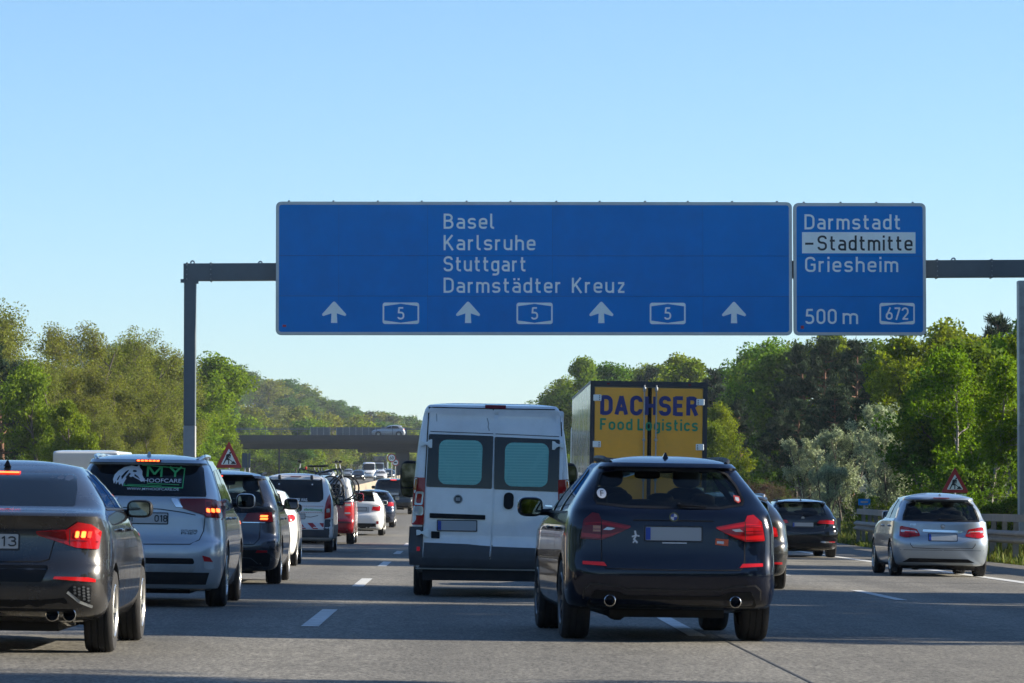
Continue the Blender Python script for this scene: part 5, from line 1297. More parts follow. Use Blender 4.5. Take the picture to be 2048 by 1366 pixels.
tl = [U(1426, 1053), U(1489, 1041), U(1494, 1029), U(1507, 1026.5), U(1524, 1041), U(1531, 1079), U(1489, 1081), U(1468, 1074), U(1438, 1059)]
for sg in (-1, 1):
    q = [(sg * x, z) for x, z in tl]; q = q if sg < 0 else q[::-1]
    t = c.patch('tail_light', q, 'red_lens' if sg > 0 else 'dark_lens', off=.014, thick=.035, rnd=.012, step=.06)  # same lens pair: sunlit right and shaded left put into the colours
    g = 'glow_lens' if sg > 0 else 'red_lens'
    a = [U(1431, 1054.5), U(1489, 1045), U(1522, 1047), U(1522, 1051.5), U(1489, 1050.5), U(1438, 1059)]; a = [(sg * x, z) for x, z in a]; c.patch('light_band', a if sg > 0 else a[::-1], g, off=.018, thick=.004, parent=t)
    a = [U(1446, 1063), U(1472, 1069), U(1489, 1071), U(1528, 1067.5), U(1528.5, 1075.5), U(1489, 1078), U(1468, 1072)]; a = [(sg * x, z) for x, z in a]; c.patch('light_band', a if sg > 0 else a[::-1], g, off=.018, thick=.004, parent=t)
    a = [U(1462, 1057.5), U(1478, 1055.5), U(1486, 1061), U(1470, 1061.5)]; a = [(sg * x, z) for x, z in a]; c.patch('reverse_lamp', a if sg > 0 else a[::-1], 'clear_lens', off=.019, thick=.004, parent=t)
    a = [U(1491, 1053), U(1506, 1052.5), U(1506, 1064.5), U(1491, 1065.5)]; a = [(sg * x, z) for x, z in a]; c.patch('indicator_lamp', a if sg > 0 else a[::-1], 'amber' if sg < 0 else g, off=.017, thick=.004, parent=t)
    for zz in (1049, 1060, 1065.5): c.strip('lens_rib', [(sg * x, z) for x, z in (U(1490, zz), U(1526, zz - .6))], .006, 'dark_lens', off=.0195, parent=t)
    c.strip('lamp_split', [(sg * x, z) for x, z in (U(1489.5, 1041), U(1489.5, 1080))], .007, 'seam', off=.021, parent=t)
    a = [U(1478, 1133), U(1484, 1125), U(1526, 1123.5), U(1526, 1130), U(1500, 1131.5)]; a = [(sg * x, z) for x, z in a]; c.patch('reflector', a if sg > 0 else a[::-1], 'glow_lens', off=.008)
    c.strip('hatch_gap', [(sg * .642, .905), (sg * .64, .70), (sg * .60, .652), (0, .645)], .010, 'seam')
    c.strip('bumper_crease', [(sg * .80, .30), (sg * .79, .47), (sg * .74, .515), (sg * .50, .50), (sg * .42, .47), (0, .465)], .016, 'black_print', off=.006)
    c.pipe(sg * .562, .368, .052, y=c.rear(.562, .368)[1] - .04)
c.patch('bumper_insert', [(-.74, .25), (.74, .25), (.76, .34), (.70, .46), (.50, .45), (.42, .415), (-.42, .415), (-.50, .45), (-.70, .46), (-.76, .34)], 'plastic', off=.006, rnd=.02)
c.patch('plate_recess', rrect(-.36, .36, .84, 1.075, .05, 4), PT['navy'], off=.001)
c.strip('hatch_crease', [(-.36, 1.085), (.36, 1.085)], .012, 'seam', off=.004)
c.plate(0, .967, .50, .118, 'plate_grey')
c.patch('plate_holder_text', rrect(-.10, .12, .882, .891, .003, 2), 'white_print', off=.006)
b, y = c.ring_badge(0.005, 1.118, .043, 'chrome', 'black_print')
for a0 in (0, math.pi): mb = MB(); mb.lathe([(0, -.004), (.030, -.004)], (.005, y, 1.118), 'y', 6, a0=a0, a1=a0 + math.pi / 2); mb.build('badge_quarter', M['white_print'], b)
for a0 in (math.pi / 2, 1.5 * math.pi): mb = MB(); mb.lathe([(0, -.004), (.030, -.004)], (.005, y, 1.118), 'y', 6, a0=a0, a1=a0 + math.pi / 2); mb.build('badge_quarter', M['plate_blue'], b)
c.wiper(.06, 1.225, .30, 1.212)
c.fin(.33, .07); c.rails('plastic', .10, 2.4, .04, .05, .022); c.mirror(-1, 2.72, 1.19, .27, .095, .125); c.mirror(1, 2.72, 1.19, .27, .095, .125)
c.handles((1.20, 2.15), 1.0); c.door_seams((1.52, 2.33, 3.35)); c.face()
st = c.patch('round_sticker', [(U(1205, 988)[0] + .042 * math.cos(a), U(1205, 988)[1] + .045 * math.sin(a)) for a in [2 * math.pi * k / 18 for k in range(18)]], 'white_print', off=.002, thick=.002)
c.text('sticker_letter', 'F', U(1205, 988)[0] - .012, U(1205, 988)[1] - .026, .075, 'black_print', off=.006, parent=st)
sh = [U(1471, 988), U(1483, 990), U(1485, 1000), U(1480, 1004), U(1472, 999)]
st = c.patch('shield_sticker', sh[::-1], 'skin_red', off=.002, thick=.002); cxs, czs = sum(p[0] for p in sh) / 5, sum(p[1] for p in sh) / 5
c.patch('sticker_field', [(cxs + (x - cxs) * .6, czs + (z - czs) * .6) for x, z in sh][::-1], 'white_print', off=.005, thick=.002, parent=st)
st = c.patch('orange_sticker', [U(1429, 1088), U(1455, 1090), U(1456, 1077), U(1430, 1075)], 'orange', off=.006, thick=.003)
c.patch('sticker_band', [U(1432, 1085), U(1446, 1086.5), U(1446.5, 1081), U(1433, 1080)], 'white_print', off=.009, thick=.002, parent=st)
st = c.strip('figure_sticker', [U(1268, 1062), U(1270, 1072), U(1266, 1079), U(1273, 1086)], .016, 'white_print', off=.005); c.strip('figure_arm', [U(1262, 1074), U(1270, 1071), U(1277, 1073)], .012, 'white_print', off=.006, parent=st)
c.strip('figure_leg', [U(1269, 1080), U(1264, 1086)], .012, 'white_print', off=.006, parent=st)

M['pale_teal'] = mat('teal_pane_line', (.21, .54, .48), .4)
# ============ white panel van
c = Car('panel_van', 'tall white panel van with teal rear windows behind the dark SUV', 'van', .44, 50.7, 0.0,
    [(.30, .90, .5, 5.6), (.36, .97, .06, 5.85), (.50, 1.005, .0, 5.95), (.62, 1.015, .0, 5.96), (.66, 1.02, .03, 5.93), (.95, 1.025, .035, 5.8), (1.15, 1.025, .04, 5.5), (1.25, 1.022, .045, 5.1), (1.40, 1.012, .05, 4.85), (1.75, .985, .07, 4.4), (2.10, .945, .10, 4.0), (2.30, .91, .12, 3.75), (2.37, .895, .13, 3.6), (2.40, .888, .115, 3.5), (2.46, .86, .12, 3.35), (2.49, .83, .15, 3.2)], 2.545, PT['white2'], nr=14, Rr=.30, axle=1.0, wb=3.45, wr=.345, ww=.225, track=1.0, ref=(983, 1195, 154.6), roof_p=3.0, spokes=8)
c.zbelt = 1.4; c.body(); U = c.U; B3 = lambda a, b: U(780 + a / 2.7325, 740 + b / 2.7325)
def V(*p): return [B3(a, b) for a, b in p]
c.wheels(); c.underbody()
door = {}
for nm, x0, x1 in (('L', 188, 553), ('R', 563, 935)):
    d = c.patch('rear_door', V((x0, 1020), (x1, 1025), (x1 + 8, 655), (x1 + 12, 215), (x0 + 26, 212), (x0 + 10, 640)), PT['white2'], off=.012, thick=.03, rnd=.03); door[nm] = d
for q in (((178, 1020), (188, 640), (205, 205), (560, 208), (930, 208), (945, 640), (945, 1020)), ((558, 208), (556, 650), (552, 1030))):
    c.strip('door_gap', V(*q), .014, 'seam', off=.006)
for nm, pts, pane in (('L', ((197, 642), (557, 648), (561, 358), (207, 352)), ((262, 626), (498, 628), (503, 384), (264, 382))), ('R', ((567, 650), (923, 660), (926, 372), (568, 362)), ((624, 632), (860, 634), (867, 394), (626, 392)))):
    g = c.patch('door_glass', V(*pts), 'darkglass', off=.018, thick=.01, rnd=.02, parent=door[nm])
    p = c.patch('window_pane', V(*pane), 'tealglass', off=.021, thick=.006, rnd=.10, parent=g)
    q0, q1 = V(pane[0], pane[1]); zt = V(pane[2])[0][1]
    for k in range(15):
        zz = q0[1] + (zt - q0[1]) * (k + .7) / 15.4; ins = .05 if k in (0, 14) else .02 if k in (1, 13) else .006
        c.patch('pane_line', [(q0[0] + ins, zz), (q1[0] - ins, zz), (q1[0] - ins, zz + .012), (q0[0] + ins, zz + .012)], M['pale_teal'], off=.0235, thick=.003, parent=g)  # thin paler teal lines across each pane
c.patch('lower_cladding', V((186, 1030), (548, 1036), (552, 955), (190, 946)), 'trim', off=.018, thick=.01, parent=door['L'])
c.patch('lower_cladding', V((556, 1036), (930, 1040), (932, 960), (560, 955)), 'trim', off=.018, thick=.01, parent=door['R'])
c.patch('rear_bumper', V((112, 1070), (970, 1085), (985, 1005), (945, 1000), (942, 1036), (182, 1028), (180, 860), (108, 860), (104, 980)), 'trim', off=.02, thick=.03)
c.strip('door_crease', V((214, 338), (560, 346)), .010, 'trim', off=.016); c.strip('door_crease', V((572, 346), (922, 356)), .010, 'trim', off=.016)
for sg in (-1, 1):
    P4 = lambda pts: (lambda q: q if sg < 0 else [(-x, z) for x, z in q][::-1])(V(*pts))
    t = c.patch('tail_light', P4(((119, 850), (187, 850), (191, 592), (130, 590))), 'red_lens', off=.022, thick=.05, rnd=.02)
    c.patch('reverse_lamp', P4(((132, 742), (178, 742), (184, 668), (140, 668))), 'clear_lens', off=.027, thick=.006, parent=t, rnd=.02)
    c.patch('lamp_core', P4(((142, 732), (170, 732), (176, 680), (148, 680))), 'red_lens', off=.032, thick=.006, parent=t, rnd=.02)
    c.patch('fog_lamp', P4(((132, 798), (183, 798), (183, 748), (134, 748))), 'clear_lens', off=.027, thick=.006, parent=t, rnd=.03)
    c.patch('indicator_lamp', P4(((128, 660), (142, 660), (146, 600), (136, 600))), 'amber', off=.026, thick=.006, parent=t)
    c.patch('reflector', P4(((150, 993), (168, 993), (168, 970), (150, 970))), 'glow_lens', off=.028)
    for zz in (405, 893):
        a = 160 if zz == 405 else 147
        xz = [((-x if sg > 0 else x), z) for x, z in V((a, zz + 16), (a + 18, zz + 12), (a + 28, zz + 5), (a + 42, zz + 12), (a + 52, zz + 24), (a + 66, zz + 24), (a + 66, zz - 24), (a + 52, zz - 22), (a + 42, zz - 12), (a + 28, zz - 6), (a + 18, zz - 14), (a, zz - 16))]
        yh = c.rear(xz[7][0], xz[7][1])[1]; mb = MB(); mb.prism(xz, yh - .06, yh - .015); h = mb.build('door_hinge', M['sign_white'], c.root); bevel_mesh(h.data, .008, 2)
c.patch('third_brake_light', V((513, 206), (627, 208), (627, 188), (513, 187)), 'dark_lens', off=.02)
mb = MB(); mb.box(-.88, .88, .10, .40, .215, .37); mb.build('rear_valance', M['under'], c.root)
c.patch('bumper_hem', [(-.95, .31), (.95, .31), (.99, .44), (-.99, .44)], 'trim', off=.014)
c.patch('handle_strip', V((218, 812), (523, 817), (523, 792), (218, 785)), 'plastic', off=.028, thick=.02, rnd=.01)
c.patch('step_square', V((228, 922), (275, 924), (275, 886), (228, 884)), 'plastic', off=.026, rnd=.01)
c.patch('door_handle', V((620, 757), (674, 760), (678, 668), (624, 664)), 'plastic', off=.035, thick=.03, rnd=.06)
x, z = B3(369, 852); c.plate(x, z, .50, .125, 'plate_grey', off=.022)
x, z = B3(372, 707); b, y = c.ring_badge(x, z, .06, 'galv', 'trim', off=.018)
mb = MB(); mb.box(x - .03, x + .03, y - .008, y - .004, z - .022, z + .022); mb.build('badge_bar', M['galv'], b)
c.strip('chrome_script', V((722, 722), (745, 718), (772, 722)), .016, 'chrome', off=.022); c.strip('chrome_script', V((730, 730), (770, 730)), .012, 'chrome', off=.023); c.strip('chrome_script', V((850, 735), (888, 738)), .02, 'chrome', off=.023)
c.strip('door_scratch', V((247, 240), (249, 282)), .010, 'galv', off=.017); c.strip('door_scratch', V((525, 260), (533, 290), (531, 310), (538, 330)), .014, 'galv', off=.017)
for sg in (-1, 1):
    y, z = 4.35, 1.55; x0 = c.sidex(y, z); cx = sg * (x0 + .20)
    mb = MB(); mb.blob((cx, y, z), (.15, .11, .26), 3.4, 20, 12); mo = mb.build('door_mirror', M['plastic'], c.root, smooth=True, sharp=60)
    mb = MB(); mb.add([(cx + a * .125, y - .112, z + .05 + b * .165) for a, b in rrect(-1, 1, -1, 1, .3, 4)], [tuple(range(20))]); mb.build('mirror_glass', M['mirror_glass'], mo)
    mb = MB(); mb.add([(cx + a * .12, y - .105, z - .185 + b * .05) for a, b in rrect(-1, 1, -1, 1, .3, 4)], [tuple(range(20))]); mb.build('mirror_glass', M['mirror_glass'], mo)
    mb = MB(); mb.tube([(sg * (x0 - .03), y, z - .18), (cx, y, z - .2)], .04, 8); mb.tube([(sg * (x0 - .03), y, z + .12), (cx, y, z + .14)], .035, 8); mb.build('mirror_arm', M['plastic'], mo)
    c.patch('side_window', [(3.3, 1.42), (4.55, 1.42), (4.2, 2.0), (3.3, 2.0)], 'darkglass', mapper=c.side(sg), off=.006)
c.patch('windscreen', [(-.88, 1.42), (.88, 1.42), (.80, 2.1), (-.80, 2.1)], 'darkglass', mapper=c.front, off=.004); c.face(zl=.95)
for sg in (-1, 1): c.strip('roof_gutter', [(c.yr(2.44) + .35, 2.44), (3.1, 2.44)], .02, 'trim', mapper=c.side(sg), off=.006)

# ============ dark grey saloon at the left edge
c = Car('saloon_car', 'dark grey saloon with lit tail lamps cut by the left frame edge', 'car', -3.59, 30.25, 0.0,
    [(.20, .74, .9, 4.0), (.27, .83, .25, 4.3), (.36, .885, .05, 4.44), (.46, .905, .01, 4.49), (.58, .908, .0, 4.5), (.66, .907, .015, 4.48), (.72, .905, .05, 4.44), (.85, .90, .075, 4.2), (.93, .893, .08, 3.8), (.98, .885, .075, 3.35), (1.02, .875, .06, 3.28), (1.065, .855, .03, 3.22), (1.085, .845, .06, 3.2),
     (1.10, .835, .16, 3.17), (1.12, .82, .36, 3.12), (1.18, .785, .52, 3.02), (1.30, .70, .82, 2.76), (1.40, .61, 1.08, 2.5), (1.435, .575, 1.20, 2.38), (1.455, .54, 1.32, 2.25)], 1.505, PT['graphite'], nr=4.0, Rr=.55, axle=.90, wb=2.63, wr=.325, ww=.225, track=.912, ref=(-26, 1310, 262.7), roof_p=2.4, spokes=7)
c.zbelt = 1.10; U = c.U; c.body(); c.wheels(); c.underbody()
rg = [(.60, 1.135), (.615, 1.16), (.60, 1.27), (.565, 1.37), (.53, 1.40), (-.53, 1.40), (-.565, 1.37), (-.60, 1.27), (-.615, 1.16), (-.60, 1.135)][::-1]
c.patch('rear_window', rg, 'darkglass', off=.006, thick=.014, step=.07)
tl = [U(66, 1061), U(130, 1057), U(152, 1042), U(178, 1046), U(197, 1060), U(193, 1096), U(150, 1093), U(122, 1084), U(75, 1070)]
for sg in (-1, 1):
    Q = lambda pts: (lambda q: q[::-1] if sg > 0 else q)([(sg * x, z) for x, z in pts])
    t = c.patch('tail_light', Q(tl), 'red_lens', off=.014, thick=.035, rnd=.012, step=.05)
    c.patch('inner_lens', Q([U(72, 1063), U(128, 1060), U(132, 1078), U(80, 1069)]), 'dark_lens', off=.018, thick=.004, parent=t)
    c.strip('lamp_split', [(sg * x, z) for x, z in (U(137, 1056), U(137, 1087))], .008, 'seam', off=.019, parent=t)
    c.strip('lens_rib', [(sg * x, z) for x, z in (U(140, 1078), U(192, 1081))], .008, 'dark_lens', off=.019, parent=t)
    for a, b in ((147, 154), (158.5, 167), (171, 178)):
        c.patch('brake_lamp', Q([U(a, 1073), U(b, 1073), U(b + 2, 1060), U(a + 2, 1060)]), 'brake' if a > 165 else 'brake_core', off=.019, thick=.004, parent=t, rnd=.008)
    c.patch('reflector', Q([U(107, 1156), U(190, 1162), U(190, 1156), U(176, 1152), U(110, 1151)]), 'glow_lens', off=.008)
    v = c.patch('bumper_vent', Q([U(134, 1180), U(180, 1208), U(183, 1168), U(146, 1168)]), 'plastic', off=.006, rnd=.01)
    for r_ in range(6):
        for q_ in range(4):
            xx, zz = 150 + q_ * 8.6 + r_ * .4, 1172 + r_ * 6 + (q_ % 2) * 3
            if zz < 1178 + (xx - 134) * .55: c.patch('vent_cell', [(sg * (U(xx, zz)[0] + .011 * math.cos(a)), U(xx, zz)[1] + .009 * math.sin(a)) for a in [math.pi / 3 * k for k in range(6)]], 'trim', off=.011, thick=.006, parent=v)
    c.strip('bumper_blade', [(sg * x, z) for x, z in (U(136, 1182), U(160, 1202), U(184, 1212))], .022, 'galv', off=.012)
    for xx in (105, 138.5): c.pipe(sg * U(xx, 0)[0], U(0, 1228)[1], .052, y=c.rear(U(xx, 0)[0], U(0, 1228)[1])[1] - .05, ln=.2)
    c.strip('boot_gap', [(sg * .90 * .62, 1.0), (sg * .50, .86), (sg * .47, .735), (sg * .40, .715), (0, .71)], .009, 'seam')
    c.patch('side_window', [(.98, 1.135), (1.12, 1.27), (1.38, 1.385), (1.62, 1.40), (1.72, 1.135)], 'darkglass', mapper=c.side(sg), off=.005); c.patch('side_window', [(1.77, 1.135), (1.70, 1.40), (2.18, 1.395), (2.95, 1.13)], 'darkglass', mapper=c.side(sg), off=.005)
    c.strip('window_trim', [(.9, 1.122), (2.98, 1.118)], .014, 'plastic', mapper=c.side(sg), off=.006)
c.patch('bumper_insert', [(-.62, .24), (.62, .24), (.66, .33), (.60, .44), (.42, .42), (-.42, .42), (-.60, .44), (-.66, .33)], 'plastic', off=.007, rnd=.02)
c.patch('bumper_dark_band', [(-.42, .56), (.42, .56), (.48, .69), (-.48, .69)], 'plastic', off=.004, rnd=.02)
c.plate(0, U(0, 1082)[1], .46, .11, 'plate', [('113', .045, .17)])
tb = c.patch('third_brake_light', [(-.13, 1.395), (.12, 1.395), (.122, 1.412), (-.132, 1.412)], 'brake', off=.014, thick=.01); c.patch('brake_strip', [(-.125, 1.399), (.112, 1.399), (.112, 1.408), (-.125, 1.408)], 'brake_core', off=.017, thick=.003, parent=tb)
for xx in (-.085, -.028, .028): c.ring_badge(xx, .975, .034, 'chrome', 'black_print')
c.fin(-.1, .06, M['plastic']); c.mirror(1, 2.62, 1.125, .20, .075, .11, M['plastic']); c.mirror(-1, 2.62, 1.125, .20, .075, .11, M['plastic'])
c.handles((1.35, 2.2), .955); c.door_seams((1.74, 2.95)); c.face()
c.patch('windscreen', [(-.74, 1.14), (.74, 1.14), (.55, 1.40), (-.55, 1.40)], 'darkglass', mapper=c.front, off=.005)

# ============ pale silver SUV with window lettering
c = Car('suv', 'pale silver SUV with horse and green lettering on its rear window', 'SUV', -3.505, 43.8, 0.0,
    hatch_keys(.90, 4.69, 1.74, 1.17, 1.655, .655, .36, .11, .72, .24, 1.02, 3.5, 2.45, .935, .10, .36), 1.725, PT['silverblue'], nr=4.2, Rr=.55, axle=.87, wb=2.67, wr=.355, ww=.235, track=.895, ref=(283, 1214, 178.4), group=LANE1, roof_p=2.6)
c.zbelt = 1.17; U = c.U; c.body(); c.wheels(); c.underbody()
S8 = lambda a, b: U(180 + a / 4.14, 890 + b / 4.14)
rw = [(.68, 1.245), (.685, 1.27), (.635, 1.56), (.61, 1.596), (-.61, 1.596), (-.635, 1.56), (-.685, 1.27), (-.68, 1.245)][::-1]
g = c.patch('rear_window', rw, 'darkglass', off=.006, thick=.014, step=.035)
mb = MB(); a, b = S8(430, 262), S8(724, 262); din(mb, 'MY', a[0], a[1], 86 / 4.14 / 178.4, b[0], .017, w=.20, gap=.34, mapper=lambda u, v, o: c.rear(u, v, o)); mb.build('window_lettering', M['green_print'], g)
for s_, x0, x1, z0, cap, m in (('HOOFCARE', 412, 722, 300, 33, 'white_print'), ('WWW.MYHOOFCARE.DE', 275, 706, 366, 22, 'white_print')):
    a, b = S8(x0, z0), S8(x1, z0); c.text('window_lettering', s_, a[0], a[1] - (.0 if m == 'green_print' else .012), cap / 4.14 / 178.4 * 1.38, m, fit=b[0] - a[0], bold=.004, parent=g, off=.017)
fr = [S8(385, 165), S8(742, 190), S8(735, 352), S8(250, 338), S8(255, 322)]
c.strip('window_frame_print', fr, .011, 'green_print', off=.016, parent=g); c.strip('small_print', [S8(440, 318), S8(705, 326)], .008, 'green_print', off=.016, parent=g); c.strip('small_print', [S8(275, 328), S8(560, 334)], .006, 'green_print', off=.016, parent=g)
hs = [(155, 290), (165, 250), (195, 215), (240, 185), (300, 172), (345, 180), (362, 165), (372, 190), (392, 215), (395, 250), (415, 285), (412, 300), (390, 305), (372, 290), (340, 275), (318, 262), (300, 268), (285, 258), (262, 285), (245, 320), (240, 345), (225, 320), (210, 335), (200, 305), (182, 330), (178, 300), (165, 325)]
h = c.patch('horse_head', [S8(*p) for p in hs][::-1], 'white_print', off=.016, thick=.003, parent=None); h.parent = g
for q in ([(318, 206), (340, 208), (348, 222), (330, 226), (312, 222)], [(330, 240), (362, 262), (380, 285), (366, 278), (330, 258)], [(222, 262), (252, 225), (292, 196), (262, 240), (228, 290)], [(258, 270), (286, 232), (300, 240), (268, 282)], [(188, 290), (205, 255), (212, 258), (196, 300)]):
    o = c.patch('horse_marking', [S8(*p) for p in q][::-1], 'darkglass', off=.019, thick=.003, step=.03); o.parent = g
for sg in (-1, 1):
    Q = lambda pts: (lambda q: q[::-1] if sg > 0 else q)([(sg * x, z) for x, z in pts])
    t = c.patch('tail_light', Q([U(352, 996), U(402, 995), U(441, 999), U(440, 1035), U(406, 1033), U(401, 1028), U(359, 1016)]), 'dark_lens', off=.014, thick=.035, rnd=.01, step=.05)
    o_ = c.patch('red_outer_lens', Q([U(403, 998), U(439, 1001), U(438, 1033), U(406, 1031)]), 'red_lens', off=.018, thick=.004, parent=t)
    for k in range(3):
        a = 406 + k * 9.3; c.patch('brake_lamp', Q([U(a + 1, 1022), U(a + 8, 1024), U(a + 7, 1016), U(a, 1014.5)]), 'brake_core', off=.022, thick=.004, parent=t, rnd=.008)
    c.patch('chrome_blade', Q([U(335, 996), U(348, 996), U(360, 1014), U(346, 1013)]), 'chrome', off=.016, thick=.02)
    f_ = c.patch('fog_housing', Q([U(400, 1108), U(417, 1113), U(426, 1129), U(420, 1138), U(406, 1136)]), 'clear_lens', off=.010, rnd=.015)
    c.patch('fog_lamp', Q([U(401, 1109), U(416, 1113), U(422, 1122), U(405, 1121)]), 'red_lens', off=.014, thick=.004, parent=f_)
    c.strip('hatch_gap', [(sg * x, z) for x, z in (U(404, 1033), U(402, 1060), U(394, 1078), U(376, 1087), U(283, 1088))], .009, 'seam')
    c.patch('side_window', [(.62, 1.20), (.76, 1.42), (.98, 1.54), (1.45, 1.56), (1.55, 1.20)], 'darkglass', mapper=c.side(sg), off=.005); c.patch('side_window', [(1.60, 1.20), (1.55, 1.56), (2.3, 1.56), (3.1, 1.20)], 'darkglass', mapper=c.side(sg), off=.005)
    c.patch('pillar_lamp_tip', Q([(.80, .985), (.86, .985), (.87, 1.10), (.80, 1.11)]), 'red_lens', off=.012)
c.patch('bumper_slot', [(-.58, .49), (.58, .49), (.56, .555), (-.56, .555)], 'plastic', off=.006, rnd=.02)
c.patch('silver_skid', [(-.56, .40), (.56, .40), (.60, .475), (-.60, .475)], 'galv', off=.012, rnd=.015)
c.patch('lower_bumper', [(-.70, .26), (.70, .26), (.74, .395), (-.74, .395)], 'under', off=.008)
c.strip('hatch_crease', [S8(250, 520), S8(560, 530), S8(735, 552), S8(850, 575)], .012, 'trim', off=.003)
c.plate(0, U(0, 1036.5)[1], .52, .11, 'plate', [('HI', U(247, 0)[0], .075), ('018', U(304, 0)[0], .145)])
tb = c.patch('third_brake_light', [(-.12, 1.628), (.165, 1.628), (.165, 1.653), (-.12, 1.653)], 'dark_lens', off=.02, thick=.015)
for k in range(6): c.patch('brake_lamp', [(-.105 + .044 * k, 1.633), (-.073 + .044 * k, 1.633), (-.073 + .044 * k, 1.648), (-.105 + .044 * k, 1.648)], 'brake_core', off=.024, thick=.003, parent=tb)
bz = U(0, 1012)[1]; bg = None
for a in (90, 210, 330):
    ca, sa = math.cos(math.radians(a)), math.sin(math.radians(a)); r = .042; d = [(0, bz), (r * .5 * ca - r * .26 * sa, bz + r * .5 * sa + r * .26 * ca), (r * ca, bz + r * sa), (r * .5 * ca + r * .26 * sa, bz + r * .5 * sa - r * .26 * ca)]
    bg = c.patch('badge_diamond', d[::-1], 'chrome', off=.010, thick=.008)
for s_, zz in (('OUTLANDER', 712), ('PHEV', 734)): a = S8(735, zz); c.text('badge_lettering', s_, a[0], a[1], .032, 'trim', fit=.185 if s_ != 'PHEV' else .18, bold=.02, off=.006)
c.fin(.34, .07); c.rails(PT['silverblue'], .15, 2.3, .045, .05, .022); c.mirror(1, 2.72, 1.205, .23, .09, .115); c.mirror(-1, 2.72, 1.205, .23, .09, .115)
c.handles((1.3, 2.25), 1.0); c.door_seams((1.58, 3.05)); c.face()
c.patch('windscreen', [(-.76, 1.2), (.76, 1.2), (.60, 1.55), (-.60, 1.55)], 'darkglass', mapper=c.front, off=.005)

# ============ dark grey minivan
c = Car('minivan', 'dark slate minivan right behind the silver SUV, brake lamps lit', 'car', -3.47, 56.4, 0.0,
    hatch_keys(.915, 4.40, 1.66, 1.10, 1.57, .665, .24, .07, .66, .2, .98, 3.45, 2.3, .94, .09, .32), 1.655, PT['slate'], nr=4.2, Rr=.5, axle=.85, wb=2.68, wr=.335, ww=.22, track=.905, ref=(441, 1167, 137.7), group=LANE1)
c.zbelt = 1.1; U = c.U; rw = [U(*p) for p in ((352, 1010), (530, 1010), (533, 1003), (518, 958), (508, 950), (374, 950), (364, 958), (349, 1003))]
swd = [[(.50, 1.14), (.62, 1.48), (1.3, 1.53), (1.36, 1.13)], [(1.42, 1.13), (1.40, 1.53), (2.15, 1.52), (2.2, 1.13)], [(2.26, 1.13), (2.24, 1.52), (2.3, 1.52), (3.1, 1.14)]]
wsd = [(-.80, 1.14), (.80, 1.14), (.62, 1.50), (-.62, 1.50)]
c.body(see=True, windows=swd, wind=wsd, rear_win=rw); c.patch('rear_window', rw, 'tint_dark', off=-.012, thick=.004); c.patch('windscreen', wsd, 'clear', mapper=c.front, off=-.015, thick=.004); c.cabin()
c.strip('window_seal', rw + [rw[0]], .02, 'plastic', off=.004, closed=True)
c.wheels(); c.underbody()
for sg in (-1, 1):
    for p in swd: c.patch('side_window', p, 'tint_dark', mapper=c.side(sg), off=-.008, thick=.004)
    Q = lambda pts: (lambda q: q[::-1] if sg > 0 else q)([(sg * x, z) for x, z in pts])
    t = c.patch('tail_light', Q([U(491, 1042), U(501, 1025), U(549, 1022.5), U(552, 1042)]), 'dark_lens', off=.014, thick=.03, rnd=.01, step=.05)
    for zz in (1030.5, 1036): c.patch('brake_lamp', Q([U(526, zz + 2), U(541, zz + 2), U(542, zz - 1.8), U(527, zz - 1.8)]), 'brake_core', off=.019, thick=.004, parent=t)
    c.strip('lamp_edge', [(sg * x, z) for x, z in (U(491, 1043.5), U(548, 1043.5))], .012, 'chrome', off=.01)
    c.patch('reflector', Q([U(519, 1104), U(542, 1103), U(542, 1099), U(522, 1099)]), 'red_lens', off=.008)
    c.strip('hatch_gap', [(sg * x, z) for x, z in (U(527, 1043), U(526, 1075), U(516, 1087), U(441, 1089))], .009, 'seam')
c.patch('lower_bumper', [(-.76, .26), (.76, .26), (.78, .44), (.62, .50), (-.62, .50), (-.78, .44)], 'plastic', off=.006, rnd=.03); c.strip('bumper_curve', [(-.60, .30), (-.5, .38), (0, .41), (.5, .38), (.60, .30)], .012, 'trim', off=.012)
tb = c.patch('third_brake_light', [(-.055, 1.552), (.065, 1.552), (.065, 1.572), (-.055, 1.572)], 'brake', off=.02, thick=.012)
c.plate(0, .82, .52, .11, 'plate_grey'); c.ring_badge(0, .98, .05, 'chrome', 'black_print'); c.fin(.3); c.rails('plastic', .3, 2.4, .05, .045, .018); c.mirror(1, 2.75, 1.17, .22, .09, .115); c.mirror(-1, 2.75, 1.17, .22, .09, .115); c.handles((1.1, 2.0), .95); c.door_seams((1.39, 2.23)); c.face()

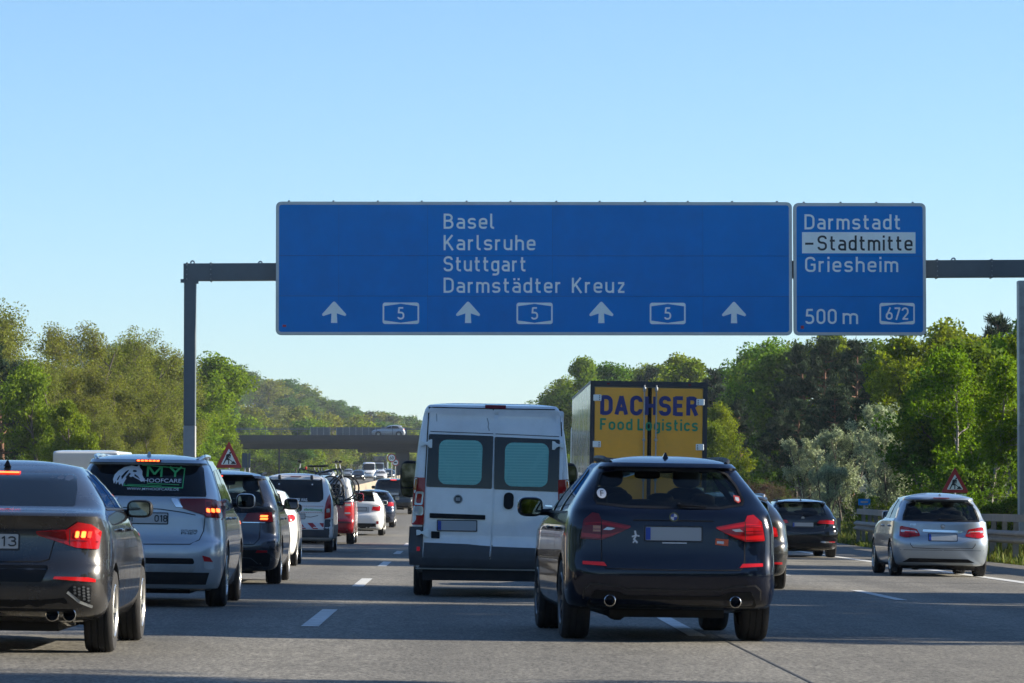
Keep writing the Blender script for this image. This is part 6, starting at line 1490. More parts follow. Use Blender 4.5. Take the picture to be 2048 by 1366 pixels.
# ============ small white hatchback
c = Car('hatchback', 'small white hatchback half hidden behind the dark minivan', 'car', -3.84, 72.4, math.radians(.6), hatch_keys(.86, 4.05, 1.48, 1.02, 1.39, .58, .42, .12, .66, .2, .93, 2.9, 2.15, .93, .09, .32), 1.475, PT['white'], nr=3.6, Rr=.6, axle=.75, wb=2.55, wr=.31, ww=.2, track=.85, ref=(498, 1132, 108), group=LANE1)
c.zbelt = 1.02; U = c.U; c.body(); c.wheels(); c.underbody()
c.patch('rear_window', [(-.60, 1.06), (.60, 1.06), (.50, 1.36), (-.50, 1.36)], 'darkglass', off=.005, rnd=.04)
for sg in (-1, 1):
    t = c.patch('tail_light', [(sg * (.735 + .075 * math.cos(a)), .90 + .072 * math.sin(a)) for a in [2 * math.pi * k / 16 for k in range(16)]], 'red_lens', off=.016, thick=.03, step=.04)
    c.patch('lamp_core', [(sg * (.735 + .04 * math.cos(a)), .90 + .04 * math.sin(a)) for a in [2 * math.pi * k / 12 for k in range(12)]], 'glow_lens', off=.022, thick=.004, parent=t)
    c.patch('side_window', [(.75, 1.06), (1.0, 1.30), (1.6, 1.37), (1.66, 1.05)], 'darkglass', mapper=c.side(sg), off=.005); c.patch('side_window', [(1.71, 1.05), (1.66, 1.37), (2.1, 1.36), (2.75, 1.06)], 'darkglass', mapper=c.side(sg), off=.005)
c.patch('lower_bumper', [(-.66, .24), (.66, .24), (.64, .40), (-.64, .40)], 'plastic', off=.006, rnd=.03); c.plate(0, .80, .52, .11, 'plate'); c.mirror(1, 2.45, 1.09, .20, .075, .10, M['plastic']); c.mirror(-1, 2.45, 1.09, .20, .075, .10, M['plastic']); c.fin(.1); c.face(); c.door_seams((1.69, 2.8))
c.patch('third_brake_light', [(-.12, 1.375), (.12, 1.375), (.12, 1.39), (-.12, 1.39)], 'red_lens', off=.015)
c.patch('windscreen', [(-.70, 1.06), (.70, 1.06), (.54, 1.36), (-.54, 1.36)], 'darkglass', mapper=c.front, off=.005)

# ============ white box-shaped van with red chevrons
c = Car('delivery_van', 'white compact van with red chevrons and dark rear window', 'van', -3.88, 93.0, 0.0,
    [(.24, .76, .7, 4.0), (.30, .88, .10, 4.2), (.40, .92, .01, 4.33), (.60, .925, 0, 4.36), (.64, .925, .03, 4.34), (.90, .925, .045, 4.2), (1.05, .922, .05, 3.7), (1.10, .915, .055, 3.45), (1.2, .90, .07, 3.35), (1.45, .83, .14, 2.95), (1.68, .755, .22, 2.55), (1.76, .715, .21, 2.4), (1.81, .66, .25, 2.25)], 1.90, PT['white'], nr=6, Rr=.42, axle=.8, wb=2.78, wr=.33, ww=.21, track=.905, ref=(590, 1105, 84.0), group=LANE1, roof_p=2.8)
c.zbelt = 1.15; U = c.U; c.body(); c.wheels(); c.underbody(); F4 = lambda a, b: U(520 + a / 5.465, 880 + b / 5.465)
rw = [F4(*p) for p in ((545, 676), (650, 674), (690, 645), (692, 590), (672, 420), (640, 402), (545, 398))]; rw = rw + [(-x, z) for x, z in rw[::-1]]
g = c.patch('rear_window', rw, 'darkglass', off=.006, thick=.014)
a, b = F4(365, 668), F4(520, 668); c.text('window_lettering', 'EGER WAS.', a[0], a[1], .10, 'white_print', fit=b[0] - a[0], bold=.03, parent=g, off=.012)
a, b = F4(480, 770), F4(682, 775); c.text('door_lettering', 'ellerfahrzeug', a[0], a[1], .085, M['green_print'], fit=b[0] - a[0], bold=.02, off=.006)
for zz in (724, 795):
    for k in range(12): a = F4(400 + k * 25, zz); c.patch('red_dash', [(a[0], a[1]), (a[0] + .034, a[1]), (a[0] + .034, a[1] + .012), (a[0], a[1] + .012)], 'sign_red', off=.006, thick=.002)
z0, z1 = F4(0, 972)[1], F4(0, 905)[1]; band = c.patch('chevron_band', [(-.70, z0), (.70, z0), (.70, z1), (-.70, z1)], 'white_print', off=.006, thick=.004)
for k in range(3):
    for sg in (-1, 1):
        xx = sg * (.10 + .29 * k + .05); d = -sg * .14
        q = [(xx, z0), (xx + .13, z0), (xx + .13 + d, z1), (xx + d, z1)]; q = [(min(max(x, -.695), .695), z) for x, z in q]
        c.patch('red_chevron', q, 'sign_red', off=.010, thick=.003, parent=band)
for sg in (-1, 1):
    Q = lambda pts: (lambda q: q[::-1] if sg > 0 else q)([(sg * x, z) for x, z in pts])
    t = c.patch('tail_light', Q([F4(708, 862), F4(708, 760), F4(718, 690), F4(740, 620), F4(762, 583), F4(776, 640), F4(780, 760), F4(778, 840)]), 'red_lens', off=.016, thick=.03, step=.06)
    c.patch('reverse_lamp', Q([F4(728, 790), F4(765, 785), F4(765, 745), F4(728, 748)]), 'clear_lens', off=.021, thick=.004, parent=t, rnd=.01)
    h = F4(560, 404); mb = MB(); y = c.rear(h[0], h[1])[1]; mb.blob((sg * h[0], y - .02, h[1]), (.04, .045, .06), 3.5, 12, 8); mb.build('door_hinge', M['trim'], c.root, smooth=True)
    c.patch('side_window', [(.55, 1.2), (.75, 1.65), (1.7, 1.67), (1.75, 1.18)], 'darkglass', mapper=c.side(sg), off=.005); c.patch('side_window', [(1.9, 1.18), (1.88, 1.66), (2.5, 1.65), (3.2, 1.18)], 'darkglass', mapper=c.side(sg), off=.005)
    c.patch('side_cladding', [(.35, .32), (3.9, .32), (3.9, .66), (.35, .66)], 'trim', mapper=c.side(sg), off=.008)
    c.patch('window_dot', [(sg * (.40 + .02 * math.cos(a)), 1.63 + .02 * math.sin(a)) for a in [2 * math.pi * k / 8 for k in range(8)]], 'white_print', off=.012, thick=.002, parent=g)
c.patch('rear_bumper', [(-.90, .27), (.90, .27), (.915, .42), (.912, .80), (.72, .80), (.70, .545), (-.70, .545), (-.72, .80), (-.912, .80), (-.915, .42)], 'trim', off=.012, thick=.03, rnd=.01)
c.strip('door_crease', [F4(480, 838), F4(560, 842), F4(640, 822)], .014, 'trim', off=.005)
c.patch('third_brake_light', [(-.13, 1.80), (.13, 1.80), (.13, 1.825), (-.13, 1.825)], 'dark_lens', off=.02); c.mirror(1, 2.95, 1.25, .22, .12, .11, M['plastic']); c.mirror(-1, 2.95, 1.25, .22, .12, .11, M['plastic']); c.face(); c.plate(-.02, .86, .52, .11, 'plate')
c.patch('windscreen', [(-.78, 1.2), (.78, 1.2), (.70, 1.66), (-.70, 1.66)], 'darkglass', mapper=c.front, off=.005)

# ============ red van carrying bicycles
c = Car('passenger_van', 'red passenger van with bicycles hanging on its tailgate', 'van', -3.88, 111.0, 0.0,
    [(.25, .8, .7, 4.5), (.32, .92, .08, 4.75), (.45, .95, .0, 4.86), (.64, .955, 0, 4.88), (.70, .955, .03, 4.86), (1.0, .95, .05, 4.6), (1.1, .945, .055, 4.2), (1.2, .935, .07, 4.0), (1.5, .88, .15, 3.5), (1.8, .81, .24, 3.05), (1.88, .78, .25, 2.9), (1.92, .74, .28, 2.75)], 1.975, PT['red'], nr=6, Rr=.4, axle=.95, wb=3.0, wr=.34, ww=.23, track=.945, ref=(649, 1089, 69.7), group=LANE1, roof_p=2.8)
c.zbelt = 1.2; U = c.U; c.body(); c.wheels(); c.underbody()
c.body_ob.data.materials.append(PT['silverblue'])
for q in c.body_ob.data.polygons:
    if q.center.z > 1.19 and q.material_index == 0: q.material_index = 2
c.patch('rear_window', [(-.72, 1.2), (.72, 1.2), (.64, 1.72), (-.64, 1.72)], 'darkglass', off=.006, rnd=.06)
for sg in (-1, 1):
    Q = lambda pts: (lambda q: q[::-1] if sg > 0 else q)([(sg * x, z) for x, z in pts])
    t = c.patch('tail_light', Q([(.66, .83), (.86, .83), (.87, 1.18), (.68, 1.18)]), 'glow_lens', off=.016, thick=.03, rnd=.02); c.patch('reverse_lamp', Q([(.67, 1.10), (.85, 1.10), (.85, 1.17), (.68, 1.17)]), 'clear_lens', off=.021, thick=.004, parent=t); c.patch('reverse_lamp', Q([(.68, .87), (.84, .87), (.84, .92), (.68, .92)]), 'clear_lens', off=.021, thick=.004, parent=t)
    c.patch('side_window', [(.5, 1.25), (.65, 1.78), (2.0, 1.8), (2.0, 1.24)], 'darkglass', mapper=c.side(sg), off=.005); c.patch('side_window', [(2.1, 1.24), (2.1, 1.8), (2.95, 1.78), (3.75, 1.24)], 'darkglass', mapper=c.side(sg), off=.005)
    c.patch('rear_pillar_panel', Q([(.74, 1.22), (.90, 1.22), (.80, 1.80), (.69, 1.80)]), 'galv', off=.006)
c.strip('bumper_crease', [(-.94, .62), (.94, .62)], .03, 'seam'); c.strip('hatch_gap', [(-.8, .66), (.8, .66)], .012, 'seam'); c.patch('lower_bumper', [(-.8, .27), (.8, .27), (.8, .36), (-.8, .36)], 'plastic', off=.006)
c.plate(0, .95, .52, .11, 'plate'); c.mirror(1, 3.35, 1.35, .22, .13, .10); c.mirror(-1, 3.35, 1.35, .22, .13, .10); c.face(zl=.8)
c.patch('windscreen', [(-.82, 1.25), (.82, 1.25), (.74, 1.8), (-.74, 1.8)], 'darkglass', mapper=c.front, off=.005)
rk = MB(); rk.tube([(-.55, -.02, 1.75), (-.55, -.30, 1.30), (-.55, -.34, 1.16), (-.55, .0, 1.06)], .022, 8); rk.tube([(.55, -.02, 1.75), (.55, -.30, 1.30), (.55, -.34, 1.16), (.55, .0, 1.06)], .022, 8)
ro = rk.build('bike_rack', M['galv'], c.root, smooth=True)
for yy in (-.16, -.36):
    mb = MB(); mb.box(-.85, .95, yy - .05, yy + .05, 1.20, 1.235); mb.build('wheel_channel', M['galv'], ro)

# ============ white Japanese-style hatchback, dark SUV, black van ahead
c = Car('hatchback', 'white hatchback with clear-edged red lamps ahead of the red van', 'car', -3.32, 131.6, 0.0, hatch_keys(.865, 4.2, 1.53, 1.06, 1.43, .60, .40, .10, .70, .2, .95, 3.0, 2.2, .94, .10, .33), 1.535, PT['white'], nr=3.8, Rr=.55, axle=.78, wb=2.6, wr=.32, ww=.205, track=.855, ref=(718, 1071, 58.4), group=LANE1)
c.zbelt = 1.06; U = c.U; rw = [U(*p) for p in ((687, 1003), (749, 1003), (744, 984), (739, 982), (698, 982), (692, 984))]
swd = [[(.8, 1.09), (1.0, 1.37), (1.6, 1.40), (1.66, 1.09)], [(1.71, 1.09), (1.66, 1.40), (2.15, 1.39), (2.85, 1.09)]]; wsd = [(-.70, 1.09), (.70, 1.09), (.55, 1.38), (-.55, 1.38)]
c.body(see=True, windows=swd, wind=wsd, rear_win=rw); c.patch('rear_window', rw, 'tint', off=-.01, thick=.004); c.patch('windscreen', wsd, 'clear', mapper=c.front, off=-.01, thick=.004); c.cabin(); c.wheels(); c.underbody()
for sg in (-1, 1):
    for p in swd: c.patch('side_window', p, 'tint', mapper=c.side(sg), off=-.006, thick=.004)
    Q = lambda pts: (lambda q: q[::-1] if sg > 0 else q)([(sg * x, z) for x, z in pts])
    t = c.patch('tail_light', Q([U(743, 1021), U(760, 1021.5), U(762, 1013), U(757, 1009), U(746, 1010)]), 'red_lens', off=.016, thick=.03, step=.05); c.patch('clear_edge', Q([U(745, 1013), U(761, 1013), U(757, 1009.5), U(746, 1010)]), 'clear_lens', off=.02, thick=.004, parent=t)
    c.patch('fog_lamp', Q([(.60, .40), (.68, .40), (.68, .50), (.60, .50)]), 'dark_lens', off=.01, rnd=.02)
c.patch('plate_recess', [(-.35, .80), (.35, .80), (.35, .98), (-.35, .98)], 'silver_skid' if 'silver_skid' in M else 'plate_grey', off=.003); c.plate(0.0, .90, .50, .11, 'plate_grey')
c.patch('lower_bumper', [(-.60, .24), (.60, .24), (.58, .42), (-.58, .42)], 'under', off=.006); c.wiper(-.3, 1.13, .1, 1.14); c.fin(.1); c.mirror(1, 2.5, 1.12, .2, .075, .10); c.mirror(-1, 2.5, 1.12, .2, .075, .10); c.face(); c.patch('third_brake_light', [(-.13, 1.40), (.13, 1.40), (.13, 1.415), (-.13, 1.415)], 'red_lens', off=.018)
def simple(name, label, cat, X, D, yaw, keys, ztop, p, **k):
    lit = k.pop('lit', False); lw = k.pop('lens', 'red_lens'); fr = k.pop('front', True); roll = k.pop('roll', True); brake = k.pop('brake', False)
    zb = k.pop('zb'); zwin = k.pop('zwin', None); c = Car(name, label, cat, X, D, yaw, keys, ztop, p, roll=roll, **k); c.zbelt = zb; c.body(dz=.07); c.wheels(); c.underbody(); W = c.W; wt = c.wk[-1]; zc = c.zc
    c.patch('rear_window', [(-W * .76, zb + .05), (W * .76, zb + .05), (wt * .9, zc - .07), (-wt * .9, zc - .07)], 'darkglass', off=.006, rnd=.04)
    for sg in (-1, 1):
        Q = lambda pts: (lambda q: q[::-1] if sg > 0 else q)([(sg * x, z) for x, z in pts])
        c.patch('tail_light', Q([(W * .66, zb - .20), (W * .93, zb - .21), (W * .93, zb - .04), (W * .70, zb - .05)]), lw, off=.014, thick=.03)
        y0, y1 = c.yr(zb + .08) + .5, c.yf(zb + .08) - .25; ya, yb = c.yr(zc - .08) + .55, c.yf(zc - .08) - .1; ym = (y0 + y1) / 2 - .1
        c.patch('side_window', [(y0, zb + .05), (ya, (zwin or zc) - .06), (ym - .03, (zwin or zc) - .05), (ym - .03, zb + .05)], 'darkglass', mapper=c.side(sg), off=.005); c.patch('side_window', [(ym + .03, zb + .05), (ym + .03, (zwin or zc) - .05), (yb, (zwin or zc) - .06), (y1, zb + .05)], 'darkglass', mapper=c.side(sg), off=.005)
        c.mirror(sg, y1 - .25, zb + .09, .2, .08, .10)
    c.patch('windscreen', [(-W * .82, zb + .04), (W * .82, zb + .04), (wt * .95, (zwin or zc) - .05), (-wt * .95, (zwin or zc) - .05)], 'darkglass', mapper=c.front, off=.005)
    c.patch('lower_bumper', [(-W * .8, c.zk[0] + .05), (W * .8, c.zk[0] + .05), (W * .78, .42), (-W * .78, .42)], 'plastic', off=.006); c.plate(0, zb - .2, .52, .11, 'plate_grey')
    c.patch('third_brake_light', [(-.14, zc - .035), (.14, zc - .035), (.14, zc - .012), (-.14, zc - .012)], 'brake' if brake else 'dark_lens', off=.03)
    c.face(lit=lit, zl=max(.62, zb - .38)); return c
simple('estate_car', 'dark blue estate car right of the white hatchback, half hidden', 'car', -3.27, 151, 0, hatch_keys(.88, 4.5, 1.5, 1.05, 1.40, .60, .38), 1.48, PT['blue'], zb=1.05, group=LANE1, axle=.85, wb=2.7)
c = simple('passenger_van', 'dark passenger van farthest ahead in the left lane, beside the white van mirror', 'van', -3.10, 190, 0, [(.25, .8, .7, 4.5), (.32, .92, .08, 4.75), (.45, .95, .0, 4.86), (.64, .955, 0, 4.88), (.70, .955, .03, 4.86), (1.0, .95, .05, 4.6), (1.1, .945, .055, 4.2), (1.2, .935, .07, 4.0), (1.5, .88, .15, 3.5), (1.62, .81, .24, 3.05), (1.68, .78, .25, 2.9), (1.71, .74, .28, 2.75)], 1.75, PT['darkgreen'], zb=1.2, group=LANE1, axle=.95, wb=3.0, wr=.34, nr=6, Rr=.4, roof_p=2.8, brake=True)

# ============ dark grey estate behind the SUV
LANE3 = 'cars in the lanes on the right'
c = Car('estate_car', 'dark grey estate half hidden by the blue-black SUV', 'car', 4.07, 58.0, 0.0, hatch_keys(.90, 4.6, 1.5, 1.02, 1.38, .60, .42, .10, .66, .19, .93, 3.1, 2.3, .935, .10, .32), 1.455, PT['darkgreen'], nr=4.0, Rr=.55, axle=.88, wb=2.67, wr=.325, ww=.22, track=.895, ref=(1458, 1178.6, 134.6), group=LANE3)
c.zbelt = 1.02; U = c.U; c.body(); c.wheels(); c.underbody()
c.patch('rear_window', [(-.63, 1.06), (.63, 1.06), (.51, 1.34), (-.51, 1.34)], 'darkglass', off=.006, rnd=.04)
for sg in (-1, 1):
    Q = lambda pts: (lambda q: q[::-1] if sg > 0 else q)([(sg * x, z) for x, z in pts])
    t = c.patch('tail_light', Q([U(1528, 1073), U(1556, 1072), U(1553, 1056), U(1546, 1052), U(1528, 1053)]), 'red_lens', off=.016, thick=.03, rnd=.01, step=.05); c.patch('lamp_core', Q([U(1543, 1068), U(1552, 1068), U(1551, 1055), U(1545, 1055)]), 'glow_lens', off=.021, thick=.004, parent=t)
    c.patch('reflector', Q([U(1538, 1127), U(1565, 1128), U(1565, 1123), U(1538, 1123)]), 'red_lens', off=.01); c.strip('exhaust_trim', [(sg * x, z) for x, z in (U(1538, 1134), U(1546, 1138), U(1553, 1148))], .016, 'chrome', off=.012)
    c.patch('side_window', [(.7, 1.05), (.95, 1.32), (1.55, 1.36), (1.62, 1.05)], 'darkglass', mapper=c.side(sg), off=.005); c.patch('side_window', [(1.67, 1.05), (1.62, 1.36), (2.25, 1.35), (2.95, 1.05)], 'darkglass', mapper=c.side(sg), off=.005)
c.patch('lower_bumper', [(-.70, .24), (.70, .24), (.72, .38), (-.72, .38)], 'plastic', off=.006); c.plate(0, .80, .52, .11, 'plate_grey'); c.rails('galv', .2, 2.4, .04, .045, .016); c.mirror(1, 2.62, 1.07, .22, .08, .105); c.mirror(-1, 2.62, 1.07, .22, .08, .105); c.face(); c.fin(.2); c.handles((1.2, 2.1), .9)
c.patch('windscreen', [(-.74, 1.06), (.74, 1.06), (.56, 1.35), (-.56, 1.35)], 'darkglass', mapper=c.front, off=.005)

# ============ black estate
c = Car('estate_car', 'black estate car with thin red lamps in the right lane by the guard rail', 'car', 8.72, 97.5, math.radians(.8), hatch_keys(.925, 4.95, 1.5, 1.0, 1.40, .64, .55, .12, .68, .19, .92, 3.3, 2.5, .93, .11, .32), 1.475, PT['black'], nr=4.0, Rr=.6, axle=.95, wb=2.95, wr=.345, ww=.235, track=.92, ref=(1599, 1116, 79.7), group=LANE3)
c.zbelt = 1.0; U = c.U; rw = [U(*p) for p in ((1551, 1032), (1647, 1032), (1642, 1010), (1634, 1004), (1564, 1004), (1556, 1010))]
swd = [[(.85, 1.04), (1.15, 1.33), (1.8, 1.37), (1.86, 1.04)], [(1.91, 1.04), (1.86, 1.37), (2.5, 1.36), (3.2, 1.04)]]; wsd = [(-.76, 1.04), (.76, 1.04), (.60, 1.36), (-.60, 1.36)]
c.body(see=True, windows=swd, wind=wsd, rear_win=rw); c.patch('rear_window', rw, 'tint', off=-.012, thick=.004); c.patch('windscreen', wsd, 'clear', mapper=c.front, off=-.012, thick=.004); c.cabin(); c.wheels(); c.underbody()
for sg in (-1, 1):
    for p in swd: c.patch('side_window', p, 'tint', mapper=c.side(sg), off=-.008, thick=.004)
    Q = lambda pts: (lambda q: q[::-1] if sg > 0 else q)([(sg * x, z) for x, z in pts])
    t = c.patch('tail_light', Q([U(1627, 1047), U(1662, 1049), U(1663, 1043), U(1650, 1040), U(1633, 1041)]), 'red_lens', off=.015, thick=.03, step=.05)
    for zz in (1042.5, 1046.5): c.patch('light_band', Q([U(1630, zz + 1), U(1662, zz + 1.6), U(1662, zz - .2), U(1632, zz - .6)]), 'glow_lens', off=.02, thick=.004, parent=t)
    c.patch('bumper_trim', Q([U(1634, 1086), U(1662, 1087), U(1667, 1083.5), U(1634, 1083)]), 'chrome', off=.010); c.patch('reflector', Q([U(1652, 1085), U(1664, 1085.5), U(1664, 1083.5), U(1652, 1083.5)]), 'red_lens', off=.016, thick=.003)
    c.strip('hatch_gap', [(sg * x, z) for x, z in (U(1645, 1049), U(1640, 1064), U(1599, 1068))], .012, 'trim')
c.patch('lower_bumper', [(-.75, .23), (.75, .23), (.74, .36), (-.74, .36)], 'plastic', off=.006); c.plate(0, U(0, 1051)[1], .52, .12, 'plate_grey'); c.ring_badge(0, U(0, 1037)[1], .045, 'chrome', 'plate_grey'); c.fin(.25, .05); c.mirror(1, 2.9, 1.06, .22, .08, .105); c.mirror(-1, 2.9, 1.06, .22, .08, .105); c.rails('plastic', .3, 2.6, .05, .04, .014); c.wiper(0, 1.06, .35, 1.09); c.face()

# ============ silver tall hatchback on the right
c = Car('hatchback', 'silver tall hatchback alone in the right lane beside the guard rail', 'car', 8.98, 71.6, math.radians(.3), hatch_keys(.893, 4.36, 1.56, 1.04, 1.46, .635, .42, .12, .70, .2, .97, 3.25, 2.35, .935, .11, .34), 1.555, PT['silver'], nr=3.9, Rr=.58, axle=.82, wb=2.70, wr=.325, ww=.215, track=.885, ref=(1882, 1154.5, 108.8), group=LANE3, rim='rim')
c.zbelt = 1.04; U = c.U; G = lambda a, b: U(1460 + a / 2.811, 880 + b / 2.811)
rw = [G(*p) for p in ((968, 452), (1190, 456), (1394, 455), (1396, 440), (1372, 365), (1345, 349), (1030, 347), (1000, 362), (972, 430))]
swd = [[(.72, 1.07), (.95, 1.38), (1.5, 1.43), (1.58, 1.07)], [(1.63, 1.07), (1.56, 1.43), (2.3, 1.42), (2.40, 1.08)], [(2.45, 1.08), (2.36, 1.41), (3.0, 1.10)]]; wsd = [(-.76, 1.08), (.76, 1.08), (.60, 1.42), (-.60, 1.42)]
c.body(see=True, windows=swd, wind=wsd, rear_win=rw); c.patch('rear_window', rw, 'tint_mid', off=-.012, thick=.004); c.patch('windscreen', wsd, 'clear', mapper=c.front, off=-.012, thick=.004); c.cabin(); c.wheels(); c.underbody()
c.strip('window_seal', rw + [rw[0]], .03, 'plastic', off=.004, closed=True)
for sg in (-1, 1):
    for p in swd: c.patch('side_window', p, 'tint_mid', mapper=c.side(sg), off=-.008, thick=.004)
    Q = lambda pts: (lambda q: q[::-1] if sg > 0 else q)([(sg * x, z) for x, z in pts])
    t = c.patch('tail_light', Q([G(1312, 542), G(1395, 552), G(1428, 545), G(1424, 492), G(1415, 487), G(1345, 500), G(1330, 505)]), 'red_lens', off=.016, thick=.03, rnd=.02, step=.06)
    c.strip('lamp_split', [(sg * x, z) for x, z in (G(1368, 497), G(1372, 549))], .008, 'seam', off=.02, parent=t)
    c.patch('clear_band', Q([G(1326, 526), G(1420, 520), G(1420, 508), G(1338, 514)]), 'clear_lens', off=.021, thick=.004, parent=t); c.patch('light_band', Q([G(1340, 524), G(1400, 522), G(1400, 516), G(1342, 518)]), 'glow_lens', off=.024, thick=.003, parent=t)
    c.strip('hatch_gap', [(sg * x, z) for x, z in (G(1375, 553), G(1370, 590), G(1355, 610), G(1187, 614))], .010, 'seam'); c.strip('bumper_line', [(sg * x, z) for x, z in (G(1190, 622), G(1425, 622))], .008, 'trim', off=.002)
c.patch('lower_bumper', [G(*p) for p in ((945, 728), (1400, 735), (1368, 690), (1330, 672), (1000, 668), (965, 690))], 'plastic', off=.008, rnd=.03)
c.patch('chrome_strip', [G(1073, 518), G(1300, 522), G(1300, 510), G(1073, 505)], 'chrome', off=.018, thick=.03, rnd=.012)
x, z = G(1186, 549); c.plate(x, z, .52, .12, 'plate_grey'); x, z = G(1187, 487)
b, y = c.ring_badge(x, z, .042, 'chrome', 'plate_grey'); mb = MB()
for a in (90, 210, 330): mb.tube([(x, y - .006, z), (x + .036 * math.cos(math.radians(a)), y - .006, z + .036 * math.sin(math.radians(a)))], [.008, .003], 5)
mb.build('badge_star', M['chrome'], b)
x, z = G(1004, 482); c.text('badge_lettering', 'B 180', x, z, .045, 'chrome', off=.008)
c.fin(.2, .05); c.mirror(1, 2.85, 1.12, .21, .085, .11); c.mirror(-1, 2.85, 1.12, .21, .085, .11); c.handles((1.1, 2.1), .93); c.door_seams((1.6, 2.42)); c.face(); c.wiper(-.05, 1.06, .36, 1.075)
c.patch('third_brake_light', [(-.15, 1.447), (.15, 1.447), (.15, 1.462), (-.15, 1.462)], 'dark_lens', off=.02)

# ============ orange-doored lorry
T = empty('lorry', (4.21, 84.7, gz(4.21, 84.7)), (0, math.atan(CROSS), 0), 'box lorry with orange rear doors lettered DACHSER in the third lane', 'lorry')
tw, th, tl_ = 1.29, 3.98, 13.6
LZ = lambda py: (1009 - py) / FPX * 84.7 + CAMH - gz(4.28, 84.7)
LX = lambda px: (px - 912) / FPX * 84.7 - 4.21
M['lorry_side'] = mat('pale_grp_side', (0.46, 0.47, 0.44), 0.28, 0.1, coat=.5, var=.1, vscale=1.0); M['lorry_orange'] = mat('orange_door', (0.86, 0.40, 0.03), .45, coat=.15, var=.06, vscale=2, dirt=((.2, .16, .1), .15)); M['lorry_frame'] = mat('lorry_frame', (0.03, 0.034, 0.042), .45, .2, var=.2, vscale=4); M['dark_blue_print'] = mat('dark_blue_print', (0.02, 0.03, 0.17), .5); M['deep_green_print'] = mat('deep_green_print', (0.01, 0.24, 0.12), .5)
mb = MB(); mb.box(-tw + .02, tw - .02, .1, tl_, 1.12, th - .02); mb.build('box_core', M['lorry_side'], T)
for sg in (-1, 1):
    for k in range(10):
        a, b = .12 + k * 1.348, .12 + (k + 1) * 1.348
        mb = MB(); x = sg * (tw - .018); x2 = sg * tw; mb.box(min(x, x2), max(x, x2), a + .012, b - .012, 1.16, th - .06); mb.build('side_panel', M['lorry_side'], T)
    mb = MB(); x = sg * (tw - .03); x2 = sg * (tw + .008); mb.box(min(x, x2), max(x, x2), .1, tl_, th - .05, th); mb.build('top_edge', M['galv'], T)
    mb = MB(); mb.box(min(x, x2), max(x, x2), .1, tl_, 1.0, 1.15); mb.build('bottom_edge', M['lorry_frame'], T)
mb = MB(); mb.box(-tw - .005, -tw + .085, 0, .12, 1.0, th); mb.box(tw - .085, tw + .005, 0, .12, 1.0, th); mb.box(-tw + .085, tw - .085, 0, .12, th - .12, th); mb.box(-tw + .085, tw - .085, 0, .12, 1.0, 1.12); rf = mb.build('rear_frame', M['lorry_frame'], T)
ds = {}
for sg, a, b in ((-1, -tw + .095, LX(1291)), (1, LX(1299), tw - .095)):
    mb = MB(); mb.box(a, b, .02, .09, 1.14, th - .14); d = mb.build('rear_door', M['lorry_orange'], T); bevel_mesh(d.data, .012, 2); ds[sg] = d
    mb = MB(); xe = b if sg < 0 else a; mb.box(xe - .012 if sg < 0 else xe - .03, xe + .03 if sg < 0 else xe + .012, .028, .08, 1.14, th - .14); mb.build('door_seal', M['plastic'], d)
for s_, xa, xb, yb, cap, m, bo in (('DACHSER', 1196, 1393, 830, 37, 'dark_blue_print', .215), ('Food', 1196, 1261, 861, 23, 'deep_green_print', .17), ('Logistics', 1271, 1392, 861, 23, 'deep_green_print', .17)):
    lay = []; adv = 0.0; cp = cap / FPX * 84.7
    for ch in s_: lay.append((ch, adv)); adv += GLY[ch][0] + .31
    kx = (LX(xb) - LX(xa) - bo * cp) / (adv - .31)
    for ch, ox in lay:
        mb = MB(); g_ = GLY[ch]
        din(mb, ch, LX(xa) + ox * kx, LZ(yb), cp, LX(xa) + ox * kx + g_[0] * kx + bo * cp if g_[0] > .01 else None, -.0125, w=bo); mb.build('door_lettering', M[m], T)
mb = MB(); mb.box(LX(1291) + .032, LX(1299) - .032, .06, .095, 1.13, th - .13); mb.build('door_gap_strip', M['plastic'], T)
for px in (1284, 1308):
    mb = MB(); mb.tube([(LX(px), -.03, 1.1), (LX(px), -.03, th - .08)], .017, 8); bar = mb.build('lock_bar', M['galv'], T, smooth=True)
    for py in (779, 880, 960):
        mb = MB(); mb.blob((LX(px), -.03, LZ(py)), (.035, .03, .035 if py > 800 else .06), 3, 12, 8); mb.build('bar_bracket', M['galv'], bar, smooth=True)
for sg in (-1, 1):
    for py in (797, 803, 890, 893, 980):
        if (sg < 0) != (py in (797, 890, 980)) and py != 980: continue
        mb = MB(); x = sg * (tw - .06); mb.box(min(x, x - sg * .18) + 0, max(x, x - sg * .18), -.012, .018, LZ(py) - .07, LZ(py) + .07); h = mb.build('door_hinge', M['sign_white'], T); bevel_mesh(h.data, .01, 1)
        for dz in (-.04, .0, .04):
            mb = MB(); mb.lathe([(0, -.022), (.012, -.022), (.012, -.012)], (x - sg * .14, 0, LZ(py) + dz), 'y', 8); mb.build('hinge_bolt', M['black_print'], h)
for x, w in ((-.9, .03), (.9, .03)):
    mb = MB(); mb.box(x - w, x + w, -.006, .02, th - .075, th - .05); mb.build('marker_lamp', M['dark_lens'], T)
mb = MB(); mb.box(-1.2, 1.2, .05, .15, .50, .62); mb.build('bumper_bar', M['lorry_frame'], T)
for sg in (-1, 1):
    mb = MB(); mb.box(sg * .95 - .22, sg * .95 + .22, .03, .1, .78, .92); mb.build('tail_light', M['red_lens'], T)
mb = MB(); mb.box(-.5, -.35, .2, 11, .85, 1.05); mb.box(.35, .5, .2, 11, .85, 1.05); mb.build('chassis', M['under'], T)
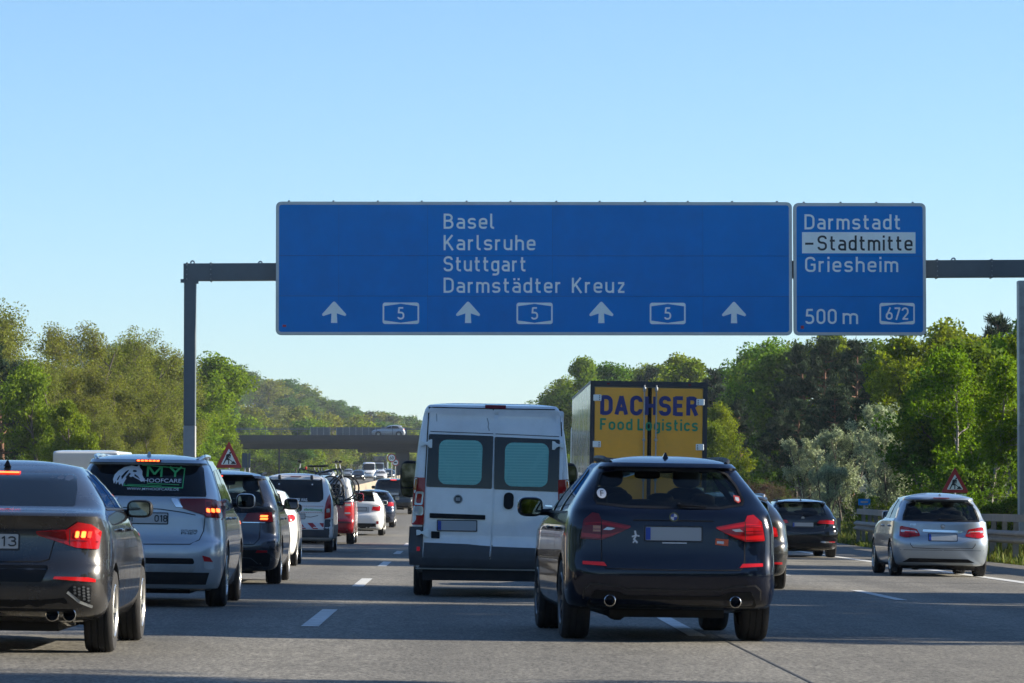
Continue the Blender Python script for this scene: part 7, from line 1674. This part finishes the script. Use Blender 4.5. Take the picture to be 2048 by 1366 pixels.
def lorry_wheel(parent, x, y, r=.5, w=.3):
    mb = MB(); mb.lathe([(r * .5, -w / 2), (r * .9, -w / 2), (r, -w / 2 + .04), (r, w / 2 - .04), (r * .9, w / 2), (r * .5, w / 2)], (0, 0, 0), 'x', 28); o = mb.build('wheel', M['tyre'], parent, (x, y, r), smooth=True, sharp=30)
    mb = MB(); mb.lathe([(0, w * .2), (r * .2, w * .35), (r * .25, w * .15), (r * .5, w * .48)], (0, 0, 0), 'x', 20); mb.lathe([(0, -w * .2), (r * .2, -w * .35), (r * .25, -w * .15), (r * .5, -w * .48)], (0, 0, 0), 'x', 20); mb.build('rim', M['galv'], o)
for y in (2.6, 3.9, 5.2, 12.6):
    for x in (-1.05, 1.05): lorry_wheel(T, x, y)
mb = MB(); mb.prism([(-1.24, .45), (1.24, .45), (1.24, 3.2), (1.1, 3.7), (-1.1, 3.7), (-1.24, 3.2)], 14.1, 16.2); cb = mb.build('cab', M['sign_white'], T); bevel_mesh(cb.data, .08, 2)
mb = MB(); mb.box(-1.1, 1.1, 16.2, 16.22, 1.9, 2.8); mb.build('windscreen', M['darkglass'], cb)
for x in (-1.05, 1.05): lorry_wheel(T, x, 15.3)

# ============ car on the bridge
bz_ = BZ(873)
c = Car('hatchback', 'silver hatchback crossing the overpass towards the left', 'car', BX(797), BD + 3.2, math.radians(90), hatch_keys(.88, 4.3, 1.5, .98, 1.40, .60, .5), 1.5, PT['silverblue'], roll=False, axle=.85, wb=2.6)
c.zbelt = .98; c.body(dz=.08); c.wheels(); c.root.location.z = bz_; c.root.rotation_euler = (0, 0, math.radians(90))
for sg in (-1, 1):
    c.patch('side_window', [(.75, 1.02), (1.0, 1.34), (1.75, 1.37), (1.8, 1.02)], 'darkglass', mapper=c.side(sg), off=.005); c.patch('side_window', [(1.86, 1.02), (1.82, 1.37), (2.3, 1.35), (2.95, 1.03)], 'darkglass', mapper=c.side(sg), off=.005)
    Q = lambda pts: (lambda q: q[::-1] if sg > 0 else q)([(sg * x, z) for x, z in pts]); c.patch('tail_light', Q([(.60, .84), (.83, .84), (.83, 1.0), (.62, 1.0)]), 'red_lens', off=.014)
c.patch('rear_window', [(-.62, 1.03), (.62, 1.03), (.52, 1.34), (-.52, 1.34)], 'darkglass', off=.006); c.patch('windscreen', [(-.72, 1.03), (.72, 1.03), (.55, 1.36), (-.55, 1.36)], 'darkglass', mapper=c.front, off=.005); c.door_seams((1.83, 3.0))

# ============ oncoming traffic
ON = 'oncoming cars in the opposite carriageway'
VANK = [(.25, .85, .4, 4.9), (.35, .98, .06, 5.15), (.5, 1.0, 0, 5.28), (.9, 1.01, .03, 5.2), (1.1, 1.0, .03, 4.9), (1.2, 1.0, .04, 4.7), (1.5, .98, .05, 4.4), (2.0, .93, .08, 3.9), (2.3, .88, .1, 3.6), (2.42, .82, .14, 3.3)]
HK = lambda H=1.46: hatch_keys(.89, 4.4, H, .98, H - .08, .60, .45)
def oncoming(px, py, X, D, lab, keys, zt, p, cat='car', name='hatchback', lit=False, **k):
    simple(name, lab, cat, X, D, math.pi, keys, zt, PT[p], front=True, lit=lit, roll=True, group=ON, **k)
oncoming(0, 0, -11.75, 126, 'white camper van in the opposite carriageway, only its roof showing over the silver SUV', [(.3, .9, .3, 5.5), (.4, 1.02, .05, 5.8), (.9, 1.06, 0, 5.9), (1.2, 1.06, 0, 5.6), (1.8, 1.06, 0, 4.9), (2.1, 1.06, .0, 5.1), (2.4, 1.05, .0, 5.2), (2.66, 1.04, .03, 5.25), (2.72, 1.02, .06, 5.2)], 2.77, 'white', 'camper van', 'camper_van', zb=1.4, zwin=2.1, axle=1.2, wb=3.5, nr=12, Rr=.25, nf=14, Rf=.25, roof_p=6)
for X, D, lab, ky, zt, p, cat, nm, lit, kw in (
    (-13.2, 520, 'black oncoming car just above the median barrier', HK(), 1.46, 'black', 'car', 'saloon_car', True, dict(zb=.98)),
    (-12.3, 545, 'white oncoming van behind the black car under the bridge', VANK, 2.5, 'white', 'van', 'panel_van', True, dict(zb=1.35, axle=.95, wb=3.3, wr=.34, nr=10, Rr=.3)),
    (-9.9, 505, 'white oncoming car in the lane next to the barrier', HK(), 1.46, 'white', 'car', 'saloon_car', True, dict(zb=.98)),
    (-10.3, 590, 'dark oncoming car left of the bridge pier', HK(), 1.5, 'blue', 'car', 'hatchback', True, dict(zb=.98)),
    (-15.6, 455, 'dark oncoming car left of the black one near the bicycles', HK(), 1.48, 'slate', 'car', 'hatchback', False, dict(zb=.98)),
    (-17.2, 520, 'white oncoming car on the outer lane behind the bicycles', HK(), 1.5, 'white', 'car', 'hatchback', False, dict(zb=.98)),
    (-12.9, 640, 'small white oncoming van before the grey lorry', VANK, 2.2, 'silver', 'van', 'panel_van', True, dict(zb=1.35, axle=.95, wb=3.3)),
    (-9.8, 660, 'silver oncoming car far off left of the pier', HK(), 1.48, 'silver', 'car', 'hatchback', True, dict(zb=.98)),
    (-9.7, 720, 'distant oncoming car with bright lamps beside the pier', HK(), 1.48, 'slate', 'car', 'hatchback', True, dict(zb=.98)),
    (-16.8, 600, 'grey oncoming car on the outer lane far off', HK(), 1.48, 'silverblue', 'car', 'hatchback', False, dict(zb=.98)),
    (-9.7, 560, 'dark oncoming car partly behind the speed limit sign', HK(), 1.48, 'darkgreen', 'car', 'hatchback', True, dict(zb=.98))):
    oncoming(0, 0, X, D, lab, ky, zt, p, cat, nm, lit, **kw)
# oncoming lorry
def far_lorry(X, D, lab):
    t = empty('lorry', (X, D, gz(X, D)), (0, 0, math.pi), lab, 'lorry', ON)
    mb = MB(); mb.box(-1.27, 1.27, -11, -1.2, 1.1, 3.95); b = mb.build('box_body', M['panel'], t); bevel_mesh(b.data, .05, 1)
    mb = MB(); mb.prism([(-1.24, .4), (1.24, .4), (1.24, 3.1), (1.1, 3.55), (-1.1, 3.55), (-1.24, 3.1)], -1.0, 1.2); cb = mb.build('cab', PT['blue'], t); bevel_mesh(cb.data, .1, 2)
    mb = MB(); mb.box(-1.12, 1.12, 1.2, 1.23, 1.75, 2.7); mb.build('windscreen', M['darkglass'], cb); mb = MB(); mb.box(-1.1, 1.1, 1.2, 1.25, .5, .9); mb.build('bumper', M['galv'], cb)
    for x in (-.9, .9): mb = MB(); mb.box(x - .15, x + .15, 1.25, 1.27, .62, .8); mb.build('headlamp', M['head_lit'], cb)
    for y in (.2, -7, -8.3, -9.6):
        for x in (-1.05, 1.05): lorry_wheel(t, x, y)
far_lorry(-13.6, 690, 'grey oncoming lorry far off beyond the bridge')
far_lorry(-10.1, 800, 'small distant oncoming lorry beside the bridge pier')

# ------------------------------------------------------------------ bicycles on the rack
M['bike_dark'] = mat('dark_bike_frame', (.02, .03, .035), .35, .3, coat=.6); M['bike_white'] = mat('pale_bike_fork', (.5, .52, .53), .35, .2, coat=.6); M['bike_teal'] = mat('teal_bike_part', (.03, .22, .24), .4)
def bicycle(label, loc, yaw, tilt=0.0, bag=False):
    """x along the bicycle, front wheel at +x"""
    t = empty('bicycle', loc, (0, 0, yaw), label, 'bicycle', 'bicycles on the red van')
    R = .36
    for x in (-.53, .55):
        mb = MB(); mb.lathe([(R - .022 + .024 * math.cos(a), .024 * math.sin(a)) for a in [2 * math.pi * k / 8 for k in range(9)]], (0, 0, 0), 'y', 36); w = mb.build('wheel', M['tyre'], t, (x, 0, R), smooth=True)
        mb = MB(); mb.lathe([(R - .045, -.012), (R - .03, -.012), (R - .03, .012), (R - .045, .012), (R - .045, -.012)], (0, 0, 0), 'y', 36); mb.build('wheel_rim', M['galv'], w)
        mb = MB()
        for k in range(14): a = 2 * math.pi * k / 14; mb.tube([(.02 * math.cos(a + 1.2), .02, .02 * math.sin(a + 1.2)), ((R - .04) * math.cos(a), 0, (R - .04) * math.sin(a))], .0025, 3, caps=False)
        mb.tube([(0, -.05, 0), (0, .05, 0)], .025, 10); mb.build('spokes', M['galv'], w)
    bb_, st_, hd, hd2, rear = (-.08, 0, .30), (-.26, 0, .86), (.36, 0, .92), (.40, 0, .76), (-.53, 0, R)
    mb = MB(); mb.tube([bb_, st_], .019, 8); mb.tube([bb_, hd2], .024, 8); mb.tube([(-.23, 0, .78), hd], .018, 8); mb.tube([hd, hd2], .022, 8)
    for sy in (-.05, .05): mb.tube([(bb_[0], sy * .6, bb_[2]), (rear[0], sy, rear[2])], .010, 6); mb.tube([(-.235, sy * .4, .78), (rear[0], sy, rear[2])], .009, 6)
    mb.build('frame', M['bike_dark'], t, smooth=True)
    mb = MB()
    for sy in (-.055, .055): mb.tube([(.405, sy, .74), (.55, sy, R)], .014, 6)
    mb.tube([hd, (.33, 0, 1.06)], .016, 8); mb.build('fork', M['bike_white'], t, smooth=True)
    mb = MB(); mb.tube([(.24, -.31, 1.10), (.30, -.2, 1.10), (.35, 0, 1.07), (.30, .2, 1.10), (.24, .31, 1.10)], .014, 8); mb.blob((.36, 0, 1.12), (.05, .05, .035), 3, 10, 6); hb = mb.build('handlebar', M['plastic'], t, smooth=True)
    mb = MB(); mb.tube([(-.25, 0, .84), (-.29, 0, .97)], .014, 8); mb.build('seat_post', M['galv'], t)
    mb = MB(); mb.blob((-.32, 0, .99), (.14, .07, .03), 2.6, 14, 8); mb.build('saddle', M['plastic'], t, smooth=True)
    mb = MB(); mb.lathe([(.03, -.05), (.10, -.05), (.10, -.044), (.03, -.044)], (bb_[0], 0, bb_[2]), 'y', 20); mb.tube([(bb_[0], -.07, bb_[2]), (bb_[0] + .12, -.08, bb_[2] - .12)], .012, 6); mb.tube([(bb_[0], .07, bb_[2]), (bb_[0] - .12, .08, bb_[2] + .12)], .012, 6); mb.build('crank', M['bike_teal'], t)
    if bag:
        mb = MB(); mb.blob((.18, 0, .93), (.035, .03, .045), 3, 10, 6); mb.build('red_bag', M['skin_red'], t, smooth=True)
    return t
yv = 111 - .95; zv = gz(-3.8, 110)
bicycle('bicycle with pale fork, its front wheel sticking out beside the red van', (-3.78, yv - .16, zv + 1.24), 0.0)
bicycle('nearer bicycle whose wheel overlaps the other on the rack', (-3.66, yv - .36, zv + 1.24), 0.0)
t = bicycle('bicycle facing left with its saddle above the chevron van roof', (-4.10, yv - .56, zv + 1.24), math.pi, bag=True)
# ------------------------------------------------------------------ thin haze of the summer evening air
HZ = 0.00010
mb = MB(); mb.box(-3050, 3050, -320, 6050, -2.0, 62)
hm = bpy.data.materials.new('haze_air'); hm.use_nodes = True
_n = hm.node_tree
for q in list(_n.nodes): _n.nodes.remove(q)
pv = _n.nodes.new('ShaderNodeVolumePrincipled'); pv.inputs['Color'].default_value = (0.80, 0.90, 1.0, 1); pv.inputs['Density'].default_value = HZ; pv.inputs['Anisotropy'].default_value = 0.2
ho = _n.nodes.new('ShaderNodeOutputMaterial'); _n.links.new(pv.outputs[0], ho.inputs['Volume'])
tag(mb.build('haze', hm), kind='stuff')
